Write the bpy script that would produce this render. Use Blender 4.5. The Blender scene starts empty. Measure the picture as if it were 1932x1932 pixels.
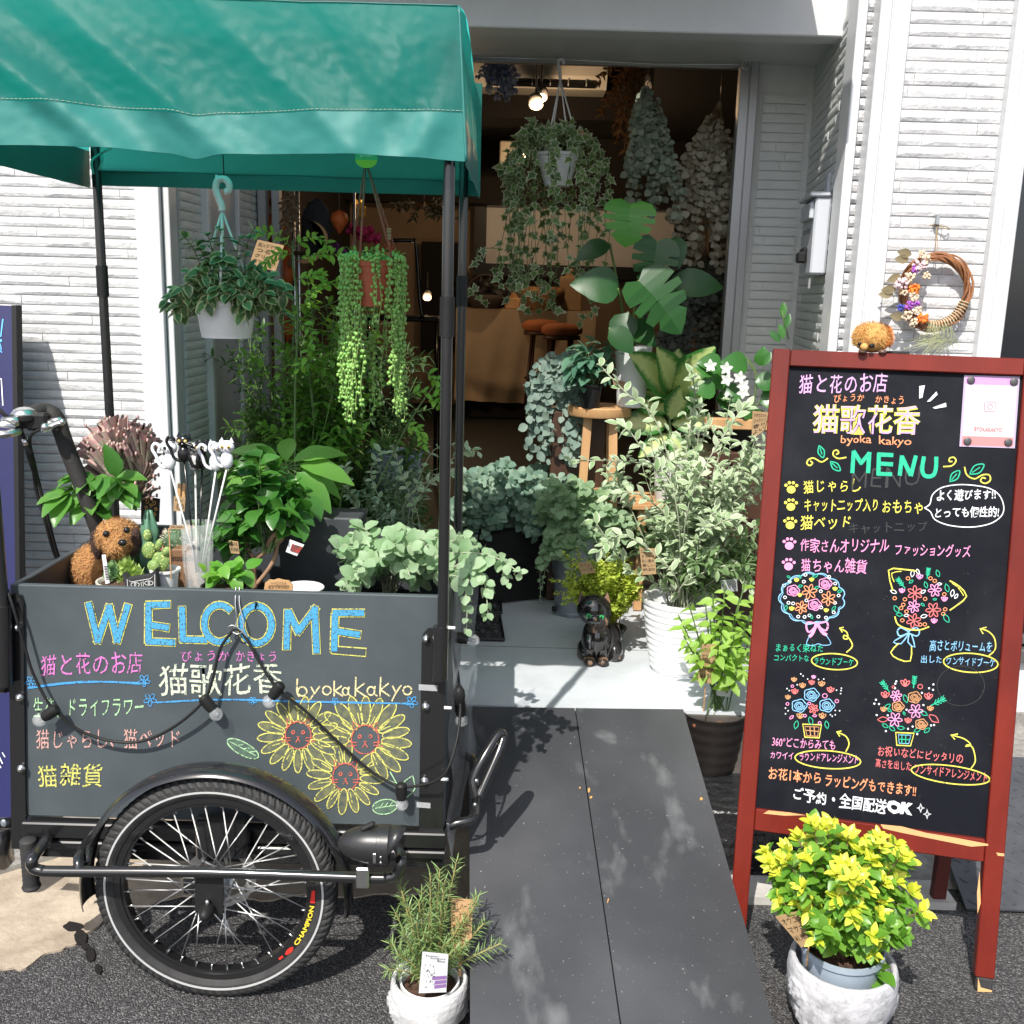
import bpy, bmesh, math, random
from math import sin, cos, pi, radians as R
from mathutils import Vector as V, Matrix as MX, noise
random.seed(7)
scene = bpy.context.scene
# ---------------------------------------------------------------- camera, world, sun
CAMH, PITCH, ROLL = 1.48, R(12), R(1.6)
cd = bpy.data.cameras.new('camera'); cam = bpy.data.objects.new('camera', cd); scene.collection.objects.link(cam)
cd.sensor_width = 36; cd.lens = 36; cd.clip_start = .05; cd.clip_end = 400
cam.location = (0, 0, CAMH)
cam.rotation_euler = (MX.Rotation(pi/2-PITCH, 3, 'X') @ MX.Rotation(ROLL, 3, 'Z')).to_euler()
scene.camera = cam
SUND = V((.37, 1, -1.27)).normalized()
w = bpy.data.worlds.new('World'); scene.world = w; w.use_nodes = True
nt = w.node_tree; bg = nt.nodes['Background']
sky = nt.nodes.new('ShaderNodeTexSky'); sky.sky_type = 'NISHITA'; sky.sun_disc = False
sky.sun_elevation = math.asin(-SUND.z); sky.sun_rotation = math.atan2(-SUND.x, -SUND.y)
sky.dust_density = 2.0; sky.air_density = .8
hs_ = nt.nodes.new('ShaderNodeHueSaturation'); hs_.inputs['Saturation'].default_value = .62; nt.links.new(sky.outputs[0], hs_.inputs['Color'])
nt.links.new(hs_.outputs[0], bg.inputs[0]); bg.inputs[1].default_value = .125
sl = bpy.data.lights.new('sun', 'SUN'); so = bpy.data.objects.new('sun', sl); scene.collection.objects.link(so)
sl.energy = 3.9; sl.angle = R(.5); sl.color = (1, .955, .88)
so.rotation_euler = SUND.to_track_quat('-Z', 'Y').to_euler(); so.location = (-2, -3, 6)
scene.view_settings.view_transform = 'Standard'; scene.view_settings.look = 'None'
scene.view_settings.exposure = .72; scene.view_settings.gamma = 1
scene.render.engine = 'CYCLES'
scene.cycles.max_bounces = 6; scene.cycles.transparent_max_bounces = 12; scene.cycles.use_denoising = True
# ---------------------------------------------------------------- picture measurements -> places
O = V((0, 0, CAMH))
def ray(px, py):
    x = (px-966)/1932; y = -(py-966)/1932
    x, y = x*cos(ROLL)-y*sin(ROLL), x*sin(ROLL)+y*cos(ROLL)
    return V((x, cos(PITCH)+y*sin(PITCH), -sin(PITCH)+y*cos(PITCH)))
def PY(px, py, d): r = ray(px, py); return O+r*(d/r.y)
def PZ(px, py, z): r = ray(px, py); return O+r*((z-CAMH)/r.z)
FW = V((0, cos(PITCH), -sin(PITCH)))
def mpp(p): return (V(p)-O).dot(FW)/1932
_K = dict(C1=(0,0,.46296),C2=(830.6,0,.33069),C3=(1341.7,0,.36373),C4=(0,543,.33069),C5=(447.2,319.4,.29771),D1=(0,1086.1,.46296),
 D2=(0,1469.4,.46296),D3=(830.6,575,.33069),D4=(766.7,958.3,.36376),D5=(1373.6,638.9,.28902),D6=(1373.6,1054.2,.28902),D7=(1277.8,1469.4,.33863),
 D8=(638.9,1469.4,.42991),E1=(690,1022.2,.2975),E2=(0,562.2,.27118),E3=(0,1086.1,.33069),E4=(1597.2,1213.9,.26455),E5=(281.1,345,.15212),E6=(862.5,319.4,.24804))
def K(k, x, y): a, b, s = _K[k]; return (a+s*x, b+s*y)
# ---------------------------------------------------------------- mesh helpers
class MB:
    def __init__(s): s.v = []; s.f = []; s.m = []; s.cur = 0
    def add(s, vs, fs):
        n = len(s.v); s.v += [tuple(v) for v in vs]
        for f in fs: s.f.append(tuple(i+n for i in f)); s.m.append(s.cur)
        return s
    def box(s, c, d, r=None):
        c = V(c); hx, hy, hz = d[0]/2, d[1]/2, d[2]/2
        vs = [V((x, y, z)) for x in (-hx, hx) for y in (-hy, hy) for z in (-hz, hz)]
        if r is not None: vs = [r @ v for v in vs]
        return s.add([c+v for v in vs], [(0,1,3,2),(4,6,7,5),(0,4,5,1),(2,3,7,6),(0,2,6,4),(1,5,7,3)])
    def rbox(s, c, d, b=.003, r=None):
        "box with chamfered edges"
        bm = bmesh.new(); bmesh.ops.create_cube(bm, size=1)
        for v in bm.verts: v.co = V((v.co.x*d[0], v.co.y*d[1], v.co.z*d[2]))
        bmesh.ops.bevel(bm, geom=bm.edges[:], offset=min(b, min(d)*.45), segments=1, affect='EDGES')
        bm.verts.index_update()
        vs = [v.co.copy() for v in bm.verts]; fs = [tuple(v.index for v in f.verts) for f in bm.faces]; bm.free()
        if r is not None: vs = [r @ v for v in vs]
        return s.add([V(c)+v for v in vs], fs)
    def prism(s, pts, ex):
        n = len(pts); ex = V(ex); pts = [V(p) for p in pts]
        vs = pts+[p+ex for p in pts]
        fs = [tuple(range(n)), tuple(range(2*n-1, n-1, -1))]+[((i+1) % n, i, i+n, (i+1) % n+n) for i in range(n)]
        return s.add(vs, fs)
    def tube(s, path, r, n=8, cap=True):
        path = [V(p) for p in path]; rs = r if isinstance(r, (list, tuple)) else [r]*len(path)
        vs = []; fs = []; up = None
        for i, p in enumerate(path):
            t = (path[min(i+1, len(path)-1)]-path[max(i-1, 0)])
            if t.length < 1e-9: t = V((0, 0, 1))
            t.normalize()
            if up is None: up = V((0, 0, 1)) if abs(t.z) < .9 else V((1, 0, 0))
            a = t.cross(up)
            if a.length < 1e-6: a = t.orthogonal()
            a.normalize(); b = a.cross(t).normalized(); up = b
            for k in range(n): vs.append(p+(a*cos(2*pi*k/n)+b*sin(2*pi*k/n))*rs[i])
        for i in range(len(path)-1):
            for k in range(n): fs.append((i*n+k, i*n+(k+1) % n, (i+1)*n+(k+1) % n, (i+1)*n+k))
        if cap: fs.append(tuple(range(n-1, -1, -1))); fs.append(tuple((len(path)-1)*n+k for k in range(n)))
        return s.add(vs, fs)
    def lathe(s, prof, c, n=28, r=None, wob=None):
        c = V(c); vs = []; fs = []
        for j, (rr, z) in enumerate(prof):
            for k in range(n):
                a = 2*pi*k/n; q = rr if wob is None else rr+wob(a, z)
                v = V((q*cos(a), q*sin(a), z)); vs.append(c+(r @ v if r is not None else v))
        for j in range(len(prof)-1):
            for k in range(n): fs.append((j*n+k, j*n+(k+1) % n, (j+1)*n+(k+1) % n, (j+1)*n+k))
        fs.append(tuple(range(n-1, -1, -1))) if prof[0][0] > 1e-4 else None
        if prof[-1][0] > 1e-4: fs.append(tuple((len(prof)-1)*n+k for k in range(n)))
        return s.add(vs, fs)
    def ell(s, c, rad, nu=16, nv=10, r=None, disp=None):
        if not isinstance(rad, (tuple, list)): rad = (rad,)*3
        c = V(c); vs = [V((0, 0, -rad[2]))]; fs = []
        for j in range(1, nv):
            ph = -pi/2+pi*j/nv
            for k in range(nu):
                a = 2*pi*k/nu; vs.append(V((rad[0]*cos(ph)*cos(a), rad[1]*cos(ph)*sin(a), rad[2]*sin(ph))))
        vs.append(V((0, 0, rad[2])))
        for k in range(nu): fs.append((0, 1+(k+1) % nu, 1+k))
        for j in range(nv-2):
            for k in range(nu): fs.append((1+j*nu+k, 1+j*nu+(k+1) % nu, 1+(j+1)*nu+(k+1) % nu, 1+(j+1)*nu+k))
        b = 1+(nv-2)*nu; t = len(vs)-1
        for k in range(nu): fs.append((b+k, b+(k+1) % nu, t))
        if disp: vs = [v*(1+disp(v+c)) for v in vs]
        if r is not None: vs = [r @ v for v in vs]
        return s.add([c+v for v in vs], fs)
    def build(s, name, mat, parent=None, smooth=False, label=None, kind=None, ang=None):
        me = bpy.data.meshes.new(name); me.from_pydata(s.v, [], s.f)
        mats = mat if isinstance(mat, (list, tuple)) else [mat]
        for m_ in mats: me.materials.append(m_)
        if len(mats) > 1: me.polygons.foreach_set('material_index', s.m)
        if smooth: me.polygons.foreach_set('use_smooth', [True]*len(me.polygons))
        if smooth and ang is not None:
            me.set_sharp_from_angle(angle=R(ang))
        me.update()
        return link(name, me, parent, label=label, kind=kind)
def link(name, me, parent=None, mat4=None, label=None, kind=None):
    o = bpy.data.objects.new(name, me); scene.collection.objects.link(o)
    if parent is not None:
        o.parent = parent; o.matrix_parent_inverse = world(parent).inverted()
    if mat4 is not None: o.matrix_basis = mat4
    if label: o['label'] = label
    if kind: o['kind'] = kind
    return o
def world(o):
    m = MX.Translation(o.location) if o.type == 'EMPTY' else MX.Identity(4)
    return m
def thing(name, label, cat, loc=(0, 0, 0), group=None):
    o = bpy.data.objects.new(name, None); scene.collection.objects.link(o)
    o.location = loc; o.empty_display_size = .05; o['label'] = label; o['category'] = cat
    if group: o['group'] = group
    return o
def tag(o, label, cat, group=None):
    o['label'] = label; o['category'] = cat
    if group: o['group'] = group
    return o
def smoothpath(pts, n=6):
    pts = [V(p) for p in pts]; out = []
    for i in range(len(pts)-1):
        a = pts[max(i-1, 0)]; b = pts[i]; c = pts[i+1]; d = pts[min(i+2, len(pts)-1)]
        for k in range(n):
            t = k/n; out.append(.5*((2*b)+(c-a)*t+(2*a-5*b+4*c-d)*t*t+(3*b-a-3*c+d)*t**3))
    out.append(pts[-1]); return out
def rot_to(d, up=V((0, 0, 1))):
    d = V(d).normalized(); x = d.cross(up)
    if x.length < 1e-4: x = d.orthogonal()
    x.normalize(); z = x.cross(d).normalized()
    return MX((x, d, z)).transposed()
# ---------------------------------------------------------------- materials
def s2l(c): return tuple(((x/255)/12.92 if x/255 <= .04045 else ((x/255+.055)/1.055)**2.4) for x in c)
def M(name, col, rough=.5, metal=0, col2=None, vs=6, bump=0, bs=60, spec=.5, coat=0, emit=0, thr=(.35, .65), detail=6, trans=0, sheen=0, stretch=None, bdist=.004):
    m = bpy.data.materials.new(name); m.use_nodes = True; n = m.node_tree.nodes; L = m.node_tree.links
    p = n['Principled BSDF']; p.inputs['Base Color'].default_value = (*col, 1); p.inputs['Roughness'].default_value = rough
    p.inputs['Metallic'].default_value = metal; p.inputs['Specular IOR Level'].default_value = spec
    p.inputs['Coat Weight'].default_value = coat; p.inputs['Coat Roughness'].default_value = .1
    if sheen: p.inputs['Sheen Weight'].default_value = sheen
    g = n.new('ShaderNodeNewGeometry'); src = g.outputs['Position']
    if stretch:
        mp = n.new('ShaderNodeMapping'); mp.inputs['Scale'].default_value = stretch; L.new(src, mp.inputs[0]); src = mp.outputs[0]
    if col2:
        t = n.new('ShaderNodeTexNoise'); t.inputs['Scale'].default_value = vs; t.inputs['Detail'].default_value = detail; t.inputs['Roughness'].default_value = .65; L.new(src, t.inputs['Vector'])
        r = n.new('ShaderNodeMapRange'); r.inputs[1].default_value = thr[0]; r.inputs[2].default_value = thr[1]; L.new(t.outputs[0], r.inputs[0])
        mx = n.new('ShaderNodeMix'); mx.data_type = 'RGBA'; mx.inputs[6].default_value = (*col, 1); mx.inputs[7].default_value = (*col2, 1)
        L.new(r.outputs[0], mx.inputs[0]); L.new(mx.outputs[2], p.inputs['Base Color'])
    if bump:
        t2 = n.new('ShaderNodeTexNoise'); t2.inputs['Scale'].default_value = bs; t2.inputs['Detail'].default_value = 5; L.new(src, t2.inputs['Vector'])
        b = n.new('ShaderNodeBump'); b.inputs['Strength'].default_value = bump; b.inputs['Distance'].default_value = bdist; L.new(t2.outputs[0], b.inputs['Height']); L.new(b.outputs[0], p.inputs['Normal'])
    if emit: p.inputs['Emission Color'].default_value = (*col, 1); p.inputs['Emission Strength'].default_value = emit
    if trans:
        tr = n.new('ShaderNodeBsdfTranslucent'); tr.inputs[0].default_value = (*[min(1, c*1.3) for c in col], 1); ms = n.new('ShaderNodeMixShader'); ms.inputs[0].default_value = trans
        L.new(p.outputs[0], ms.inputs[1]); L.new(tr.outputs[0], ms.inputs[2]); L.new(ms.outputs[0], n['Material Output'].inputs[0])
    return m
def LM(name, c1, c2, rim=None, rimthr=(.5, .8), rough=.45, trans=.35, spec=.5, blotch=None):
    "leaf material: colour differs leaf by leaf, optional margin colour"
    m = bpy.data.materials.new(name); m.use_nodes = True; n = m.node_tree.nodes; L = m.node_tree.links
    p = n['Principled BSDF']; p.inputs['Roughness'].default_value = rough; p.inputs['Specular IOR Level'].default_value = spec
    g = n.new('ShaderNodeNewGeometry'); oi = n.new('ShaderNodeObjectInfo')
    ad = n.new('ShaderNodeMath'); ad.operation = 'ADD'; L.new(g.outputs['Random Per Island'], ad.inputs[0]); L.new(oi.outputs['Random'], ad.inputs[1])
    fr = n.new('ShaderNodeMath'); fr.operation = 'FRACT'; L.new(ad.outputs[0], fr.inputs[0])
    mx = n.new('ShaderNodeMix'); mx.data_type = 'RGBA'; mx.inputs[6].default_value = (*c1, 1); mx.inputs[7].default_value = (*c2, 1); L.new(fr.outputs[0], mx.inputs[0])
    out = mx.outputs[2]
    if rim:
        at = n.new('ShaderNodeAttribute'); at.attribute_name = 'rim'
        t = n.new('ShaderNodeTexNoise'); t.inputs['Scale'].default_value = 90; L.new(g.outputs['Position'], t.inputs[0])
        a2 = n.new('ShaderNodeMath'); a2.operation = 'MULTIPLY_ADD'; L.new(t.outputs[0], a2.inputs[0]); a2.inputs[1].default_value = .5; L.new(at.outputs['Fac'], a2.inputs[2])
        mr = n.new('ShaderNodeMapRange'); mr.inputs[1].default_value = rimthr[0]+.25; mr.inputs[2].default_value = rimthr[1]+.25; L.new(a2.outputs[0], mr.inputs[0])
        m2 = n.new('ShaderNodeMix'); m2.data_type = 'RGBA'; L.new(mr.outputs[0], m2.inputs[0]); L.new(out, m2.inputs[6]); m2.inputs[7].default_value = (*rim, 1); out = m2.outputs[2]
    L.new(out, p.inputs['Base Color'])
    hs = n.new('ShaderNodeHueSaturation'); hs.inputs['Value'].default_value = 1.6; hs.inputs['Saturation'].default_value = 1.1; hs.inputs['Hue'].default_value = .49; L.new(out, hs.inputs['Color'])
    tr = n.new('ShaderNodeBsdfTranslucent'); L.new(hs.outputs[0], tr.inputs[0]); ms = n.new('ShaderNodeMixShader'); ms.inputs[0].default_value = trans
    L.new(p.outputs[0], ms.inputs[1]); L.new(tr.outputs[0], ms.inputs[2]); L.new(ms.outputs[0], n['Material Output'].inputs[0])
    return m
white_paint = M('white_trim_paint', (.62, .63, .65), .4, col2=(.55, .56, .57), vs=3)
brickm = M('white_split_brick', (.64, .64, .645), .8, col2=(.54, .54, .55), vs=30, bump=.8, bs=85, thr=(.42, .75), bdist=.0035)
brick_in = M('painted_white_brick', (.66, .67, .66), .6, col2=(.60, .61, .60), vs=8, bump=.4, bs=60)
wall_back = M('wall_joint', (.62, .62, .62), .8)
black_metal = M('black_gloss_metal', (.012, .012, .013), .22, spec=.6, coat=.6, bump=.05, bs=10)
black_plastic = M('black_plastic', (.012, .012, .012), .5, bump=.2, bs=150, spec=.3)
black_rubber = M('black_rubber', (.016, .016, .017), .7, col2=(.03, .03, .03), vs=40)
steel = M('bright_steel', (.65, .65, .64), .28, metal=1, bump=.05, bs=60)
dull_steel = M('galvanised_steel', (.38, .42, .46), .45, metal=.7, col2=(.28, .32, .36), vs=14, bump=.1, bs=40)
white_pl = M('white_plastic', (.74, .75, .75), .35, col2=(.68, .69, .69), vs=10)
grey_pl = M('grey_plastic', (.30, .36, .42), .42, col2=(.25, .30, .36), vs=12)
soilm = M('soil', (.035, .02, .012), .95, col2=(.10, .05, .03), vs=90, bump=1, bs=120)
kraft = M('kraft_card', (.38, .25, .13), .8, col2=(.31, .20, .10), vs=30)
inkm = M('black_ink', (.015, .012, .012), .7)
woodm = M('light_wood', (.56, .34, .16), .5, col2=(.40, .21, .09), vs=9, stretch=(1, 1, .12), bump=.15, bs=60)
dark_wood = M('dark_wood', (.07, .03, .015), .5, col2=(.035, .015, .008), vs=9, stretch=(1, 1, .15))
twigm = M('twig_bark', (.20, .13, .07), .8, col2=(.12, .08, .04), vs=40)
greenstem = M('green_stem', (.10, .17, .05), .6)
palestem = M('pale_stem', (.33, .36, .25), .7)
# ---------------------------------------------------------------- foliage
_LV = {}
def leafmesh(kind, mat):
    key = (kind, mat.name)
    if key in _LV: return _LV[key]
    vs = []; fs = []; rim = []
    def strip(wf, n, fold, curl, wave=0):
        for i in range(n+1):
            t = i/n; w_ = wf(t); z = -curl*t*t
            vs.extend([(-w_, t, z+w_*fold+(wave*sin(i*2.3))), (0, t, z), (w_, t, z+w_*fold-(wave*sin(i*2.3+1)))])
            rim.extend([1, 0, 1])
            if i: b = 3*(i-1); fs.extend([(b, b+1, b+4, b+3), (b+1, b+2, b+5, b+4)])
    if kind == 'heart': strip(lambda t: [.16, .34, .43, .45, .43, .37, .28, .17, .02][min(8, round(t*8))], 8, .22, .35, .015)
    elif kind == 'oval': strip(lambda t: .25*sin(pi*min(1, t*.97+.015))**.85, 5, .35, .18)
    elif kind == 'broad': strip(lambda t: .36*sin(pi*(t**.8*.97+.015))**.8, 5, .3, .22, .015)
    elif kind == 'bigbroad': strip(lambda t: .36*sin(pi*(t**.78*.97+.015))**.8, 8, .3, .3, .02)
    elif kind == 'round': strip(lambda t: .46*sin(pi*(t*.96+.02))**.55, 4, .3, .28, .03)
    elif kind == 'lance': strip(lambda t: .15*sin(pi*(t**.9*.97+.015))**.8, 5, .4, .2)
    elif kind == 'biglance': strip(lambda t: .19*sin(pi*(t**.95*.97+.015))**.8, 8, .35, .45, .012)
    elif kind == 'needle': strip(lambda t: .055*sin(pi*(t*.9+.08))**.5, 2, .3, .15)
    elif kind == 'ivy':
        pts = [(0, -.02), (.3, -.16), (.26, .12), (.52, .30), (.24, .42), (.2, .55), (0, 1.0), (-.2, .55), (-.24, .42), (-.52, .30), (-.26, .12), (-.3, -.16)]
        vs.append((0, .28, 0)); rim.append(0)
        for x, y in pts: vs.append((x, y, .12*abs(x)-.15*y*y)); rim.append(1)
        for i in range(len(pts)): fs.append((0, 1+i, 1+(i+1) % len(pts)))
    elif kind == 'split':
        ol = [(.02, .02), (.2, -.10), (.40, -.02), (.50, .15), (.52, .27), (.24, .30), (.52, .36), (.50, .47), (.22, .46), (.46, .57), (.40, .69), (.18, .62), (.32, .78), (.16, .92), (.0, 1.0)]
        for sgn in (-1, 1):
            for (xa, ya), (xb_, yb) in zip(ol, ol[1:]):
                b = len(vs); ma = max(.0, min(1, ya-.04)); mb_ = max(.0, min(1, yb-.04))
                for x, y in ((0, ma), (xa, ya), (xb_, yb), (0, mb_)): vs.append((x*sgn, y, .20*x-.3*y*y)); rim.append(x*1.6)
                fs.append((b, b+1, b+2, b+3) if sgn > 0 else (b+3, b+2, b+1, b))
    elif kind == 'monstera':
        N = 6
        for sgn in (-1, 1):
            for i in range(N):
                t0 = i/N; t1 = (i+1)/N; tm = (t0+t1)/2
                w_ = .50*sin(pi*(tm*.86+.10))**.6; s0 = .66; bk = -.10+.10*tm
                b = len(vs); sl_ = .10
                g = .004 if i in (0, N-1) else .014
                for (x, y) in ((0, t0), (0, t1), (w_*s0*sgn, t1+sl_*s0*.6+bk), (w_*s0*sgn, t0+sl_*s0*.6+bk), (w_*sgn, t1+sl_-g+bk-.015), (w_*.98*sgn, t0+sl_+g+bk-.015)):
                    vs.append((x, y, .18*abs(x)-.3*y*y)); rim.append(abs(x)*1.6)
                fs.extend([(b, b+3, b+2, b+1), (b+3, b+5, b+4, b+2)])
    me = bpy.data.meshes.new('leaf'); me.from_pydata(vs, [], fs); me.materials.append(mat)
    me.polygons.foreach_set('use_smooth', [True]*len(me.polygons))
    a = me.attributes.new('rim', 'FLOAT', 'POINT'); a.data.foreach_set('value', [float(r) for r in rim])
    _LV[key] = (me, vs, fs, rim); return _LV[key]
def lmat(p, d, up, s, wd=1):
    d = d.normalized(); x = d.cross(up)
    if x.length < 1e-4: x = d.orthogonal()
    x.normalize(); z = x.cross(d)
    m = MX.Identity(4)
    for i in range(3): m[i][0] = x[i]*s*wd; m[i][1] = d[i]*s; m[i][2] = z[i]*s; m[i][3] = p[i]
    return m
def leaves(parent, kind, mat, mats, cap=300, name='leaf', massname='leaf_mass'):
    me, vs, fs, rim = leafmesh(kind, mat)
    mats = sorted(mats, key=lambda m: -(m.col[1].xyz.length/max(.3, (m.translation-O).length)))
    for m in mats[:cap]: link(name, me, parent, m)
    rest = mats[cap:]
    if rest:
        VV = []; FF = []; RR = []; vv = [V(v) for v in vs]
        for m in rest:
            b = len(VV); VV += [tuple(m @ v) for v in vv]; FF += [tuple(i+b for i in f) for f in fs]; RR += rim
        m2 = bpy.data.meshes.new(massname); m2.from_pydata(VV, [], FF); m2.materials.append(mat)
        m2.polygons.foreach_set('use_smooth', [True]*len(m2.polygons))
        a = m2.attributes.new('rim', 'FLOAT', 'POINT'); a.data.foreach_set('value', [float(r) for r in RR])
        link(massname, m2, parent, kind='stuff')
def rv(s=1): return V((random.uniform(-s, s), random.uniform(-s, s), random.uniform(-s, s)))
def place_leaves(path, a, count, size, out, ang=55, opp=False, az0=None, upv=V((0, 0, 1)), jit=.25, droop=0, sizef=None, wd=1):
    n = len(path)-1; az = random.uniform(0, 6.28) if az0 is None else az0
    for i in range(count):
        t = a+(1-a)*(i+.5)/count; k = min(n-1, int(t*n)); f = t*n-k
        p = path[k].lerp(path[k+1], f); tg = (path[k+1]-path[k]).normalized()
        for sd in ((0, pi) if opp else (0,)):
            q = az+sd+(0 if not opp else (i % 2)*pi/2)
            x = tg.orthogonal().normalized(); y = tg.cross(x)
            side = x*cos(q)+y*sin(q)
            A = R(ang+random.uniform(-15, 15)); d = tg*cos(A)+side*sin(A)+V((0, 0, -droop))+rv(jit)*.6
            s = size*random.uniform(.7, 1.15)*(sizef(t) if sizef else 1)
            out.append(lmat(p, d, upv+rv(jit), s, wd))
        az += 2.4 if not opp else .15
def bez(p0, p1, p2, n=8): return [p0*(1-t)**2+p1*2*t*(1-t)+p2*t*t for t in [i/n for i in range(n+1)]]
def shrub(root, base, cc, rad, nst, lf, mat, kind='oval', per=14, size=.04, stemm=None, twigs=0, twper=6, r0=.003, ang=55, opp=False, start=.3, droop=.1, cap=300, shell=.55,
          spread=.02, upf=.6, sag=0, clip=None, seed=None, sizef=None, wd=1, twl=.35, upv=V((0, 0, 1)), jit=.25, name='leaf'):
    st = random.getstate()
    if seed is not None: random.seed(seed)
    out = []; mb = MB(); base = V(base); cc = V(cc)
    for i in range(nst):
        while True:
            q = rv(1)
            if shell < q.length < 1: break
        tg = V((cc.x+q.x*rad[0], cc.y+q.y*rad[1], cc.z+q.z*rad[2]))
        b = base+V((random.uniform(-spread, spread), random.uniform(-spread, spread), 0))
        mid = b.lerp(tg, .5)+V((0, 0, (tg-b).length*upf*.3)); tg.z -= sag
        path = bez(b, mid, tg, 8); path = [p+rv((tg-b).length*.012)*(k > 0) for k, p in enumerate(path)]
        mb.tube(path, [r0*(1-.7*k/8) for k in range(9)], 4, False)
        place_leaves(path, start, per, size, out, ang, opp, droop=droop, sizef=sizef, wd=wd, upv=upv, jit=jit)
        for j in range(twigs):
            k = random.randint(3, 7); p = path[k]; tgd = (path[k+1]-path[k]).normalized()
            d = (tgd+rv(1)*.9+V((0, 0, .25-droop))).normalized(); ln = (tg-b).length*twl*random.uniform(.6, 1.1)
            tw = [p+d*ln*x+V((0, 0, -sag*.5*x*x)) for x in (0, .35, .7, 1)]
            mb.tube(tw, [r0*.5, r0*.4, r0*.3, r0*.2], 3, False)
            place_leaves(tw, .15, twper, size*.9, out, ang, opp, droop=droop, sizef=sizef, wd=wd, upv=upv, jit=jit)
    if clip: out = [m for m in out if clip(m.translation)]
    mb.build('stem', stemm or greenstem, root, True)
    leaves(root, kind, mat, out, cap, name)
    if seed is not None: random.setstate(st)
    return out
def pot(root, c, rt, rb, h, mat, name='pot', lip=.004, thick=.004, soil=.85, n=32, prof=None, wob=None, soilmat=None):
    c = V(c)
    pr = prof or [(rb*.96, 0), (rb, .003), (rt*.985, h*.9), (rt, h*.905), (rt+lip, h*.91), (rt+lip, h), (rt+lip-thick, h), (rt-thick, h*.9), (rb*.9, h*.15), (.001, h*.14)]
    MB().lathe(pr, c, n, wob=wob).build(name, mat, root, True, ang=35)
    if soil:
        rs = rb+(rt-rb)*soil-thick-.001
        m = MB(); pts = [(.0001, soil*h+.006)]+[(rs*k/6, soil*h+.006*(1-k/6)+random.uniform(-.002, .002)) for k in range(1, 7)]
        m.lathe(pts, c, 24, wob=lambda a, z: random.uniform(-.001, .001)); m.f = [f for f in m.f if len(f) < 10]
        m.build('soil', soilmat or soilm, root, True)
# ---------------------------------------------------------------- flat print and lettering
def textmesh(s, weight=0):
    cu = bpy.data.curves.new('lettering', 'FONT'); cu.body = s; cu.size = 1; cu.offset = weight; cu.resolution_u = 2
    o = bpy.data.objects.new('lettering', cu); scene.collection.objects.link(o)
    bpy.context.view_layer.update(); dg = bpy.context.evaluated_depsgraph_get()
    me = bpy.data.meshes.new_from_object(o.evaluated_get(dg)); bpy.data.objects.remove(o); bpy.data.curves.remove(cu)
    return me
def text_map(s, f, mat, parent, weight=0, name='lettering', wob=0):
    me = textmesh(s, weight); vs = [v.co.copy() for v in me.vertices]
    if not vs: return None
    x0 = min(v.x for v in vs); x1 = max(v.x for v in vs); y0 = min(v.y for v in vs); y1 = max(v.y for v in vs)
    a = random.uniform(0, 6); out = []; nc = len(s); cw_ = (x1-x0)/nc
    jt = [(random.uniform(-.5, .5)*wob, random.uniform(-.8, .8)*wob, random.uniform(-.9, .9)*wob, 1+random.uniform(-1.2, .6)*wob) for _ in range(nc+1)]
    for v in vs:
        ci = min(nc-1, int((v.x-x0)/cw_)); cx_ = x0+(ci+.5)*cw_; j = jt[ci]; v.y += j[0]*.6; dx = (v.x-cx_)*j[3]; dy = (v.y-.38)*j[3]; v = V((cx_+dx-dy*j[2], .38+dy+dx*j[1], 0))
        du = wob*noise.noise(V((v.x*1.3, v.y*1.3, a))); dv = wob*noise.noise(V((v.x*1.1, v.y*1.5, a+7)))
        out.append(f((v.x+du-x0)/(x1-x0), (v.y+dv-y0)/(y1-y0)))
    me.vertices.foreach_set('co', [c for p in out for c in p]); me.materials.clear(); me.materials.append(mat); me.update()
    return link(name, me, parent)
def text(plane, s, A, B, h, mat, parent, weight=0, lean=0, wob=.06, off=.0015):
    def f(u, v): return plane(A[0]+(B[0]-A[0])*u+lean*h*v, A[1]+(B[1]-A[1])*u-h*v, off)
    return text_map(s, f, mat, parent, weight, wob=wob)
_SC = [0]
def stroke(mb, plane, pts, wpx, off=.0015, n=5, close=False, jit=0):
    P = [V((p[0], p[1], 0)) for p in pts]; _SC[0] += 1; off += (_SC[0] % 60)*1.2e-5
    if close: P = P+[P[0]]
    if n > 1 and len(P) > 2: P = smoothpath(P, n)
    vs = []; fs = []
    for i, p in enumerate(P):
        t = P[min(i+1, len(P)-1)]-P[max(i-1, 0)]
        if close and i in (0, len(P)-1): t = P[1]-P[-2]
        t = t.normalized() if t.length > 1e-6 else V((1, 0, 0)); q = V((-t.y, t.x, 0))*wpx/2*(1+random.uniform(-jit, jit))
        e = t*wpx*.35*(-1 if i == 0 else 1 if i == len(P)-1 else 0) if not close else V((0, 0, 0))
        vs += [plane(p.x+q.x+e.x, p.y+q.y+e.y, off), plane(p.x-q.x+e.x, p.y-q.y+e.y, off)]
        if i: b = 2*i-2; fs.append((b, b+1, b+3, b+2))
    mb.add(vs, fs)
def fillpoly(mb, plane, pts, off=.0015):
    _SC[0] += 1; off += (_SC[0] % 60)*1.2e-5
    mb.add([plane(x, y, off) for x, y in pts], [tuple(range(len(pts)))])
def circ(cx, cy, rx, ry=None, n=14, rot=0, a0=0):
    ry = ry or rx; return [(cx+rx*cos(a0+2*pi*i/n)*cos(rot)-ry*sin(a0+2*pi*i/n)*sin(rot), cy+rx*cos(a0+2*pi*i/n)*sin(rot)+ry*sin(a0+2*pi*i/n)*cos(rot)) for i in range(n)]
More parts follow.
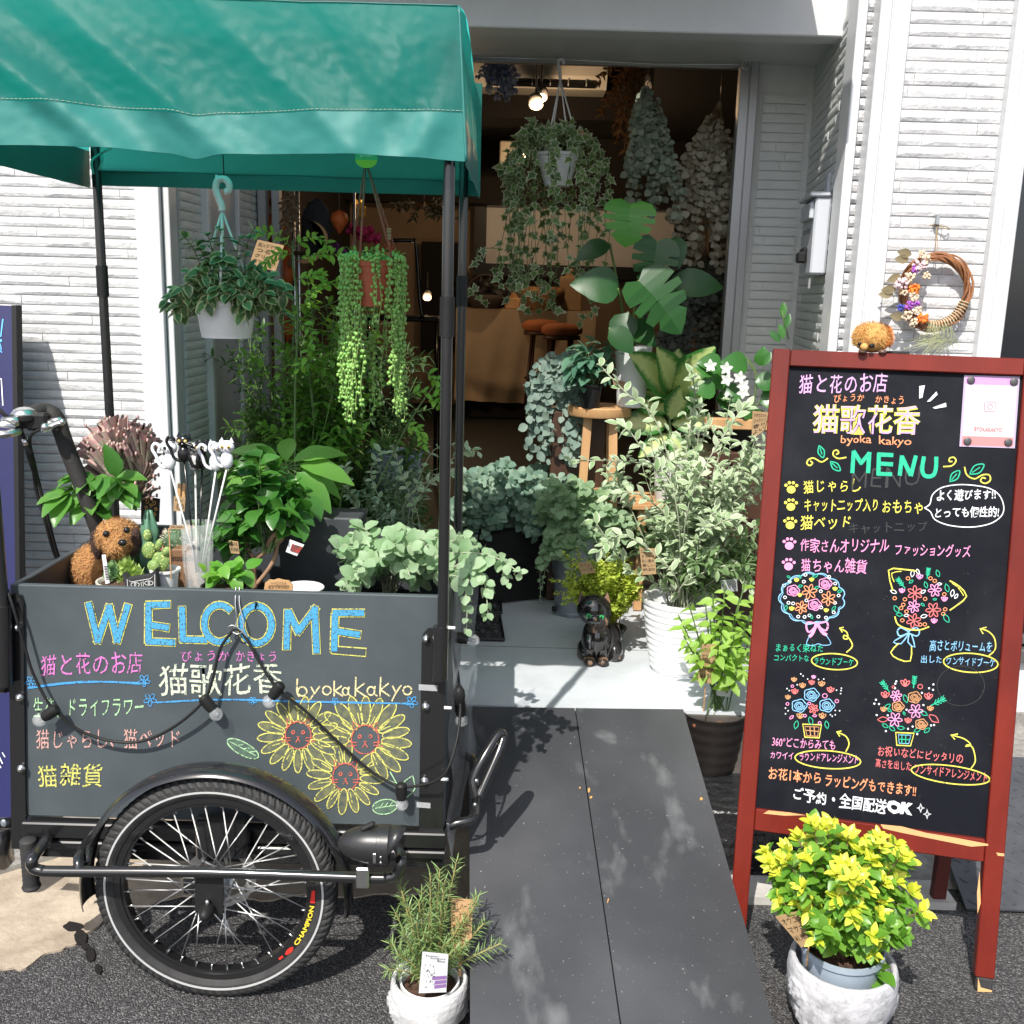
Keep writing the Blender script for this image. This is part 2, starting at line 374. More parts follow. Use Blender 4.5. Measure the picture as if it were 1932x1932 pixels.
# ================================================================ GROUND
def nodes_asphalt():
    m = bpy.data.materials.new('asphalt'); m.use_nodes = True; n = m.node_tree.nodes; L = m.node_tree.links; p = n['Principled BSDF']; p.inputs['Roughness'].default_value = .8
    g = n.new('ShaderNodeNewGeometry')
    v = n.new('ShaderNodeTexVoronoi'); v.inputs['Scale'].default_value = 290; L.new(g.outputs['Position'], v.inputs[0])
    t = n.new('ShaderNodeTexNoise'); t.inputs['Scale'].default_value = 2.2; t.inputs['Detail'].default_value = 9; L.new(g.outputs['Position'], t.inputs[0])
    r = n.new('ShaderNodeValToRGB'); r.color_ramp.elements[0].color = (.035, .034, .036, 1); r.color_ramp.elements[1].color = (.22, .215, .21, 1); r.color_ramp.elements[0].position = .25; r.color_ramp.elements[1].position = 1.0; e_ = r.color_ramp.elements.new(.75); e_.color = (.10, .098, .10, 1)
    c = n.new('ShaderNodeSeparateColor'); L.new(v.outputs['Color'], c.inputs[0]); L.new(c.outputs[0], r.inputs[0])
    mx = n.new('ShaderNodeMix'); mx.data_type = 'RGBA'; mx.blend_type = 'MULTIPLY'; mx.inputs[0].default_value = .6; L.new(r.outputs[0], mx.inputs[6])
    r2 = n.new('ShaderNodeMapRange'); r2.inputs[1].default_value = .3; r2.inputs[2].default_value = .7; r2.inputs[3].default_value = .45; r2.inputs[4].default_value = 1.15; L.new(t.outputs[0], r2.inputs[0]); L.new(r2.outputs[0], mx.inputs[7])
    L.new(mx.outputs[2], p.inputs['Base Color'])
    b = n.new('ShaderNodeBump'); b.invert = True; b.inputs['Strength'].default_value = 1; b.inputs['Distance'].default_value = .005; L.new(v.outputs['Distance'], b.inputs['Height']); L.new(b.outputs[0], p.inputs['Normal'])
    return m
asphalt = nodes_asphalt()
concrete = M('pale_concrete', (.46, .39, .30), .85, col2=(.24, .19, .14), vs=7, bump=.5, bs=90, thr=(.4, .7), detail=9)
grey_concrete = M('grey_concrete', (.30, .29, .27), .9, col2=(.17, .16, .15), vs=30, bump=.7, bs=110)
plat_m = M('painted_platform', (.52, .55, .58), .5, col2=(.38, .41, .43), vs=5, bump=.1, bs=90, thr=(.45, .78), detail=11)
def st(name, mb, mat, smooth=False): return mb.build(name, mat, None, smooth, kind='structure')
m = MB(); m.add([(-60, -60, 0), (60, -60, 0), (60, 60, 0), (-60, 60, 0)], [(0, 1, 2, 3)]); st('ground', m, asphalt)
# patch of worn concrete beside the wall, its ragged edge against the asphalt
edge = [PZ(-420, 1870, .004), PZ(-150, 1845, .004), PZ(0, 1833, .004), PZ(50, 1826, .004), PZ(95, 1800, .004), PZ(150, 1775, .004), PZ(185, 1742, .004), PZ(235, 1716, .004), PZ(300, 1696, .004), PZ(600, 1692, .004), PZ(900, 1692, .004)]
e2 = []
for a, b in zip(edge, edge[1:]):
    for k in range(14): q = a.lerp(b, k/14); e2.append(q+V((noise.noise(q*31)*.012, noise.noise(q*9)*.03+noise.noise(q*40)*.014, 0)))
m = MB(); poly = e2+[edge[-1], V((.0, 2.72, .004)), V((-2.2, 2.72, .004)), V((-2.2, 2.0, .004))]
m.prism([(p.x, p.y, .0) for p in poly], (0, 0, .005)); st('pavement', m, concrete)
m = MB(); m.box((-1.62, 2.42, .012), (1.05, .55, .014), MX.Rotation(R(38), 3, 'Z')); st('paving_slab', m, grey_concrete)
m = MB(); m.box((.85, 2.36, .006), (.58, .10, .03)); st('kerb', m, M('kerb_concrete', (.52, .50, .47), .8, col2=(.42, .40, .37), vs=12, bump=.3))
# rough sloping apron on the right and the concrete strip below the wall
m = MB(); m.add([(.80, 2.40, .003), (4, 2.40, .003), (4, 2.80, .12), (.80, 2.80, .12), (.80, 3.30, .13), (4, 3.30, .13), (.80, 2.4, -.1), (.80, 2.8, -.1)], [(0, 1, 2, 3), (3, 2, 5, 4), (0, 3, 7, 6)])
st('pavement_apron', m, grey_concrete)
# raised platform in front of and inside the doorway
PF = 2.70; PZT = .35
m = MB(); m.box((-.06, (PF+4.02)/2, (PZT)/2), (2.4, 4.02-PF, PZT)); pl = st('platform', m, plat_m)
MB().box((-.06, 3.19, PZT+.0006), (2.38, .004, .001)).build('joint', grey_concrete, pl)
m = MB()
for cx, cy, rx, ry in ((138, 1748, 20, 9), (152, 1768, 12, 14), (170, 1800, 9, 14), (185, 1828, 6, 10), (160, 1785, 7, 6)):
    m.add([PZ(cx+rx*cos(a)*(1+.3*noise.noise(V((cos(a)*2, sin(a)*2, cx)))), cy+ry*sin(a)*(1+.3*noise.noise(V((cos(a)*2, sin(a)*2, cy)))), .006+cx*1e-6) for a in [-2*pi*k/20 for k in range(20)]], [tuple(range(20))])
st('wet_stain', m, M('oily_wet_asphalt', (.016, .014, .013), .25, bump=.6, bs=250))
# ================================================================ BUILDING
shop = thing('shop_building', 'white brick shop front with a wide open doorway and dark interior', 'shop building', (0, 3.2, 0))
def brick_mesh(i):
    random.seed(50+i); vs = []; fs = []; nx, nz = 7, 4
    for k in range(nz):
        for j in range(nx):
            x = j/(nx-1)-.5; z = k/(nz-1)-.5; edge_ = (j in (0, nx-1)) or (k in (0, nz-1))
            d = -1+(.25 if edge_ else random.uniform(-.04, .18)) + (.15 if k == 0 else 0)
            vs.append((x*(1 if edge_ else 1)+(0 if edge_ else random.uniform(-.03, .03)), d, z))
    for k in range(nz-1):
        for j in range(nx-1):
            a = k*nx+j; fs += [(a, a+1, a+nx+1), (a, a+nx+1, a+nx)] if random.random() < .5 else [(a, a+1, a+nx), (a+1, a+nx+1, a+nx)]
    b = len(vs); ring = [j for j in range(nx)]+[k*nx+nx-1 for k in range(1, nz)]+[(nz-1)*nx+j for j in range(nx-2, -1, -1)]+[k*nx for k in range(nz-2, 0, -1)]
    for r_ in ring: vs.append((vs[r_][0], .05, vs[r_][2]))
    for i_, r_ in enumerate(ring):
        j_ = (i_+1) % len(ring); fs.append((ring[j_], r_, b+i_, b+j_))
    me = bpy.data.meshes.new('brick'); me.from_pydata(vs, [], fs); return me
def brickset(mat):
    out = []
    for i in range(7): me = brick_mesh(i); me.materials.append(mat); out.append(me)
    return out
BR1 = brickset(brickm); BR2 = brickset(brick_in)
def bricks(wall, p0, p1, z0, z1, row, gap, depth, lens, meshes, seed=1):
    "courses of separate bricks from p0 to p1 (seen from the street p0 is the left end)"
    random.seed(seed); p0 = V((*p0, 0)); p1 = V((*p1, 0)); u = (p1-p0); Wd = u.length; u.normalize(); nrm = V((u.y, -u.x, 0))   # towards the viewer
    z = z0
    while z+row <= z1+.001:
        x = -random.uniform(0, lens[1]*.8)
        while x < Wd:
            ln = random.uniform(*lens); a = max(x, 0); b = min(x+ln, Wd)
            if Wd-b < .03: b = Wd; ln = 9
            if b-a > .02:
                me = random.choice(meshes); mt = MX.Identity(4); c = p0+u*(a+b)/2; hh = row-gap
                dd = depth*random.uniform(.8, 1.2); fl = random.choice((1, 1))
                for i in range(3): mt[i][0] = u[i]*(b-a-.0015); mt[i][1] = -nrm[i]*dd; mt[i][2] = (0, 0, hh)[i]; mt[i][3] = (c.x, c.y, z+row/2)[i]
                link('brick', me, wall, mt)
            x += ln
        z += row
def wall_box(name, p0, p1, z0, z1, th, mat, parent):
    p0 = V((*p0, 0)); p1 = V((*p1, 0)); u = (p1-p0).normalized(); nrm = V((u.y, -u.x, 0))
    return MB().prism([p0+V((0, 0, z0)), p1+V((0, 0, z0)), p1-nrm*th+V((0, 0, z0)), p0-nrm*th+V((0, 0, z0))], (0, 0, z1-z0)).build(name, mat, parent)
# left front wall
LF = 3.05; RF = 3.2
XL = PY(266, 543, LF).x; XL2 = PY(326, 900, LF).x
wl = wall_box('front_wall', (-2.6, LF), (XL, LF), 0, 3.2, .12, wall_back, shop)
bricks(wl, (-2.1, LF), (XL, LF), .12, 1.86, .0275, .004, .009, (.12, .45), BR1, 3)
t = MB(); t.rbox(((XL+XL2)/2, LF+.02, 1.6), (XL2-XL, .08, 3.2), .002); t.rbox((XL2+.012, LF+.035, 1.6), (.02, .07, 3.2), .002); t.build('corner_trim', white_paint, shop)
DW = 4.0   # door plane
XdL = PY(490, 560, DW).x
# left side wall of the recess: brick strip, grey service door, brick strip
p0 = V((XL2+.02, LF+.09)); p1 = V((XdL, DW)); 
wls = wall_box('side_wall', p0, p1, .35, 2.9, .1, wall_back, shop)
qa = p0.lerp(p1, .24); qb = p0.lerp(p1, .62)
bricks(wls, p0, qa, .35, 2.0, .0275, .004, .008, (.10, .25), BR2, 5)
bricks(wls, qb, p1, .35, 2.0, .0275, .004, .008, (.10, .25), BR2, 6)
u = V((p1.x-p0.x, p1.y-p0.y, 0)).normalized(); nr = V((u.y, -u.x, 0))
Rw = MX((u, nr, V((0, 0, 1)))).transposed()
dm = (qa+qb)/2; dl = (qb-qa).length
greydoor = M('grey_painted_door', (.44, .45, .46), .45)
sd = MB().rbox((dm.x+nr.x*.005, dm.y+nr.y*.005, 1.15), (dl-.01, .02, 1.6), .003, Rw).build('service_door', greydoor, shop)
MB().rbox((dm.x-u.x*dl*.38+nr.x*.022, dm.y-u.y*dl*.38+nr.y*.022, 1.42), (.012, .014, .1), .002, Rw).build('handle', black_plastic, sd)
MB().rbox((qa.x+nr.x*.012, qa.y+nr.y*.012, 1.35), (.03, .03, 2.0), .003, Rw).rbox((qb.x+nr.x*.012, qb.y+nr.y*.012, 1.35), (.02, .03, 2.0), .003, Rw).build('door_frame', white_paint, shop)
# right front
def xr(px0, px660): return PY((px0+px660)/2, 330, RF).x
RX = [xr(1613, 1560), xr(1629, 1580), xr(1651, 1596), xr(1705, 1653), xr(1906, 1840), xr(1950, 1889)]
t = MB(); t.rbox(((RX[0]+RX[1])/2, RF+.02, 1.75), (RX[1]-RX[0], .09, 3.2), .002); t.rbox(((RX[2]+RX[3])/2, RF+.0, 1.75), (RX[3]-RX[2], .09, 3.2), .003)
t.rbox(((RX[2]+RX[3])/2-.012, RF-.02, 1.75), (.005, .07, 3.2), .001)
t.build('corner_trim', white_paint, shop)
wr0 = wall_box('front_wall', (RX[1], RF+.03), (RX[2], RF+.03), .15, 3.35, .1, wall_back, shop)
bricks(wr0, (RX[1], RF+.03), (RX[2], RF+.03), .2, 2.55, .0335, .006, .022, (.3, .5), BR1, 8)
wr = wall_box('front_wall', (RX[3], RF), (RX[4], RF), .15, 3.35, .12, wall_back, shop)
bricks(wr, (RX[3], RF), (RX[4], RF), .2, 2.65, .0335, .0045, .010, (.10, .36), BR1, 9)
t = MB(); t.rbox(((RX[4]+RX[5])/2, RF+.01, 1.75), (RX[5]-RX[4], .1, 3.2), .003); t.rbox((RX[4]+.03, RF-.043, 1.75), (.004, .006, 3.2), .001); t.build('corner_trim', white_paint, shop)
# window of the right shop front: dark glass, sill band, white base
glass_dark = M('dark_window_glass', (.012, .014, .018), .05, spec=.8)
wn = MB().box((RX[5]+.9, RF+.03, 1.65), (1.8, .02, 2.5)).build('window', glass_dark, shop)
MB().rbox((RX[5]+.9, RF+.01, .372), (1.8, .08, .045), .004).rbox((RX[5]+.9, RF+.02, .42), (1.8, .05, .03), .004).build('sill', M('bronze_sill', (.09, .09, .09), .4), wn)
wall_box('base_panel', (RX[5], RF), (RX[5]+1.8, RF), .17, .35, .1, white_paint, shop)
wall_box('footing', (RX[1], RF-.02), (RX[5]+1.8, RF-.02), 0, .17, .1, grey_concrete, shop)
# right side wall of the recess and narrow panel beside the door
XdR = PY(1502, 600, DW).x; XfR = PY(1428, 96, DW).x+.004
p0r = V((XdR, DW)); p1r = V((RX[0]+.012, RF+.065))
wrs = wall_box('side_wall', p0r, p1r, .35, 2.9, .1, wall_back, shop)
bricks(wrs, p0r, p1r, .35, 2.36, .0305, .004, .007, (.14, .34), BR2, 12)
wrp = wall_box('side_panel', (XfR, DW-.005), (XdR, DW-.005), .35, 2.9, .1, brick_in, shop)
bricks(wrp, (XfR+.03, DW-.008), (XdR-.03, DW-.008), .38, 2.25, .0335, .004, .004, (.16, .5), BR2, 13)
# header over the doorway: box of the shutter in front, soffit, lintel
zl = PY(1200, 92, DW).z; zh = PY(1200, 62, RF+.22).z
hd = MB(); hd.rbox((.02, RF+.25, zh+.3), (2.25, .10, .6), .004); hd.build('shutter_box', white_paint, shop)
MB().box((.05, (RF+.3+DW)/2, zh+.05), (2.3, DW-RF-.3, .02)).build('soffit', white_paint, shop)
MB().rbox((.02, DW+.02, (zl+zh+.1)/2), (2.1, .05, zh+.1-zl), .002).build('lintel', white_paint, shop)
alum = M('aluminium_frame', (.42, .42, .43), .35, metal=.6)
fr = MB(); xa = PY(1428, 96, DW).x; fr.rbox((xa-.012, DW-.03, (.35+zl)/2), (.03, .05, zl-.35), .002); fr.rbox((xa-.042, DW-.01, (.35+zl)/2), (.035, .05, zl-.35), .002)
xb = PY(497, 600, DW).x; fr.rbox((xb+.015, DW-.03, (.35+zl)/2), (.03, .05, zl-.35), .002); fr.rbox((xb+.055, DW+.02, (.35+zl)/2), (.03, .05, zl-.35), .002)
fr.rbox(((xa+xb)/2, DW-.03, zl-.012), (xa-xb, .05, .025), .002); fr.rbox(((xa+xb)/2, DW+.03, zl-.045), (xa-xb, .03, .02), .002); fr.rbox(((xa+xb)/2, DW-.02, .358), (xa-xb, .06, .012), .002)
fr.build('door_frame', alum, shop)
# added slab over the doorway, out of view, sized to shade the header
MB().box((-.16, 3.03, 2.56), (1.92, .56, .16)).build('shade_slab', white_paint, shop)
# interior
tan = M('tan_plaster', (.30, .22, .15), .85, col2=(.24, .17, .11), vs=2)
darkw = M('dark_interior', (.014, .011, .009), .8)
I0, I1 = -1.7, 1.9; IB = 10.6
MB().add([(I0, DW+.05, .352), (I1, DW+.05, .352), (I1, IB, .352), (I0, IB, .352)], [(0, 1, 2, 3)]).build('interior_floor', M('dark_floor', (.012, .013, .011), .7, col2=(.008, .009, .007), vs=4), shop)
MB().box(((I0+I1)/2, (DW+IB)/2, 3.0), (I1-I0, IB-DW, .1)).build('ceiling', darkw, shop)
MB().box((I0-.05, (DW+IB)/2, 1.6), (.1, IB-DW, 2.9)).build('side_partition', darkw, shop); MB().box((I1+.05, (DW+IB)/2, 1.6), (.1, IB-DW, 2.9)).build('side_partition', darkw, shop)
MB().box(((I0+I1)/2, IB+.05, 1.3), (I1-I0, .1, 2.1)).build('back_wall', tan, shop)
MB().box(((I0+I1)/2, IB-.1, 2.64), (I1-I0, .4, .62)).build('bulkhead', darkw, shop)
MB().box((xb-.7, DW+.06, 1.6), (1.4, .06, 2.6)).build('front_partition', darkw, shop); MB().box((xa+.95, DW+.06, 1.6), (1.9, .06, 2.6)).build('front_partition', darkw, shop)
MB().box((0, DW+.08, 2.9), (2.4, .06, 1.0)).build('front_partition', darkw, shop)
# ================================================================ INTERIOR THINGS
def P(px, py, d): return PY(px, py, d)
warm = (1, .68, .40)
def bulb(px, py, d, r, energy, label):
    p = P(px, py, d); t = thing('spot_lamp', label, 'lamp', p, 'warm spot lamps on the shop ceiling')
    MB().lathe([(r*1.25, 0), (r*1.2, r*1.6), (r*.5, r*2.4), (.004, r*2.6)], p, 16, MX.Rotation(R(-35), 3, 'X')).build('lamp_shade', M('lamp_housing', (.5, .48, .45), .4), t, True)
    MB().ell(p+V((0, -r*.05, -r*.05)), (r, r, r*.5), 12, 8, MX.Rotation(R(-35), 3, 'X')).build('bulb', M('lit_bulb', (1, .7, .35), .5, emit=14), t, True)
    MB().tube([p+V((0, .02, r*2)), p+V((0, .02, r*2+.15))], .006).build('bracket', black_metal, t)
    l = bpy.data.lights.new('lamp_light', 'POINT'); l.energy = energy; l.color = warm; l.shadow_soft_size = r
    o = bpy.data.objects.new('lamp_light', l); scene.collection.objects.link(o); o.location = p+V((0, -.12, -.1))
bulb(1011, 198, 5.55, .030, 2.2, 'lower lit spot lamp hanging under the air conditioner')
bulb(1021, 184, 5.62, .028, 2.2, 'upper lit spot lamp hanging under the air conditioner')
bulb(1013, 262, 8.6, .028, 14, 'small lit lamp near the wall speaker at the back')
bulb(806, 562, 8.3, .028, 6, 'low lit lamp glowing behind the cart posts')
bulb(987, 294, 9.2, .024, 3, 'smallest lit lamp left of the hanging ivy')
# air conditioner
p = P(1015, 138, 5.9); t = thing('air_conditioner', 'white wall air conditioner high up inside the shop', 'air conditioner', p)
aw = 260*mpp(p); ah = 54*mpp(p)
MB().prism([p+V((-aw/2, 0, y)) + V((0, x, 0)) for x, y in ((0, ah*.5), (-.03, ah*.35), (-.04, -ah*.1), (.0, -ah*.5), (.2, -ah*.5), (.2, ah*.5))], (aw, 0, 0)).build('casing', M('aged_white_plastic', (.85, .80, .70), .5), t)
MB().box(p+V((aw*.03, -.022, -ah*.32)), (aw*.78, .03, ah*.26), MX.Rotation(R(-35), 3, 'X')).build('outlet', M('outlet_black', (.01, .01, .01), .5), t)
for k in range(6): MB().box(p+V((-aw*.3+k*aw*.13, -.042, -ah*.33)), (.005, .02, ah*.2), MX.Rotation(R(-35), 3, 'X')).build('vane', white_pl, t)
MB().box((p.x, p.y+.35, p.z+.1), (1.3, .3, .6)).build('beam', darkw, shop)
# wall speaker box
p = P(962, 292, 9.6); bx = MB().rbox(p, (.18, .12, .22), .01).build('speaker', M('cream_plastic', (.4, .36, .28), .5), None); tag(bx, 'small cream wall box left of the hanging ivy', 'wall box')
# picture
p = P(1095, 425, 10.45); pw = 400*mpp(p); ph = 195*mpp(p); t = thing('picture', 'wide black framed white poster on the back wall', 'picture', p)
f = MB(); b = .12
for c, s in (((0, 0, ph/2-b/2), (pw, .04, b)), ((0, 0, -ph/2+b/2), (pw, .04, b)), ((-pw/2+b/2, 0, 0), (b, .04, ph-2*b)), ((pw/2-b/2, 0, 0), (b, .04, ph-2*b))): f.box(p+V(c), s)
f.build('frame', M('black_frame', (.01, .01, .01), .4), t); MB().box(p+V((0, .01, 0)), (pw-2*b, .01, ph-2*b)).build('poster', M('poster_white', (.75, .74, .74), .6), t)
# dark doorway at the back
p = P(830, 560, 10.5); MB().box(p, (70*mpp(p), .1, 200*mpp(p))).build('back_doorway', M('black_opening', (.006, .005, .005), .9), shop)
# counter with cloth
p = P(990, 672, 9.3); cw = 262*mpp(p); chh = 168*mpp(p)
t = thing('counter', 'cloth draped counter at the back of the shop', 'counter', (p.x, p.y, .352))
clothm = M('linen_cloth', (.42, .32, .22), .9, col2=(.34, .25, .16), vs=2)
m = MB(); nx, nz = 40, 16; vs = []; fs = []
for j in range(nz+1):
    for i in range(nx+1):
        x = (i/nx-.5)*cw; z = (.5-j/nz)*chh; sw = (.5-j/nz)
        y = .03*sin(i*.9+j*.25)*(j/nz)+.05*max(0, -sw-.15)*sin(((i/nx-.4)**2)*22+j*.9)*3
        z += -.03*(1-4*(i/nx-.5)**2)*(j/nz)
        vs.append((p.x+x, p.y+y, p.z+z))
for j in range(nz):
    for i in range(nx): a = j*(nx+1)+i; fs.append((a, a+1, a+nx+2, a+nx+1))
m.add(vs, fs); m.build('cloth', clothm, t, True)
MB().box((p.x, p.y+.35, p.z+chh/2), (cw, .66, .02)).build('counter_top', clothm, t)
MB().box((p.x, p.y+.4, .6), (cw*.95, .5, .48)).build('cabinet', darkw, t)
ctz = p.z+chh/2+.01; ctp = p
# things on the counter
def basket(px, py, d, r, h, mat, label, handle=True):
    p = P(px, py, d); p.z = ctz; t = thing('basket', label, 'basket', p)
    MB().lathe([(r*.7, 0), (r, h*.7), (r*.95, h), (r*.88, h), (r*.9, h*.7), (r*.6, .02)], p, 20, wob=lambda a, z: .004*sin(a*14+z*200)).build('bowl', mat, t, True)
    if handle: MB().tube([p+V((r*cos(a), 0, h*.9+r*1.1*sin(a))) for a in [pi*k/10 for k in range(11)]], .008, 6).build('handle', mat, t, True)
wick = M('wicker', (.38, .22, .09), .8, col2=(.2, .1, .04), vs=40); wickd = M('dark_wicker', (.05, .035, .03), .8)
basket(915, 586, 9.3, .17, .12, wickd, 'dark round basket with a tall handle on the counter')
basket(1022, 586, 9.25, .20, .20, wick, 'golden wicker basket on the counter beside the ivy', False)
for px, py, h, w_, lab in ((900, 560, .24, .22, 'black cushion shaped like a cat lying on the counter left'), (935, 575, .20, .16, 'small black stuffed cat on the counter beside the basket')):
    p = P(px, py, 9.5); p.z = ctz+h*.5; c = thing('stuffed_cat', lab, 'stuffed cat', (p.x, p.y, ctz))
    MB().ell(p, (w_, .12, h*.5), 14, 10).ell(p+V((-w_*.6, -.05, h*.4)), (.08, .07, .075), 12, 8).build('body', black_plastic, c, True)
    MB().lathe([(.03, 0), (.001, .07)], p+V((-w_*.6-.04, -.05, h*.4+.05)), 6).lathe([(.03, 0), (.001, .07)], p+V((-w_*.6+.04, -.05, h*.4+.05)), 6).build('ear', black_plastic, c)
for px, w_, h_, lab in ((968, .16, .10, 'brown wooden box with sloping lid on the counter'), (1075, .2, .3, 'tan cardboard box standing behind the golden basket'), ):
    p = P(px, 586, 9.45); b = MB().rbox((p.x, p.y, ctz+h_/2), (w_, .16, h_), .01).prism([(p.x-w_*.3, p.y-.05, ctz+h_), (p.x+w_*.3, p.y-.05, ctz+h_), (p.x, p.y-.05, ctz+h_+w_*.4)], (0, .1, 0)).build('box', kraft if h_ > .2 else woodm); tag(b, lab, 'box')
# stools with round cushions
for px, py, d, lab in ((1022, 618, 8.7, 'far round stool with an orange cushion by the counter'), (1060, 626, 8.3, 'near round stool with an orange cushion by the counter')):
    p = P(px, py, d); s = mpp(p); t = thing('bar_stool', lab, 'stool', (p.x, p.y, .352), 'cushioned stools at the counter')
    MB().lathe([(.001, .07), (.12, .06), (.165, .03), (.165, -.005), (.12, -.03), (.001, -.03)], p, 20).build('cushion', M('rust_cushion', (.32, .10, .03), .9), t, True)
    MB().lathe([(.15, -.06), (.15, -.03), (.001, -.03)], p, 20).build('seat', dark_wood, t, True)
    for a in (.6, 2.2, 3.8, 5.3): MB().tube([p+V((.1*cos(a), .1*sin(a), -.05)), V((p.x+.17*cos(a), p.y+.17*sin(a), .352))], .016, 6).build('leg', dark_wood, t, True)
    MB().tube([V((p.x+.13*cos(a), p.y+.13*sin(a), p.z-.42)) for a in [2*pi*k/16 for k in range(17)]], .008, 5).build('footrest', dark_wood, t, True)
# metal rack and hanging decorations behind the left part of the doorway
t = thing('display_rack', 'chrome display rack with vertical rods behind the left of the doorway', 'rack', P(560, 900, 4.35))
for px in (553, 562, 668):
    a = P(px, 380, 4.3); MB().tube([V((a.x, a.y, .352)), V((a.x, a.y, 2.3))], .007, 8).build('upright', steel, t, True)
for z in (1.25, .85, 1.62):
    a = P(550, 600, 4.45); b = P(680, 600, 4.45); MB().rbox(((a.x+b.x)/2, 4.45, z), (b.x-a.x+.1, .32, .015), .002).build('shelf', dark_wood, t)
orange = M('orange_husk', (.55, .12, .02), .6, col2=(.4, .07, .01), vs=30)
for i, (px, py, r_, lab) in enumerate(((523, 385, .032, 'top left orange paper lantern pod in the window'), (515, 430, .05, 'large orange paper lantern pod in the window'), (538, 520, .04, 'long orange paper lantern pod beside the price card'), (533, 480, .035, 'small orange pod beside the crescent moon'), (640, 415, .035, 'brown orange pod right of the chrome rod'), (540, 625, .03, 'low orange pod above the nandina leaves'), (528, 600, .028, 'lowest orange pod behind the nandina leaves'))):
    p = P(px, py, 4.2); c = thing('lantern_pod', lab, 'ornament', p, 'orange lantern pods hanging in the window')
    MB().lathe([(.001, -r_*1.5), (r_*.6, -r_*.7), (r_, 0), (r_*.8, r_*.7), (r_*.2, r_), (.003, r_*1.1)], p, 10, wob=lambda a, z: .003*cos(5*a)).build('husk', orange, c, True)
    MB().tube([p+V((0, 0, r_)), p+V((0, 0, r_+.2))], .001, 4).build('string', twigm, c)
p = P(573, 455, 4.15); c = tag(MB().prism([p+V((x*.085, 0, z*.085)) for x, z in [(cos(a), sin(a)) for a in [R(q) for q in range(-110, 71, 15)]]+[(.35+.75*cos(a), .12+.78*sin(a)) for a in [R(q) for q in range(62, -105, -18)]]], (0, .02, 0)).build('moon_ornament', M('papier_tan', (.42, .24, .12), .8)), 'tan crescent moon ornament hanging in the window', 'ornament')
p = P(598, 430, 4.22); tag(MB().ell(p, (.06, .05, .11), 12, 10, disp=lambda v: .2*noise.noise(v*40)).build('fur_ornament', M('black_fur', (.02, .02, .022), .95)), 'shaggy black fur tassel hanging beside the moon ornament', 'ornament')
# kraft price card by the hanging basket
def card(name, quad, d, mat, lab, cat='tag', lines=4, th=.0015, off=.001, ink=None, texts=None, parent=None):
    ps = [P(x, y, d) for x, y in quad]; nrm = (ps[1]-ps[0]).cross(ps[2]-ps[0]).normalized(); nrm = nrm if nrm.y < 0 else -nrm
    o = thing(name, lab, cat, ps[2]) if parent is None else parent
    MB().prism(ps, -nrm*th).build('card', mat, o)
    def f(u, v): return ps[3].lerp(ps[2], u).lerp(ps[0].lerp(ps[1], u), v)+nrm*off
    for k, s in enumerate(texts or []):
        n = len(texts); v1 = .92-k*.84/n; v0 = v1-.6/n
        text_map(s, lambda u, v: f(.08+.84*u, v0+(v1-v0)*v), ink or inkm, o)
    return o, f
card('price_card', ((486, 452), (536, 463), (520, 512), (470, 500)), 3.35, kraft, 'brown handwritten price card behind the white hanging basket', texts=['斑入りマサキ', 'つるの', 'グリーン', '育てやすい'])
# bouquet with celosia in the window
def bouquet(px, py, d, lab, specs, base_dy=90):
    p = P(px, py+base_dy, d); t = thing('flower_bouquet', lab, 'bouquet', p); st_ = MB()
    for (fx, fy, r_, mat, nm) in specs:
        q = P(fx, fy, d+random.uniform(-.05, .05)); st_.tube([p, p.lerp(q, .6)+rv(.01), q], .002, 4)
        m = MB()
        for k in range(14):
            o_ = rv(1); o_ = o_.normalized()*r_*random.uniform(.3, 1); m.ell(q+V((o_.x, o_.y, o_.z*.7)), r_*random.uniform(.25, .45), 6, 4)
        m.build('flower', mat, t, True)
    st_.build('stem', greenstem, t, True)
pinkf = M('magenta_bloom', (.45, .02, .09), .8); yelf = M('yellow_bloom', (.75, .35, .02), .7); salf = M('salmon_bloom', (.7, .20, .10), .7); dryf = M('dry_grass', (.30, .22, .08), .9); purf = M('purple_bloom', (.25, .08, .28), .8)
bouquet(690, 430, 4.5, 'mixed bouquet with magenta celosia behind the orange hanging pot', [(672, 436, .045, pinkf, 'c'), (690, 440, .04, pinkf, 'c'), (708, 448, .04, pinkf, 'c'), (676, 388, .03, yelf, 'y'), (680, 402, .028, yelf, 'y'), (715, 480, .035, salf, 's'), (728, 486, .035, salf, 's'), (640, 470, .03, purf, 'p'), (735, 470, .025, salf, 'x')])
# black chair back outline
t = thing('metal_chair', 'black tubular chair standing behind the orange hanging pot', 'chair', P(770, 560, 6.0))
MB().tube(smoothpath([P(730, 560, 6), P(732, 458, 6), P(745, 454, 6), P(776, 454, 6), P(785, 462, 6), P(792, 560, 6), P(797, 600, 6)], 4), .012, 6).build('back_frame', black_metal, t, True)
MB().rbox((P(765, 600, 6.2)), (.42, .4, .03), .008).build('seat', black_plastic, t)
a = P(765, 600, 6.2)
for sx in (-.2, .2):
    for sy in (-.18, .18): MB().tube([a+V((sx, sy, 0)), V((a.x+sx, a.y+sy, .352))], .012, 6).build('leg', black_metal, t, True)
# wire across the top of the doorway with ring
w_ = thing('hanging_wire', 'thin steel wire stretched across the top of the doorway', 'wire', P(1408, 122, 3.93))
MB().tube([P(880, 107, 3.95), P(1058, 112, 3.95), P(1240, 121, 3.95), P(1400, 122, 3.95)], .0015, 5).build('cable', steel, w_)
MB().tube([P(1408, 122, 3.95)+V((.016*cos(a), 0, .016*sin(a))) for a in [2*pi*k/14 for k in range(15)]], .003, 5).build('ring', steel, w_, True)
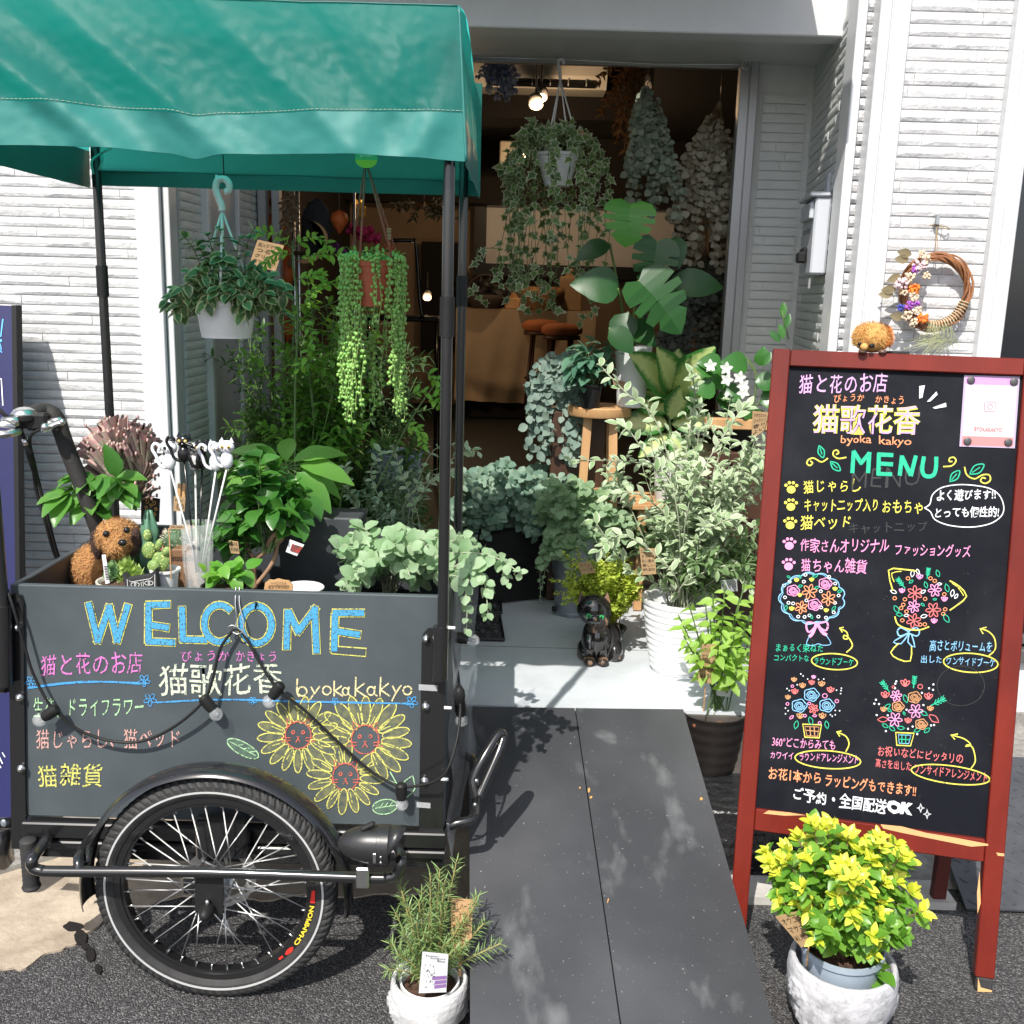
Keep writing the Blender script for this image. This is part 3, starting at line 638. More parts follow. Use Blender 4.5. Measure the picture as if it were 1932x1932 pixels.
# mailbox on the right side wall
pm = PY(1548, 440, 3.33); u2 = V((p1r.x-p0r.x, p1r.y-p0r.y, 0)).normalized(); n2 = V((u2.y, -u2.x, 0)); Rm = MX((u2, -n2, V((0, 0, 1)))).transposed()
tt = .66; base = V((p0r.x, p0r.y, 0)).lerp(V((p1r.x, p1r.y, 0)), .80); zt = PY(1560, 378, base.y).z; zb = PY(1550, 520, base.y).z; cz = (zt+zb)/2; bd = .024
mb_ = thing('mailbox', 'white steel mailbox with a lock on the shaded side wall', 'mailbox', base+V((0, 0, zb)))
bc = base+n2*(bd+.01)+V((0, 0, cz)); mw = .26; mh = zt-zb
mbm = M('white_steel', (.46, .48, .52), .4)
MB().rbox(bc, (mw, bd*2, mh), .006, Rm).build('body', mbm, mb_)
MB().rbox(bc+V((0, 0, mh/2+.006))+n2*.012, (mw+.02, bd*2+.014, .014), .004, Rm).build('lid', mbm, mb_)
MB().rbox(bc+V((0, 0, mh*.28))+n2*(bd+.002), (mw*.8, .006, .012), .001, Rm).build('slot', black_plastic, mb_)
MB().rbox(bc+V((0, 0, mh*.33))+n2*(bd+.006), (mw*.84, .014, .05), .003, Rm).build('flap', mbm, mb_)
MB().rbox(bc+u2*mw*.0+V((0, 0, -mh*.22))+n2*(bd+.008), (.06, .02, .04), .006, Rm).rbox(bc+u2*mw*.12+V((0, 0, -mh*.27))+n2*(bd+.018), (.05, .03, .035), .006, Rm).build('dial', black_plastic, mb_)
MB().rbox(bc+u2*mw*.1+V((0, 0, -mh*.5-.025))+n2*(bd*.4), (.02, .01, .035), .002, Rm).build('padlock', steel, mb_)
MB().rbox(bc+V((0, 0, mh/2+.05))-n2*.03, (.07, .02, .07), .01, Rm).build('bracket', mbm, mb_)
text_map('factory Marulla', lambda u, v: bc+u2*(-mw*.34+mw*.62*u)+V((0, 0, mh*.02+.028*v))+n2*(bd+.002), inkm, mb_)
# ================================================================ CARGO TRIKE WITH CHALKBOARD BOX
PD = 2.03; BXD = 2.60
x0 = PY(18, 1103, PD).x; x1 = PY(845, 1128, PD).x; zt = .866; zb = .345
trike = thing('cargo_trike', 'black cargo tricycle with a chalkboard box lettered WELCOME and a green canopy', 'cargo tricycle', (-.58, 2.3, 0))
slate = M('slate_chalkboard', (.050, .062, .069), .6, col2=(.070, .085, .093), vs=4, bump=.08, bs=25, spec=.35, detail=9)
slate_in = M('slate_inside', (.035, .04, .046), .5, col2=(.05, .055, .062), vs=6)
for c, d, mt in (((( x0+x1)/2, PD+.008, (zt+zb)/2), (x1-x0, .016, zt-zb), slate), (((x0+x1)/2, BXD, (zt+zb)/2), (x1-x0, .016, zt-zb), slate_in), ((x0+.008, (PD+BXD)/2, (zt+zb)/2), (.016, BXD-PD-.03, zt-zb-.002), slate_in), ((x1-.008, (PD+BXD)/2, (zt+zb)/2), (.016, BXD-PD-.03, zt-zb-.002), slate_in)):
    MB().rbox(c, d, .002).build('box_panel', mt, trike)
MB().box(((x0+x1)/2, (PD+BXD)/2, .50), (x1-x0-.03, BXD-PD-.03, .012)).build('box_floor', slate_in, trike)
# frame rails and corner posts
for c_, d_ in ((((x0+x1)/2, PD-.006, .322), (x1-x0+.01, .03, .036)), (((x0+x1)/2, PD-.01, .292), (x1-x0+.01, .035, .018)), (((x0+x1)/2, PD, .268), (x1-x0, .03, .026)), (((x0+x1)/2, BXD, .31), (x1-x0, .03, .06))): MB().rbox(c_, d_, .003).build('lower_rail', black_metal, trike)
def PN(px, py, off=0): return PY(px, py, PD-off)
def plate(pts, th, mat, name, off=.0): 
    ps = [PN(x, y, off) for x, y in pts]; return MB().prism(ps, (0, -th, 0)).build(name, mat, trike)
pr = plate([(796, 1215), (798, 1195), (808, 1184), (838, 1184), (842, 1200), (836, 1604), (790, 1600)], .006, black_metal, 'corner_post', .002)
plr = plate([(18, 1125), (30, 1118), (42, 1122), (46, 1135), (50, 1500), (52, 1600), (24, 1598)], .006, black_metal, 'corner_post', .002)
bolts = [(804, 1206), (803, 1333), (801, 1473), (794, 1610), (33, 1184), (37, 1316), (40, 1450), (46, 1591)]
bm_ = MB().lathe([(.001, -.002), (.0085, -.002), (.0085, .002), (.0055, .003), (.005, .007), (.001, .0085)], (0, 0, 0), 12, MX.Rotation(R(90), 3, 'X')).build('bolt', steel, trike, True)
bme = bm_.data; bm_.matrix_basis = MX.Translation(PN(*bolts[0], .012))
for b_ in bolts[1:]: link('bolt', bme, trike, MX.Translation(PN(*b_, .012)))
m = MB(); m.tube([PN(832, 1182, .025), PN(829, 1282, .025)], .0165, 16); sleeve = m.build('post_sleeve', black_metal, trike, True, ang=40)
m = MB(); m.tube([PN(6, 1142, .025), PN(9, 1292, .025)], .0165, 16); m.build('post_sleeve', black_metal, trike, True, ang=40)
# ---- canopy posts
def postline(X, Y, z0, z1, zs):
    o = MB().tube([(X, Y, z0), (X, Y, z1)], .0115, 14).build('canopy_post', black_metal, trike, True, ang=40)
    MB().tube([(X, Y, zs-.075), (X, Y, zs)], .0145, 14).build('sleeve', black_plastic, o, True, ang=40)
XP = PY(838, 1000, PD-.025).x; XPL = PY(6, 1140, PD-.025).x
zs_ = PY(850, 560, PD).z
postline(XP, PD-.025, .75, 1.93, zs_+.0); postline(XPL, PD-.025, .75, 1.93, zs_)
XB = PY(869, 700, BXD+.03).x; XBL = PY(197, 600, BXD+.03).x
postline(XB, BXD+.03, .5, 1.96, zs_+.05); postline(XBL, BXD+.03, .5, 1.96, zs_+.05)
# ---- canopy
canm = bpy.data.materials.new('turquoise_canopy'); canm.use_nodes = True; n = canm.node_tree.nodes; L = canm.node_tree.links; p_ = n['Principled BSDF']
p_.inputs['Base Color'].default_value = (.012, .135, .120, 1); p_.inputs['Roughness'].default_value = .55; p_.inputs['Specular IOR Level'].default_value = .35
g = n.new('ShaderNodeNewGeometry'); t2 = n.new('ShaderNodeTexNoise'); t2.inputs['Scale'].default_value = 14; t2.inputs['Detail'].default_value = 6; t2.inputs['Distortion'].default_value = 1.2
mp = n.new('ShaderNodeMapping'); mp.inputs['Rotation'].default_value = (0, R(35), 0); mp.inputs['Scale'].default_value = (1.6, 1, .7); L.new(g.outputs['Position'], mp.inputs[0]); L.new(mp.outputs[0], t2.inputs[0])
b = n.new('ShaderNodeBump'); b.inputs['Strength'].default_value = .3; b.inputs['Distance'].default_value = .006; L.new(t2.outputs[0], b.inputs['Height']); L.new(b.outputs[0], p_.inputs['Normal'])
tr = n.new('ShaderNodeBsdfTranslucent'); tr.inputs[0].default_value = (.07, .72, .64, 1); ms = n.new('ShaderNodeMixShader'); ms.inputs[0].default_value = .48
L.new(p_.outputs[0], ms.inputs[1]); L.new(tr.outputs[0], ms.inputs[2]); L.new(ms.outputs[0], n['Material Output'].inputs[0])
hemm = M('canopy_hem', (.018, .16, .14), .45, col2=(.016, .14, .125), vs=12, bump=.1, bs=60)
canopy_hem_front = M('canopy_hem_lit', (.018, .165, .148), .55, bump=.2, bs=16, bdist=.008, spec=.35)
CZT = PY(865, 12, 1.995).z; CX0 = PY(178, 352, 2.68).x; CX1t = PY(865, 10, 1.99).x; CX1 = PY(880, 300, 1.99).x
def sm(a, b, x): t = max(0, min(1, (x-a)/(b-a))); return t*t*(3-2*t)
def foldf(x, z):      # soft creases fanning down to the right
    f = 0
    for k, (a, bb, wdt, amp) in enumerate(((-1.12, 1.3, .045, .028), (-.98, 1.1, .05, -.018), (-.88, 1.2, .04, .018), (-.70, .85, .07, -.012), (-.60, 1.05, .035, .012), (-.42, .7, .03, -.008), (-.33, .8, .05, .008))):
        c = a+(2.0-z)*bb; d = (x-c)/wdt; f += amp*math.exp(-d*d)
    for k, (a, bb, wdt, amp) in enumerate(((-.13, -.9, .03, .008), (-.2, -.7, .03, -.006), (-.28, -.5, .03, .006))):
        c = a+(1.8-z)*-bb*-1; d = (x-(a+(1.8-z)*bb))/wdt; f += amp*math.exp(-d*d)*sm(2.0, 1.85, z)
    q = V((x*.8+z*.6, z*.8-x*.3, 0)); f += .009*noise.noise(V((x*4.5, z*5, 3)))+.010*(1-abs(noise.noise(q*11+V((0, 0, 4))))*2)*.12+.0016*(1-abs(noise.noise(q*27))*2)+.002*noise.noise(q*60)
    return f
def frontpt(u, z):
    zz = (z-1.715)/(CZT-1.715); X1 = CX1+(CX1t-CX1)*max(0, zz); x = CX0+(X1-CX0)*u
    e = min(1, min(u, 1-u)*14)
    dip = .006*sin(pi*((x-CX0)/(CX1-CX0)*2.0 % 1))*(1-max(0, min(1, zz)))*e + (-.008)*(1-max(0, zz))*math.exp(-((x+.60)/.03)**2)
    y = 1.965+.03*max(0, zz)-foldf(x, z)*e*(.35+.65*sin(pi*min(1, max(.12, zz)))) - .012*(1-zz)*sin(pi*u*3)*e
    return V((x, y, z+dip))
def grid(fn, nu, nv):
    vs = [fn(i/nu, j/nv) for j in range(nv+1) for i in range(nu+1)]
    return vs, [(j*(nu+1)+i, j*(nu+1)+i+1, (j+1)*(nu+1)+i+1, (j+1)*(nu+1)+i) for j in range(nv) for i in range(nu)]
def hemz(u): return 1.800-.012*sin(pi*u)*1.2
can = None
m = MB()
m.add(*grid(lambda u, v: frontpt(u, hemz(u)+(CZT-hemz(u))*v), 220, 60))
# top, slightly domed, and right / left / back sides
def toppt(u, v):
    a = frontpt(u, CZT); x = a.x; yb = 2.68; y = a.y+(yb-a.y)*v
    return V((x, y, CZT+.05*sin(pi*v)+.006*noise.noise(V((x*6, y*6, 0)))*sin(pi*v)))
m.add(*grid(toppt, 60, 16))
def sidept(xt, xb_):
    def f(u, v):
        y = frontpt(0, CZT).y+(2.68-frontpt(0, CZT).y)*u; z = 1.80+(CZT-1.80)*v; z += .05*sin(pi*u)*v
        zz = (z-1.715)/.285; return V((xb_+(xt-xb_)*zz+.008*noise.noise(V((y*6, z*7, xt)))*sin(pi*u), y, z))
    return f
sr = sidept(CX1t, CX1); sl_ = sidept(CX0, CX0-.01)
m.add(*grid(sr, 24, 10)); m.add(*grid(sl_, 24, 10))
def backpt(u, v): 
    x = CX0+(CX1-CX0)*u; z = 1.755+(CZT-1.755)*v; return V((x, 2.68+.006*noise.noise(V((x*5, z*5, 1))), z))
m.add(*grid(backpt, 50, 8))
can = m.build('canopy', canm, trike, True)
m = MB()   # hem bands, double thickness
m.add(*grid(lambda u, v: frontpt(u, 1.715+(hemz(u)-1.715)*v)+V((0, -.0015, 0)), 150, 10))
m.build('hem', canopy_hem_front, can, True)
m = MB(); m.add(*grid(lambda u, v: frontpt(u, 1.715+(hemz(u)-1.715)*v)+V((0, .003, 0)), 90, 6))
def sh(fx):
    def f(u, v):
        p = fx(u, 0); return V((p.x+(.004 if fx is sr else -.004)*(1-v), p.y, 1.712+(1.80-1.712)*v))
    return f
m.add(*grid(sh(sr), 24, 4)); m.add(*grid(sh(sl_), 24, 4))
m.add(*grid(lambda u, v: V((CX0+(CX1-CX0)*u, 2.684+.004*sin(u*21), PY(300, 353, 2.68).z+ (1.757-PY(300, 353, 2.68).z)*v)), 50, 3))
m.build('hem', hemm, can, True)
m = MB(); # stitched seam
for k in range(110):
    u = (k+.5)/110; u2_ = u+.006
    a = frontpt(u, hemz(u)+.004); b = frontpt(u2_, hemz(u2_)+.004); m.tube([a+V((0, -.0015, 0)), b+V((0, -.0015, 0))], .0006, 4)
m.build('stitching', M('pale_thread', (.35, .42, .34), .8), can, kind='stuff')
m = MB().tube([frontpt(1, CZT-(CZT-1.715)*k/20)+V((.001, -.002, 0)) for k in range(21)], .003, 6).tube([frontpt(k/60, CZT)+V((0, -.001, .001)) for k in range(61)], .0012, 6)
m.build('piping', hemm, can, True)
m = MB().tube([V((XPL, PD+.02, 1.93)), V((XP, PD+.02, 1.93))], .009, 8).tube([V((XBL, BXD+.03, 1.93)), V((XB, BXD+.03, 1.93))], .009, 8).tube([V((XP, PD+.01, 1.93)), V((XB, BXD+.03, 1.93))], .009, 8).tube([V((XPL, PD+.01, 1.93)), V((XBL, BXD+.03, 1.93))], .009, 8)
m.tube([V((-.62, PD, 1.93)), V((-.62, BXD, 1.93))], .007, 8).tube([V((XPL, 2.32, 1.925)), V((XP, 2.32, 1.925))], .008, 8)
m.build('canopy_frame', black_metal, trike, True)
tiem = M('turquoise_tape', (.10, .45, .38), .6); m = MB()
a = PY(190, 290, BXD); m.tube(smoothpath([a, a+V((.02, -.02, .004)), a+V((.035, -.02, .012))], 4), .003, 5).tube(smoothpath([a, a+V((-.015, -.02, -.02)), a+V((-.012, -.02, -.05))], 4), .003, 5).tube(smoothpath([a, a+V((.012, -.02, -.015)), a+V((.002, -.02, -.04))], 4), .003, 5)
m.build('tie', tiem, can, True)
# ---- wheel
WY = 1.925; WC = V((PY(410, 1700, WY).x, WY, .253)); WR = .252
wh = MB(); NS = 264; ct = 16; rt_ = .024; vs = []; fs = []
for i in range(NS):
    a = 2*pi*i/NS
    for k in range(ct):
        q = 2*pi*k/ct; rad = rt_
        if cos(q) > .3: rad += (.0016 if ((i+int(abs(sin(q))*5)) % 3) else -.0012)
        r_ = WR-rt_+rad*cos(q); vs.append(WC+V((r_*cos(a), rad*sin(q)*.95, r_*sin(a))))
for i in range(NS):
    for k in range(ct): fs.append((i*ct+k, i*ct+(k+1) % ct, ((i+1) % NS)*ct+(k+1) % ct, ((i+1) % NS)*ct+k))
wheel_o = wh.add(vs, fs).build('tyre', black_rubber, trike)
def ring(name, r0, r1, y0, y1, mat, parent, seg=96):
    m = MB(); pr_ = [(r0, y0), (r1, y0), (r1, y1), (r0, y1)]; vs = []; fs = []
    for i in range(seg):
        a = 2*pi*i/seg
        for (r_, y) in pr_: vs.append(V((WC.x+r_*cos(a), WC.y+y, WC.z+r_*sin(a))))
    for i in range(seg):
        for k in range(4): fs.append((i*4+k, ((i+1) % seg)*4+k, ((i+1) % seg)*4+(k+1) % 4, i*4+(k+1) % 4))
    return m.add(vs, fs).build(name, mat, parent, True, ang=30)
ring('reflective_stripe', .2235, .2275, -.0235, -.0215, M('reflective_grey', (.6, .6, .6), .3, metal=.3), wheel_o)
rimo = ring('rim', .197, .209, -.014, .014, black_metal, trike); ring('rim_wall', .190, .198, -.011, .011, black_metal, rimo)
# hub, disc, spokes
MB().tube([WC+V((0, -.04, 0)), WC+V((0, .04, 0))], .016, 16).tube([WC+V((0, -.032, 0)), WC+V((0, -.028, 0))], .027, 20).tube([WC+V((0, .028, 0)), WC+V((0, .032, 0))], .027, 20).build('hub', dull_steel, trike, True, ang=40)
sp = MB().tube([V((0, 0, 0)), V((1, 0, 0))], .0013, 5); spm = None
for i in range(36):
    side = -1 if i % 2 else 1; a = 2*pi*(i+.5)/36; ha = a+(1 if (i//2) % 2 else -1)*R(68)
    A = WC+V((.026*cos(ha), side*.03, .026*sin(ha))); B = WC+V((.193*cos(a), side*.004, .184*sin(a)))
    d = (B-A); q = d.normalized(); z = q.orthogonal().normalized(); y = z.cross(q)
    mt = MX.Identity(4)
    for k in range(3): mt[k][0] = d[k]; mt[k][1] = y[k]; mt[k][2] = z[k]; mt[k][3] = A[k]
    if spm is None: o = sp.build('spoke', M('spoke_steel', (.72, .72, .71), .35, metal=.25), trike, True); spm = o.data; o.matrix_basis = mt
    else: link('spoke', spm, trike, mt)
m = MB(); nip = MB()
for i in range(36): a = 2*pi*(i+.5)/36; A = WC+V((.194*cos(a), 0, .194*sin(a))); nip.tube([A, A+V((-.012*cos(a), 0, -.012*sin(a)))], .0024, 6)
nip.build('spoke_nipples', steel, rimo, True, kind='stuff')
# brake disc with drilled ring
m = MB(); vs = []; fs = []; N = 72
for i in range(N):
    a = 2*pi*i/N; w_ = .002*sin(a*12)
    for r_ in (.052, .058, .064, .073): 
        for y in (.045, .047): vs.append(V((WC.x+.0+(r_+(w_ if r_ > .07 else 0))*cos(a), WC.y+y, WC.z+(r_+(w_ if r_ > .07 else 0))*sin(a))))
for i in range(N):
    j = (i+1) % N
    for s_ in (0, 2):
        if s_ == 2 and False: continue
        hole = (i % 4 == 0)
        b0 = i*8; b1 = j*8
        for q in (0, 1, 2):
            if q == 1 and hole: continue
            fs.append((b0+2*q, b0+2*q+2, b1+2*q+2, b1+2*q)) if s_ == 0 else fs.append((b0+2*q+1, b1+2*q+1, b1+2*q+3, b0+2*q+3))
m.add(vs, fs); 
for k in range(6): a = 2*pi*k/6; m.tube([WC+V((.018*cos(a), .046, .018*sin(a))), WC+V((.054*cos(a+.4), .046, .054*sin(a+.4)))], .004, 6)
m.build('brake_disc', steel, trike)
MB().rbox(WC+V((-.07, .05, -.02)), (.04, .03, .05), .008).rbox(WC+V((-.0, .055, .085)), (.11, .03, .09), .004).build('brake_calliper', black_metal, trike)
# mudguard
m = MB(); vs = []; fs = []; n_ = 60; cs = 9
for i in range(n_+1):
    a = R(-8)+R(196)*i/n_
    for k in range(cs):
        q = (k/(cs-1)-.5)*pi*.95; rr = .270+.014*cos(q); y = .033*sin(q)
        vs.append(WC+V((rr*cos(a)*1.0, y+.004, rr*sin(a)-.01)))
for i in range(n_):
    for k in range(cs-1): fs.append((i*cs+k, i*cs+k+1, (i+1)*cs+k+1, (i+1)*cs+k))
m.add(vs, fs).build('mudguard', black_metal, trike, True)
# axle plate, nut, bumper tube
BT = 1.845
def PB(px, py, o=0): return PY(px, py, BT+o)
MB().prism([PB(368, 1652, .012), PB(421, 1653, .012), PB(420, 1725, .012), PB(368, 1722, .012)], (0, .006, 0)).build('axle_plate', M('satin_black', (.01, .01, .01), .5), trike)
c_ = PB(393, 1714, .01); MB().lathe([(.013, 0), (.016, .006), (.016, .014), (.010, .03), (.006, .034), (.001, .035)], c_, 14, MX.Rotation(R(90), 3, 'X')).build('axle_cap', black_plastic, trike, True, ang=40)
MB().tube([c_+V((0, 0, .002)), c_+V((0, -.006, .022))], .004, 8).build('axle_nut', steel, trike, True)
path = smoothpath([PY(90, 1580, 2.0), PY(82, 1592, 1.92), PB(62, 1620), PB(60, 1634), PB(76, 1642), PB(120, 1644), PB(400, 1646), PB(690, 1656), PB(735, 1655), PB(752, 1645), PB(757, 1622), PY(752, 1603, 1.93), PY(752, 1598, 2.0)], 6)
MB().tube(path, .0112, 12).build('bumper_bar', black_metal, trike, True)
m = MB(); a = PB(150, 1644); m.tube(smoothpath([PY(168, 1580, 2.02), PY(158, 1600, 1.95), PB(148, 1618, .02), a], 4), .010, 8)
m.tube([PY(170, 1600, 1.9), PY(160, 1640, 1.87)], .008, 8); m.build('strut', black_metal, trike, True)
MB().lathe([(.0125, 0), (.0145, .002), (.0145, .024), (.0125, .026)], PB(673, 1656, 0)+V((0, 0, 0)), 14, MX.Rotation(R(90), 3, 'Y')).rbox(PB(684, 1656, -.016), (.026, .01, .045), .003).build('clamp', steel, trike, True, ang=35)
a = PB(684, 1640, -.01); MB().tube([a, PY(684, 1615, BT-.005)], .009, 10).build('lamp_bracket', black_plastic, trike, True)
# headlight
hc = PY(700, 1592, BT-.01); Ry = MX.Rotation(R(90), 3, 'Y')
hl = MB().lathe([(.001, -.066), (.010, -.063), (.022, -.052), (.031, -.034), (.0365, -.008), (.0375, .012), (.0375, .014), (.0385, .0145), (.0385, .036), (.0375, .037), (.036, .0375), (.001, .037)], hc, 28, Ry).build('headlight', M('satin_black_shell', (.02, .02, .021), .35, bump=.05, bs=200), trike, True, ang=35)
m = MB(); vs = []; fs = []
for i in range(19):
    a = pi*i/18; l_ = .028*sin(a)+.004
    for (rr, xx) in ((.0375, .037), (.0375, .037+l_), (.0360, .037+l_), (.0360, .037)): vs.append(hc+V((xx, -rr*cos(a), rr*sin(a))))
for i in range(18):
    for k in range(4): fs.append((i*4+k, (i+1)*4+k, (i+1)*4+(k+1) % 4, i*4+(k+1) % 4))
m.add(vs, fs).build('visor', bpy.data.materials['satin_black_shell'], hl, True)
MB().rbox(hc+V((-.005, -.008, .042)), (.032, .014, .01), .004, MX.Rotation(R(-28), 3, 'Y')).build('switch', black_plastic, hl)
for dz in (0, -.012): MB().ell(hc+V((.024, -.037, dz-.006)), .0028, 8, 6).build('screw', steel, hl, True)
MB().rbox(hc+V((.012, -.0385, -.008)), (.006, .004, .02), .001).build('catch', steel, hl)
# front hoop on the right side
hp = smoothpath([PY(838, 1562, 2.05), PY(862, 1553, 2.05), PY(890, 1545, 2.06), PY(897, 1520, 2.1), PY(893, 1440, 2.2), PY(885, 1428, 2.25), PY(862, 1420, 2.3)], 5)
MB().tube(hp, .0105, 10).build('front_bar', black_metal, trike, True)
lp = smoothpath([PY(897, 1505, 2.06), PY(893, 1470, 2.07), PY(912, 1430, 2.09), PY(936, 1391, 2.12), PY(945, 1383, 2.13), PY(949, 1392, 2.13), PY(940, 1420, 2.11), PY(918, 1470, 2.08), PY(903, 1504, 2.06)], 5)
MB().tube(lp, .0105, 10).build('front_loop', black_metal, trike, True)
for q in ((899, 1473), (896, 1518)): MB().ell(PY(*q, 2.045), .005, 8, 6).build('bolt', steel, trike, True)
# rear bits at the left: rubber foot, tube end
MB().lathe([(.018, -.045), (.02, -.04)]+[(.0165+.001*(k % 2), -.038+.005*k) for k in range(22)]+[(.016, .07)], PY(57, 1640, 1.99), 16).build('rubber_foot', black_rubber, trike, True)
m = MB().tube([PY(-60, 1552, 2.06), PY(22, 1553, 2.04)], .012, 10); m.build('frame_tube', black_metal, trike, True)
MB().ell(PY(7, 1553, 2.025), (.007, .003, .009), 10, 6).build('cap', dull_steel, trike, True)
m = MB().tube([PY(-30, 1290, 2.2), PY(12, 1290, 2.1)], .02, 10).rbox(PY(0, 1600, 2.2), (.05, .05, .1), .01); m.build('frame_joint', black_metal, trike, True)
# handlebar at the rear left
HBD = 2.34
def PH(px, py, o=0): return PY(px, py, HBD+o)
MB().tube(smoothpath([PH(28, 800, -.06), PH(60, 782, -.03), PH(85, 775), PH(103, 785), PH(113, 808), PH(128, 850), PH(150, 905), PH(176, 975), PH(195, 1030, .02)], 5), .0185, 14).build('handlebar', M('foam_black', (.02, .018, .017), .75, bump=.3, bs=200), trike, True)
bell = MB().lathe([(.028, -.012), (.033, -.008), (.033, 0), (.001, .0)], PH(46, 784, -.05), 20).rbox(PH(46, 795, -.05), (.035, .03, .03), .006).build('bell', black_plastic, trike, True, ang=35)
MB().lathe([(.029, 0), (.028, .006), (.021, .014), (.011, .0185), (.001, .02)], PH(46, 784, -.05), 24).build('dome', steel, bell, True)
MB().rbox(PH(88, 800, -.05), (.07, .02, .018), .004, MX.Rotation(R(15), 3, 'Y')).rbox(PH(72, 795, -.05), (.05, .03, .04), .006).build('brake_clamp', black_plastic, trike)
MB().tube(smoothpath([PH(80, 812, -.06), PH(95, 806, -.06), PH(108, 800, -.06), PH(118, 798, -.06)], 3), .006, 8).rbox(PH(104, 797, -.055), (.035, .012, .02), .004, MX.Rotation(R(-10), 3, 'Y')).ell(PH(85, 806, -.07), .010, 10, 6).ell(PH(118, 796, -.06), .007, 10, 6).build('lever_pivot', steel, trike, True, ang=40)
MB().tube(smoothpath([PH(-40, 822, -.1), PH(-5, 820, -.1), PH(18, 818, -.09), PH(36, 813, -.07)], 4), [.009]*13, 8).tube(smoothpath([PH(-10, 800, -.09), PH(10, 802, -.09), PH(28, 805, -.08)], 4), .007, 8).rbox(PH(20, 795, -.08), (.04, .02, .02), .005).build('brake_lever', steel, trike, True, ang=40)
m = MB(); m.tube(smoothpath([PH(-5, 770, -.08), PH(8, 782, -.08), PH(30, 800, -.07), PH(48, 830, -.05), PH(60, 870, -.03), PH(70, 930), PH(86, 985), PH(98, 1030, .03), PH(106, 1052, .05)], 5), .0045, 6)
m.tube(smoothpath([PH(82, 808, -.06), PH(62, 818, -.06), PH(56, 835, -.05), PH(66, 880, -.02), PH(78, 930), PH(92, 985), PH(104, 1030, .03), PH(111, 1052, .05)], 5), .004, 6); m.build('brake_cable', black_plastic, trike, True)
MB().tube([PH(46, 828, -.051), PH(50, 840, -.05)], .007, 8).build('cable_adjuster', steel, trike, True); MB().tube([PH(50, 840, -.05), PH(64, 884, -.02)], .0075, 8).build('cable_sheath', black_plastic, trike, True)
# clear plastic sheet hanging at the front end of the box
clr = bpy.data.materials.new('clear_vinyl'); clr.use_nodes = True; n = clr.node_tree.nodes; L = clr.node_tree.links; p_ = n['Principled BSDF']
p_.inputs['Base Color'].default_value = (.8, .82, .84, 1); p_.inputs['Roughness'].default_value = .12; p_.inputs['Alpha'].default_value = .27; p_.inputs['Specular IOR Level'].default_value = 1
m = MB(); 
def vin(u, v):
    x = x1+.012+.035*u; z = .90-(.62)*v; return V((x+.006*sin(z*30+u*4)*(.3+v), PD-.03+u*.42+.012*sin(v*9+u*11), z+.02*sin(u*9)))
m.add(*grid(vin, 40, 36))
m.build('plastic_sheet', clr, trike, True)
for q in ((851, 1184), (844, 1335), (838, 1470)): MB().tube([PY(q[0]-6, q[1], 2.0), PY(q[0]+8, q[1]+1, 2.0)], .0035, 8).build('sheet_pin', white_pl, trike, True)
for q in ((790, 1291, 825, 1304), (786, 1513, 812, 1525)): MB().prism([PN(q[0], q[1], .0092), PN(q[2], q[1]+2, .0092), PN(q[2], q[3], .0092), PN(q[0], q[3]-2, .0092)], (0, -.0004, 0)).build('tape', clr, trike)
# ---- string lights: own thing
sl_t = thing('string_lights', 'black festoon light string tied to the chalkboard box and hanging in loops', 'string lights', PN(445, 1110))
cord = [PN(14, 1112, .02), PN(26, 1150, .03), PN(45, 1215, .03), PN(62, 1270, .03), PN(90, 1325, .035), PN(108, 1345, .035), PN(150, 1378, .03), PN(210, 1398, .025), PN(270, 1398, .025), PN(330, 1370, .03), PN(382, 1325, .035), PN(400, 1285, .03), PN(415, 1225, .025), PN(437, 1192, .02), PN(445, 1186, .018), PN(462, 1200, .02), PN(490, 1250, .03), PN(522, 1297, .035), PN(580, 1345, .03), PN(640, 1402, .025), PN(700, 1455, .025), PN(752, 1483, .03), PN(790, 1482, .04), PN(825, 1472, .05), PN(845, 1450, .05), PN(860, 1405, .03), PN(868, 1350, .0), PN(866, 1290, -.03), PN(858, 1240, -.05), PN(852, 1200, -.06), PN(858, 1150, -.1), PN(856, 1100, -.2)]
MB().tube(smoothpath(cord, 5), .0032, 7).build('cable', black_plastic, sl_t, True)
glass = bpy.data.materials.new('clear_bulb_glass'); glass.use_nodes = True; p_ = glass.node_tree.nodes['Principled BSDF']; p_.inputs['Alpha'].default_value = .16; p_.inputs['Roughness'].default_value = .03; p_.inputs['Specular IOR Level'].default_value = 1; p_.inputs['Base Color'].default_value = (.9, .92, .92, 1)
def festoon(s, e, d=.035):
    A = PN(*s, d); B = PN(*e, d); dr = (B-A).normalized(); r_ = rot_to(dr)
    r3 = MX((r_.col[0], r_.col[2]*-1, r_.col[1])).transposed()
    q = MB().lathe([(.008, -.012), (.012, -.008), (.0125, .012), (.0105, .022), (.0105, .024)], A, 14, r3).build('socket', black_plastic, sl_t, True, ang=40)
    C = A+dr*.034; MB().lathe([(.006, -.012), (.009, -.010), (.0138, -.002), (.0142, .004), (.011, .011), (.005, .015), (.001, .016)], C, 16, r3).build('bulb', glass, sl_t, True)
    MB().tube([C-dr*.012, C-dr*.002], .0035, 8).tube([C-dr*.002+V((.004, 0, 0)), C+dr*.006, C-dr*.002-V((.004, 0, 0))], .0008, 4).build('filament', dull_steel, sl_t, True)
for s, e in (((100, 1342), (72, 1360)), ((388, 1322), (402, 1340)), ((525, 1298), (510, 1320)), ((757, 1488), (758, 1515))): festoon(s, e)
def fest2(s, e, d):
    global PN
    o = PN; PN = lambda px, py, off=0: PY(px, py, d-off*0); festoon(s, e); PN = o
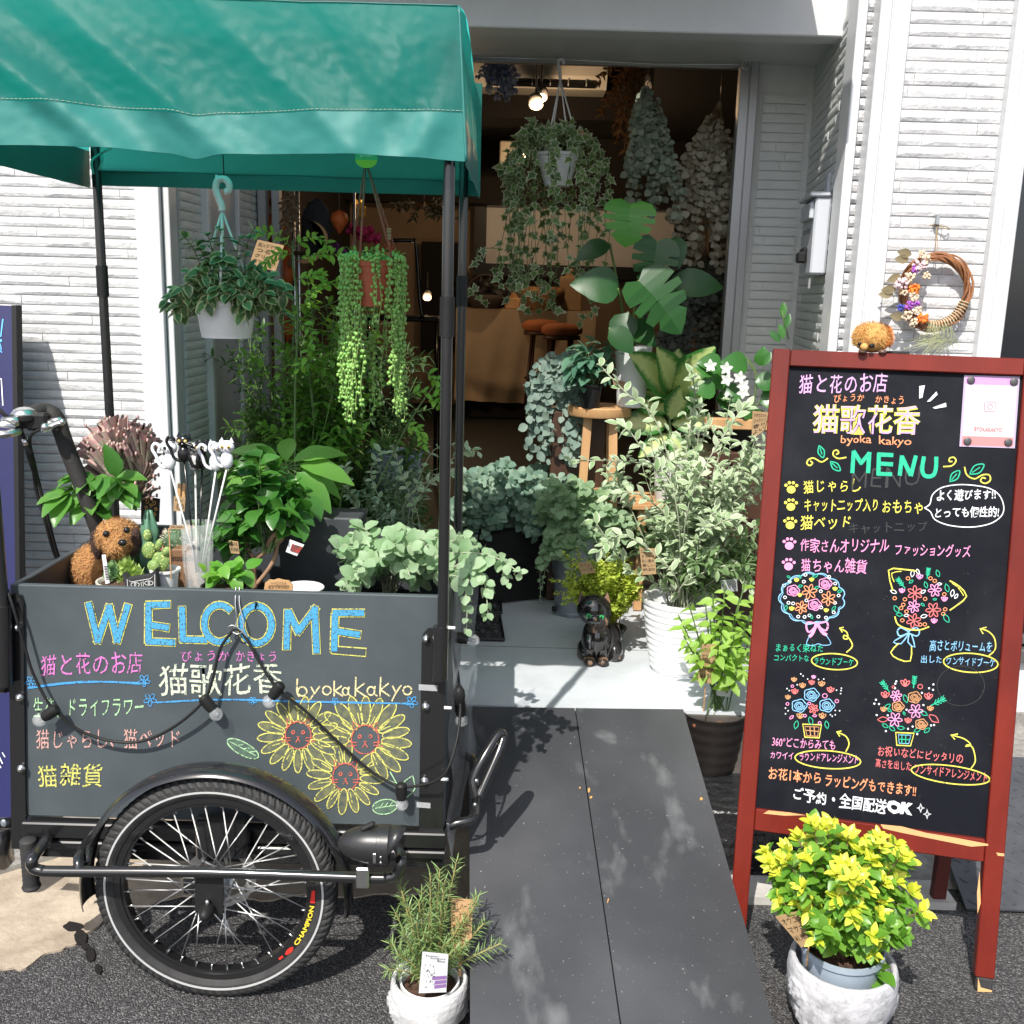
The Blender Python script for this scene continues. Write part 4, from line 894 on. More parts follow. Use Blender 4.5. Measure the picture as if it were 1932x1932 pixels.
fest2((862, 1202), (890, 1208), 2.10); fest2((868, 1330), (870, 1352), 2.08)
MB().lathe([(.006, -.022), (.012, -.014), (.014, 0), (.012, .012), (.005, .022)], PY(866, 1312, 2.05), 12).build('socket', black_plastic, sl_t, True)
wire = MB().tube(smoothpath([PN(445, 1106, -.01), PN(444, 1140, .006), PN(446, 1175, .012), PN(438, 1190, .02), PN(450, 1196, .022), PN(460, 1184, .02), PN(452, 1140, .006), PN(452, 1106, -.01)], 5), .0014, 5).tube(smoothpath([PN(434, 1192, .02), PN(430, 1184, .022), PN(440, 1180, .022), PN(455, 1190, .022), PN(468, 1204, .022)], 4), .0014, 5)
wire.build('tie_wire', steel, sl_t, True)
# ---- chalk lettering on the box
def chalk(name, col): return M(name, col, .95, col2=(.06, .075, .08), vs=260, thr=(.53, .63), detail=3)
ck_pink = chalk('pink_chalk', (.62, .18, .50)); ck_white = chalk('pale_chalk', (.60, .66, .50)); ck_green = chalk('green_chalk', (.38, .62, .34)); ck_blue = chalk('blue_chalk', (.06, .30, .62)); ck_yel = chalk('yellow_chalk', (.60, .58, .14)); ck_cream = chalk('cream_chalk', (.68, .60, .32)); ck_red = chalk('red_chalk', (.55, .12, .08)); ck_rose = chalk('rose_chalk', (.60, .34, .30))
ck_yfill = M('rubbed_yellow_chalk', (.060, .075, .072), .95, col2=(.19, .19, .085), vs=60, thr=(.35, .7)); ck_gfill = M('rubbed_green_chalk', (.06, .09, .08), .95, col2=(.10, .18, .11), vs=80, thr=(.4, .7))
def D1(x, y): return K('D1', x, y)
def TX(s, x0_, y0_, x1_, y1_, h, mat, wt=0, plane=PN, k='D1', par=trike, wob=.08, off=.0012):
    sc = _K[k][2]; return text(plane, s, K(k, x0_, y0_), K(k, x1_, y1_), h*sc, mat, par, wt, lean=(.07 if plane is not PN else 0), wob=wob, off=off)
TX('猫と花のお店', 165, 412, 583, 398, 92, ck_pink, .002)
TX('びょうか', 737, 348, 935, 348, 44, ck_pink, .002); TX('かきょう', 960, 350, 1125, 352, 44, ck_pink, .002)
TX('猫歌花香', 652, 495, 1150, 485, 128, ck_white, .002)
TX('生花、ドライフラワー', 135, 580, 585, 575, 82, ck_green, .002)
TX('猫じゃらし、猫ベッド', 147, 708, 733, 700, 80, ck_rose, .002)
TX('猫雑貨', 150, 862, 418, 860, 96, ck_yel, .002)
def hand(word, mats, k, wpx, layers, plane=PN, par=trike, name='lettering'):
    sc = _K[k][2]
    for off, w2, mat in layers:
        m = MB()
        for st_ in word: stroke(m, plane, [K(k, *q) for q in st_], w2*sc, off, 1 if len(st_) == 2 else 4, jit=.06)
        m.build(name, mat, par)
arc = lambda cx, cy, rx, ry, a0, a1, n=14: [(cx+rx*cos(R(a0+(a1-a0)*i/n)), cy+ry*sin(R(a0+(a1-a0)*i/n))) for i in range(n+1)]
WEL = [[(362, 118), (398, 265)], [(398, 265), (445, 128)], [(445, 128), (478, 265)], [(478, 265), (520, 125)],
 [(605, 125), (605, 265)], [(605, 120), (685, 117)], [(605, 200), (680, 212)], [(605, 268), (705, 272)],
 [(742, 135), (745, 258)], [(745, 260), (835, 262)],
 arc(895, 195, 62, 75, -50, -300), arc(1045, 200, 62, 76, -90, 270, 20),
 [(1172, 148), (1168, 292)], [(1178, 150), (1215, 228)], [(1215, 228), (1285, 135)], [(1282, 135), (1290, 308)],
 [(1365, 165), (1362, 300)], [(1365, 152), (1475, 152)], [(1365, 225), (1460, 240)], [(1362, 303), (1480, 312)]]
hand(WEL, None, 'D1', 0, [(.0010, 36, ck_yel), (.0014, 28, M('board_gap', (.052, .065, .072), .6)), (.0018, 24, chalk('bright_blue_chalk', (.06, .32, .56)))])
BYO = [[(1212, 422), (1210, 470), (1218, 492)], arc(1232, 472, 18, 18, 180, 500), [(1268, 455), (1282, 480)], [(1302, 452), (1282, 480), (1262, 505)], arc(1332, 468, 17, 17, 0, 360, 12), [(1362, 430), (1362, 490)], [(1392, 450), (1364, 470)], [(1364, 470), (1396, 490)], arc(1408, 472, 12, 15, -30, -330, 10), [(1422, 455), (1420, 480), (1430, 490)],
 [(1450, 415), (1448, 490)], [(1485, 440), (1450, 465)], [(1450, 465), (1490, 492)], arc(1512, 470, 15, 17, -30, -330, 10), [(1528, 452), (1526, 480), (1536, 490)], [(1552, 415), (1548, 490)], [(1582, 440), (1550, 465)], [(1550, 465), (1588, 490)], [(1600, 450), (1614, 478)], [(1634, 448), (1614, 478), (1598, 510)], arc(1660, 468, 17, 17, 0, 360, 12)]
hand(BYO, None, 'D1', 0, [(.0012, 6.5, ck_cream)])
m = MB(); 
def S1(pts, w_, n=4, close=False, mm=None): stroke(mm or m, PN, [D1(*q) for q in pts], w_*.463, .0012, n, close, jit=.2)
S1([(115, 458), (250, 440), (400, 432), (590, 440)], 9); S1([(640, 517), (900, 505), (1200, 512), (1680, 522)], 8)
for cx, cy, r_ in ((127, 432, 22), (588, 428, 24), (612, 505, 26), (1030, 510, 16), (1365, 512, 14), (1678, 515, 24)):
    for k in range(5): a = 2*pi*k/5+.3; S1(circ(cx+r_*.6*cos(a), cy+r_*.6*sin(a), r_*.45, r_*.28, 8, a), 3.5, 2, True)
m.build('drawing', ck_blue, trike)
yo = MB(); yf = MB(); rd = MB(); gr_ = MB(); gf = MB()
for (cx, cy, r1, r0, npet) in ((1215, 650, 168, 58, 17), (1488, 668, 195, 62, 19), (1408, 820, 160, 58, 16)):
    for k in range(npet):
        a = 2*pi*k/npet+.1; rr = (r1+r0)/2; L_ = (r1-r0)/2*random.uniform(.85, 1.05); q = circ(cx+rr*cos(a), cy+rr*sin(a)*.93, L_, L_*.34, 12, a)
        if any((ox, oy) != (cx, cy) and math.hypot(cx+rr*cos(a)-ox, cy+rr*sin(a)*.93-oy) < orr_ for ox, oy, orr_ in ((1215, 650, 85), (1488, 668, 85), (1408, 820, 125))): continue
        fillpoly(yf, PN, [D1(*p) for p in q], .0006+.0002*(k % 2)+(.0004 if cy > 800 else 0)); S1(q, 4.5, 2, True, yo)
        if k % 2: S1([(cx+(r0+8)*cos(a), cy+(r0+8)*sin(a)), (cx+(r0+55)*cos(a+.05), cy+(r0+50)*sin(a+.05))], 3.5, 1, False, yo)
    S1(circ(cx, cy, r0*.9, r0*.95, 20), 5, 2, True, rd)
    for s_ in (-1, 1):
        S1([(cx+s_*r0*.75, cy-r0*.5), (cx+s_*r0*.8, cy-r0*1.15), (cx+s_*r0*.25, cy-r0*.85)], 5, 1, False, rd); S1(circ(cx+s_*r0*.35, cy-r0*.2, 6, 7, 8), 5, 1, True, rd)
        for dy in (.2, .38): S1([(cx+s_*r0*.55, cy+r0*dy), (cx+s_*r0*1.15, cy+r0*(dy-.05+.1*(dy > .3)))], 4, 1, False, rd)
        S1([(cx, cy+r0*.25), (cx+s_*r0*.15, cy+r0*.5)], 4, 1, False, rd)
    S1([(cx-6, cy+r0*.12), (cx+6, cy+r0*.12), (cx, cy+r0*.22)], 4, 1, True, rd)
for cx, cy, rx, ry, ro in ((990, 705, 72, 26, .5), (1568, 942, 50, 30, -.15)):
    q = circ(cx, cy, rx, ry, 14, ro); fillpoly(gf, PN, [D1(*p) for p in q], .0012); S1(q, 4.5, 2, True, gr_); S1([(cx-rx*cos(ro)*.8, cy-rx*sin(ro)*.8), (cx+rx*cos(ro)*.8, cy+rx*sin(ro)*.8)], 3.5, 1, False, gr_)
    for k in (-.4, 0, .4): S1([(cx+rx*k*cos(ro), cy+rx*k*sin(ro)), (cx+rx*(k+.3)*cos(ro)+ry*.5*sin(ro), cy+rx*(k+.3)*sin(ro)-ry*.5)], 3, 1, False, gr_)
S1([(1682, 815), (1640, 850), (1655, 905)], 4.5, 3, False, gr_); S1([(1682, 815), (1690, 870), (1655, 905)], 4.5, 3, False, gr_); S1([(1590, 800), (1618, 850)], 4.5, 1, False, gr_); S1([(1570, 830), (1610, 845)], 4.5, 1, False, gr_)
yf.build('chalk_fill', ck_yfill, trike); yo.build('drawing', ck_yel, trike); rd.build('drawing', ck_red, trike); gf.build('chalk_fill', ck_gfill, trike); gr_.build('drawing', ck_green, trike)
# sticker lettering on the rim
def onrim(r0, r1, a0, a1): return lambda u, v: WC+V(((r0+(r1-r0)*v)*cos(a0+(a1-a0)*u), -.0150, (r0+(r1-r0)*v)*sin(a0+(a1-a0)*u)))
stick = M('yellow_sticker', (.8, .62, .05), .5)
text_map('CHAMPION', onrim(.2085, .1985, R(-36), R(-8)), stick, rimo, .03)
m = MB(); rs = M('red_sticker', (.65, .03, .02), .5)
f = onrim(.1985, .2085, R(-45), R(-38)); m.add([f(.5+.5*cos(a), .5+.5*sin(a)) for a in [2*pi*k/14 for k in range(14)]], [tuple(range(14))])
f = onrim(.1985, .2085, R(-6), R(2)); m.add([f(0, 0), f(1, .3), f(1, 1), f(0, 1)], [(0, 1, 2, 3)])
f = onrim(.200, .205, R(-50), R(-46)); m.add([f(0, 0), f(.8, 0), f(.8, 1), f(0, 1)], [(0, 1, 2, 3)]); m.build('sticker', rs, rimo)
# ================================================================ LEAF MATERIALS
L_euc = LM('eucalyptus_leaf', (.12, .22, .16), (.24, .34, .25), trans=.25, rough=.6)
L_eucd = LM('grey_eucalyptus_leaf', (.13, .20, .17), (.20, .27, .22), trans=.2, rough=.65)
L_dry1 = LM('dried_green_leaf', (.13, .18, .13), (.30, .34, .26), trans=.2, rough=.7)
L_dry2 = LM('dried_tan_leaf', (.17, .15, .10), (.38, .35, .27), trans=.2, rough=.7)
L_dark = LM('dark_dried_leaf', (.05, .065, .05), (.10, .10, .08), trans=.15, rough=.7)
L_hib = LM('hibiscus_leaf', (.030, .12, .02), (.07, .21, .035), trans=.3, rough=.28, spec=.7)
L_hibv = LM('cream_hibiscus_leaf', (.16, .32, .08), (.10, .25, .05), rim=(.5, .55, .25), rimthr=(.3, .6), trans=.35, rough=.3)
L_nan = LM('nandina_leaf', (.05, .12, .03), (.11, .22, .05), trans=.35, rough=.35)
L_bright = LM('fresh_green_leaf', (.16, .36, .05), (.26, .48, .08), trans=.45, rough=.4)
L_lime = LM('lime_mint_leaf', (.24, .42, .07), (.36, .55, .12), trans=.45, rough=.5)
L_gold = LM('golden_leaf', (.52, .58, .05), (.74, .74, .10), trans=.35, rough=.35)
L_goldg = LM('green_privet_leaf', (.10, .26, .03), (.20, .38, .05), trans=.35, rough=.35)
L_silver = LM('silver_leaf', (.40, .48, .32), (.22, .34, .15), rim=(.6, .64, .48), rimthr=(.6, .95), trans=.25, rough=.5)
L_silver2 = LM('olive_green_leaf', (.14, .24, .09), (.22, .32, .15), trans=.35, rough=.45)
L_ivy = LM('variegated_ivy_leaf', (.05, .11, .03), (.13, .22, .06), rim=(.42, .46, .30), rimthr=(.62, .9), trans=.25, rough=.45)
L_vinca = LM('variegated_vine_leaf', (.05, .11, .04), (.09, .17, .06), rim=(.38, .42, .22), rimthr=(.55, .85), trans=.25, rough=.35)
L_pach = LM('money_tree_leaf', (.06, .20, .03), (.13, .30, .06), trans=.35, rough=.35)
L_mon = LM('monstera_leaf', (.014, .065, .014), (.022, .09, .018), trans=.25, rough=.42)
L_dieff = LM('dumb_cane_leaf', (.60, .68, .30), (.48, .60, .22), rim=(.05, .20, .04), rimthr=(.35, .75), trans=.35, rough=.35)
L_steph = LM('stephanotis_leaf', (.03, .12, .025), (.05, .17, .03), trans=.25, rough=.3)
L_ros = LM('rosemary_needle', (.14, .24, .07), (.26, .36, .14), trans=.2, rough=.5)
L_thy = LM('thyme_leaf', (.32, .44, .05), (.50, .56, .10), trans=.3, rough=.6)
white_pet = LM('white_petal', (.75, .77, .72), (.8, .8, .78), trans=.3)
tc = M('terracotta_plastic', (.42, .10, .045), .4, col2=(.36, .08, .035), vs=20)
white_cer = M('glossy_white_ceramic', (.76, .77, .77), .15, spec=.6, col2=(.72, .73, .73), vs=5)
matt_white = M('matt_white_ceramic', (.66, .68, .68), .5, col2=(.6, .62, .62), vs=8)
def drop_s(px): return PY(px[0], px[1], px[2])
# ================================================================ PLANTS IN THE BOX
FLZ = .506
# coconut-fibre dog
dc = P(200, 1055, 2.28); dog = thing('dog_planter', 'brown coconut fibre dog with dark floppy ears sitting at the left of the box', 'dog figure', (dc.x, dc.y, FLZ))
coir = M('coconut_fibre', (.34, .16, .055), .95, col2=(.22, .09, .03), vs=60, bump=1, bs=220); coird = M('dark_fibre', (.05, .025, .018), .95, bump=1, bs=200)
hd_ = P(222, 1012, 2.25); bd_ = P(183, 1075, 2.31); s_ = mpp(hd_)
fib = lambda v: .06*noise.noise(v*60)
MB().ell(bd_, (47*s_, .06, 52*s_), 22, 14, disp=fib).ell(hd_, (38*s_, .052, 34*s_), 22, 14, disp=fib).ell(hd_+V((.018, -.05, -.012)), (22*s_, .03, 19*s_), 16, 10, disp=fib).ell(bd_+V((-.025, -.03, -.06)), (.02, .03, .04), 12, 8).ell(bd_+V((.03, -.03, -.06)), (.02, .03, .04), 12, 8).build('body', coir, dog, True)
for dx in (-1, 1):
    c = P(183 if dx < 0 else 254, 1028 if dx < 0 else 1022, 2.235)
    MB().ell(c, (11*s_, .016, 28*s_), 12, 10, MX.Rotation(R(8*dx), 3, 'Y'), disp=lambda v: .15*noise.noise(v*70)).build('ear', coird, dog, True)
for c in ((199, 1008), (238, 1001)): MB().ell(P(*c, 2.195)+V((0, .004, 0)), .0075, 12, 8).build('eye', M('glass_black', (.01, .01, .01), .08), dog, True)
MB().ell(P(231, 1024, 2.165), (.010, .008, .008), 12, 8).build('nose', bpy.data.materials['glass_black'], dog, True)
m = MB(); m2 = MB()
for k in range(2600):
    q = rv(1).normalized(); e = random.random()
    if e < .45: c, rr = bd_, (47*s_, .06, 52*s_)
    elif e < .85: c, rr = hd_, (38*s_, .052, 34*s_)
    else: c, rr = hd_+V((.018, -.05, -.012)), (22*s_, .03, 19*s_)
    p = c+V((q.x*rr[0], q.y*rr[1], q.z*rr[2])); t_ = q.orthogonal().normalized(); t_ = (t_*cos(k)+q.cross(t_)*sin(k))
    a = p+q*.001; b = a+t_*.008+q*.003; c2 = b+t_*.008-q*.001; w_ = q.cross(t_)*.0005
    m.add([a-w_, a+w_, b+w_, b-w_, c2], [(0, 1, 2, 3), (3, 2, 4)])
m.build('loose_fibre', M('pale_fibre', (.48, .25, .09), .9), dog, kind='stuff')
for k in range(500):
    s0 = random.choice((-1, 1)); c = P(183 if s0 < 0 else 254, 1028 if s0 < 0 else 1022, 2.235); q = rv(1).normalized(); p = c+V((q.x*11*s_, q.y*.017, q.z*28*s_)); t_ = rv(1).normalized(); w_ = q.cross(t_)*.0006
    m2.add([p-w_, p+w_, p+t_*.009+q*.004], [(0, 1, 2)])
m2.build('ear_fibre', coird, dog, kind='stuff')
# money tree
c = P(185, 985, 2.42); t = thing('money_tree', 'money tree with drooping finger leaves behind the fibre dog', 'potted plant', (c.x, c.y, FLZ))
pot(t, (c.x, c.y, FLZ), .05, .04, .1, black_plastic); MB().tube([V((c.x, c.y, .58)), P(183, 960, 2.42), P(192, 915, 2.4)], [.012, .009, .004], 8).build('trunk', twigm, t, True)
out = []; sm_ = MB()
for (px, py, sz, tilt) in ((120, 935, .085, -1), (150, 925, .075, -.6), (185, 905, .07, 0), (225, 905, .075, .5), (160, 950, .08, -.5), (205, 930, .07, .3), (240, 930, .06, .8), (140, 900, .06, -.4)):
    p = P(px+ (10 if tilt < 0 else -5), py-5, 2.36); sm_.tube([P(190, 940, 2.4), P(px, py, 2.38), p], .0016, 4)
    for k in range(6):
        a = 2*pi*k/6+px; d = V((cos(a)+tilt*.9, -.5+.6*sin(a), .25*sin(a)-.35)); out.append(lmat(p, d+rv(.35), V((0, -.3, 1))+rv(.3), sz*random.uniform(.7, 1.1), .8))
sm_.build('leaf_stalk', greenstem, t, True); leaves(t, 'broad', L_pach, out)
# crested cactus
c = P(244, 960, 2.46); t = thing('crested_cactus', 'crested coral cactus with pink frilly crown grafted on a dark stem', 'cactus', (c.x, c.y, FLZ))
pot(t, (c.x, c.y, FLZ), .055, .045, .11, black_plastic)
MB().lathe([(.028, 0), (.027, .1), (.030, .2), (.024, .24), (.001, .25)], (c.x, c.y, FLZ+.09), 20, wob=lambda a, z: .006*cos(5*a)).build('stem', M('cactus_dark_green', (.03, .09, .03), .5, col2=(.05, .13, .04), vs=20), t, True)
crm = M('crest_grey_green', (.38, .38, .27), .75, col2=(.42, .28, .27), vs=45, thr=(.4, .6), bump=.4, bs=120); crp = M('crest_pink_edge', (.55, .24, .28), .7, col2=(.42, .40, .30), vs=120)
s_ = mpp(c)
for (cx, cy, rx, ry, a0, a1, dd) in ((225, 880, 80, 92, 195, 345, 0), (250, 905, 45, 60, 200, 350, -.03), (222, 870, 62, 60, 190, 340, -.025), (262, 880, 36, 75, 215, 330, -.04), (238, 930, 52, 28, 170, 372, -.05), (215, 900, 55, 62, 190, 300, -.045)):
    m = MB(); N = 60; base_ = P(cx+8, cy+20, 2.44+dd); vs = []; fs = []; mi = []
    for j in range(7):
        for i in range(N+1):
            a = R(a0+(a1-a0)*i/N); rr = (j/6); fr_ = (.012*sin(i*1.9)+.010*sin(i*.75+cx))*rr**1.5
            q = P(cx+rx*cos(a)*(1+.06*sin(i*1.3)*rr), cy+ry*sin(a)*(1+.06*sin(i*1.7)*rr), 2.44+dd)
            p = base_.lerp(q, rr)+V((.004*sin(i*2.2)*rr, fr_*2.2, .004*sin(i*2.9)*rr)); vs.append(p)
    for j in range(6):
        for i in range(N): fs.append((j*(N+1)+i, j*(N+1)+i+1, (j+1)*(N+1)+i+1, (j+1)*(N+1)+i))
    m.add(vs, fs); m.m = [1 if k//N >= 5 else 0 for k in range(len(fs))]
    for i in range(0, N+1, 2):   # knobbly warts on the edge
        m.cur = 1; m.ell(vs[6*(N+1)+i]+rv(.002), (.0030, .004, .0055), 5, 4)
    m.build('crest', [crm, crp], t, True)
# blue columnar cactus, bunny-ear cactus, barrel cactus
c = P(284, 1045, 2.36); t = thing('column_cactus', 'blue green column cactus with rounded bumps in the middle of the small pots', 'cactus', (c.x, c.y, FLZ)); s_ = mpp(c)
pot(t, (c.x, c.y, .60), .035, .028, .06, black_plastic); m = MB(); top = P(282, 962, 2.36).z
m.lathe([(.018*(1+.25*sin(k*.9)) if k < 22 else .018*(1-(k-22)/5), .65+(top-.65)*k/26) for k in range(27)], (c.x, c.y, 0), 18, wob=lambda a, z: .005*cos(4*a))
for k in range(14): a = random.uniform(0, 6.28); m.ell(V((c.x+.018*cos(a), c.y+.018*sin(a), .72+.012*k)), .008, 8, 6)
m.build('stem', M('blue_green_cactus', (.08, .20, .13), .5, col2=(.12, .25, .16), vs=30), t, True)
# kokeshi figure red
c = P(303, 1028, 2.3)
fig = thing('small_figure', 'tiny red and white figurine between the cactuses', 'figurine', (c.x, c.y, c.z-.02)); MB().lathe([(.006, -.02), (.009, -.01), (.006, .002), (.001, .004)], c, 10).build('body', M('red_white', (.6, .06, .05), .5, col2=(.8, .7, .65), vs=120, thr=(.45, .55)), fig, True); MB().ell(c+V((0, 0, .008)), .007, 10, 8).build('head', white_pl, fig, True)
c = P(312, 1088, 2.2); t = thing('bunny_ear_cactus', 'green bunny ear cactus dotted yellow in a small white pot', 'cactus', (c.x, c.y, .80)); s_ = mpp(c)
pot(t, (c.x, c.y, P(312, 1113, 2.2).z-.012), 25*s_, 21*s_, .062, white_cer)
pad = M('dotted_cactus_pad', (.16, .26, .07), .6, col2=(.60, .58, .20), vs=260, thr=(.60, .64), detail=1, bump=.4, bs=200); 
for cx, cy, rx, ry, ro, dy in ((303, 1060, 17, 23, .3, 0), (281, 1038, 13, 17, .1, .004), (278, 1010, 8, 11, 0, .004), (300, 1028, 7, 12, .3, -.004), (314, 1040, 8, 10, .7, -.004), (290, 1068, 12, 12, 0, -.01)):
    MB().ell(P(cx, cy, 2.2+dy), (rx*s_, .008, ry*s_), 16, 10, MX.Rotation(ro, 3, 'Y')).build('pad', pad, t, True)
c = P(335, 1020, 2.36); t = thing('barrel_cactus', 'round spiny barrel cactus behind the wooden box', 'cactus', (c.x, c.y, c.z-.06)); s_ = mpp(c); r_ = 27*s_
MB().ell(c, (r_, r_, r_*.95), 40, 16, disp=lambda v: .05*cos(13*math.atan2((v-c).y, (v-c).x))).build('body', M('barrel_green', (.05, .11, .05), .6), t, True)
m = MB()
for k in range(190):
    q = rv(1).normalized()
    if q.z < -.3: continue
    p = c+q*r_*.98
    for e in range(3): d = (q+rv(.9)).normalized(); w_ = d.orthogonal().normalized()*.0006; m.add([p-w_, p+w_, p+d*.011], [(0, 1, 2)])
m.build('spines', M('pale_spine', (.62, .55, .42), .6), t, kind='stuff'); pot(t, (c.x, c.y, c.z-.075), .045, .036, .06, black_plastic)
# wooden box lettered
c0 = P(365, 1020, 2.33); wb = thing('wooden_box', 'upright wooden box lettered insoleille behind the bunny ear cactus', 'box', P(345, 1110, 2.30))
A = P(322, 1036, 2.29); B = P(371, 1036, 2.29); C = P(369, 1115, 2.29); m = MB(); wdt = B.x-A.x; hh = A.z-.62
wbx = V(((A.x+B.x)/2, 2.34, .62+hh/2)); m.rbox(wbx, (wdt, .10, hh), .003); m.build('box', M('aged_crate_wood', (.26, .14, .07), .7, col2=(.16, .08, .04), vs=14, stretch=(1, 1, .15)), wb)
text_map('insoleille', lambda u, v: V((wbx.x-wdt*.46+wdt*.85*u, 2.2885, PY(340, 1056, 2.29).z+.016*(v-.2))), inkm, wb, .01)
# succulents in a pale bowl
c = P(232, 1098, 2.19); t = thing('succulent_bowl', 'pale bowl of rosette and jelly bean succulents at the front left corner', 'potted plant', (c.x, c.y, .82)); s_ = mpp(c)
pot(t, (c.x, c.y, c.z-.045), 45*s_, 34*s_, .05, M('cream_ceramic', (.6, .56, .48), .4), soil=.9)
sa = LM('pale_succulent', (.26, .40, .16), (.20, .38, .20), trans=.1, rough=.5); sb_ = LM('lime_succulent', (.32, .45, .10), (.42, .55, .20), trans=.15, rough=.45)
for mt_, nm, spots in ((sa, 'a', [(212, 1066, .9), (220, 1080, 1), (206, 1084, .8), (216, 1095, .9)]), (sb_, 'b', [(240, 1072, 1.3), (255, 1080, 1.2), (232, 1088, 1.1), (262, 1092, 1.0), (245, 1092, 1.1), (237, 1062, 1.1)])):
    out = []
    for (px, py, q) in spots:
        p = P(px, py, 2.19)
        for k in range(16): a = k*2.4; e = .25+.07*k; out.append(lmat(p+V((0, 0, -.01)), V((cos(a)*e, sin(a)*e, 1.1-e*.6)), V((cos(a), sin(a), .3)), .024*q*random.uniform(.8, 1.1), 1.3))
    leaves(t, 'oval', mt_, out, 120)
MB().prism([P(192, 1047, 2.16), P(199, 1046, 2.16), P(207, 1100, 2.16), P(199, 1102, 2.16)], (0, .001, 0)).build('plant_label', white_pl, t)
for k in range(9): MB().prism([P(196+.12*k*4, 1068+k*3, 2.159), P(203+.12*k*4, 1068+k*3, 2.159), P(203+.12*k*4, 1069.4+k*3, 2.159), P(196+.12*k*4, 1069.4+k*3, 2.159)], (0, .0004, 0)).build('print_line', inkm, t)
# cat cushion
q = [(229, 1087), (247, 1089), (292, 1075), (297, 1113), (238, 1116)]; ct = thing('cat_cushion', 'small black slate cat face with chalk eyes leaning on the white pot', 'cat ornament', P(262, 1114, 2.13))
MB().prism([P(*k_, 2.135) for k_ in [(230, 1083), (240, 1092), (280, 1086), (293, 1074), (297, 1113), (240, 1118)]], (0, .022, 0)).build('slate', M('black_slate', (.03, .03, .032), .7), ct)
m = MB(); PL = lambda px, py, off=.001: P(px, py, 2.135-off)
for pts in ([(241, 1112), (240, 1093), (247, 1098), (283, 1092), (292, 1084), (292, 1110)],): stroke(m, PL, pts, 1.1, .001, 1)
for cx, cy in ((255, 1103), (281, 1100)): stroke(m, PL, circ(cx, cy, 8, 4, 12), 1.1, .001, 2, True); stroke(m, PL, circ(cx, cy, 1.5, 3, 6), 1.1, .001, 1, True)
stroke(m, PL, [(266, 1098), (268, 1114)], 1, .001, 1); stroke(m, PL, [(270, 1097), (271, 1113)], 1, .001, 1); m.build('drawing', M('white_chalk', (.7, .7, .68), .9), ct)
# ornate black card, kraft card with pegs, price tags
MB_ = MB(); o, f = card('gilt_card', ((266, 935), (302, 941), (300, 985), (266, 985)), 2.42, M('black_card', (.012, .012, .012), .5), 'black plant card with gold scroll pattern behind the column cactus')
m = MB(); pl_ = lambda x, y, off=0: P(x, y, 2.42-.003)
for cx, cy, r_ in ((277, 945, 5), (290, 948, 5), (275, 957, 4), (293, 960, 4), (284, 953, 4), (279, 968, 5), (291, 970, 4), (285, 940, 4)): stroke(m, pl_, [(cx+r_*k/9*cos(k*.9), cy+r_*k/9*sin(k*.9)) for k in range(10)], 1.5, 0, 3)
m.build('drawing', M('gold_ink', (.6, .35, .10), .4), o)
o, f = card('kraft_card', ((328, 937), (350, 938), (348, 965), (327, 964)), 2.33, kraft, 'small kraft card drawn with a white cat held by two wooden pegs')
for px in (338, 347): MB().rbox(P(px, 932, 2.335), (.008, .006, .05), .001, MX.Rotation(R(5), 3, 'Y')).build('peg', woodm, o)
text_map('Merci', lambda u, v: f(.15+.6*u, .7+.15*v), inkm, o); m = MB(); plc = lambda x, y, off=0: P(x, y, 2.33-.002); stroke(m, plc, [(333, 958), (335, 950), (337, 953), (342, 953), (344, 950), (346, 958), (340, 962)], 1, 0, 1, True); m.build('drawing', inkm, o)
o, f = card('price_tag', ((321, 991), (348, 992), (348, 998), (320, 998)), 2.16, kraft, 'tiny paper price tag reading 2,000 yen on a wooden stick', texts=['¥2,000-'])
MB().rbox(P(321, 1045, 2.163), (.0025, .0025, .115), .0005).build('stick', woodm, o)
o, f = card('price_tag', ((348, 985), (373, 992), (371, 1028), (350, 1030)), 2.36, kraft, 'brown tag with a red heart beside the cat picks')
m = MB(); plh = lambda x, y, off=0: P(x, y, 2.358); fillpoly(m, plh, circ(356, 1005, 4, 4, 10)); m.build('print', M('red_ink', (.5, .03, .02), .6), o)
o, f = card('plant_tag', ((547, 1018), (574, 1028), (560, 1049), (539, 1041)), 2.30, white_pl, 'white plant tag with a red hibiscus picture right of the hibiscus')
m = MB(); plr_ = lambda x, y, off=0: P(x, y, 2.298); fillpoly(m, plr_, [(551, 1026), (571, 1032), (563, 1044), (547, 1039)]); m.build('print', M('red_print', (.40, .05, .04), .5, col2=(.08, .05, .05), vs=60), o)
o, f = card('wood_tag', ((430, 1019), (449, 1022), (452, 1045), (436, 1044)), 2.28, kraft, 'oval wooden tag with handwriting hanging in the hibiscus', texts=['南国の花', '¥1500'])
# wooden sign at front: Hibiscus
q = [(498, 1113), (500, 1100), (508, 1094), (516, 1095), (525, 1092), (535, 1095), (545, 1096), (552, 1104), (552, 1114)]; wt_ = thing('wooden_tag', 'rounded wooden tag lettered in katakana on the box edge', 'tag', P(525, 1116, 2.1))
MB().prism([P(x, y, 2.10) for x, y in q], (0, .005, 0)).build('board', M('tan_wood', (.48, .28, .13), .6), wt_)
PT = lambda px, py, off=.001: P(px, py, 2.0985)
text(PT, 'ハイビスカス', (511, 1103), (540, 1103), 5.5, inkm, wt_); text(PT, '秋まで咲き続け', (506, 1111), (546, 1111), 5.5, inkm, wt_)
m = MB(); stroke(m, PT, [(507, 1105), (545, 1105)], .8, .001, 1); m.build('drawing', inkm, wt_)
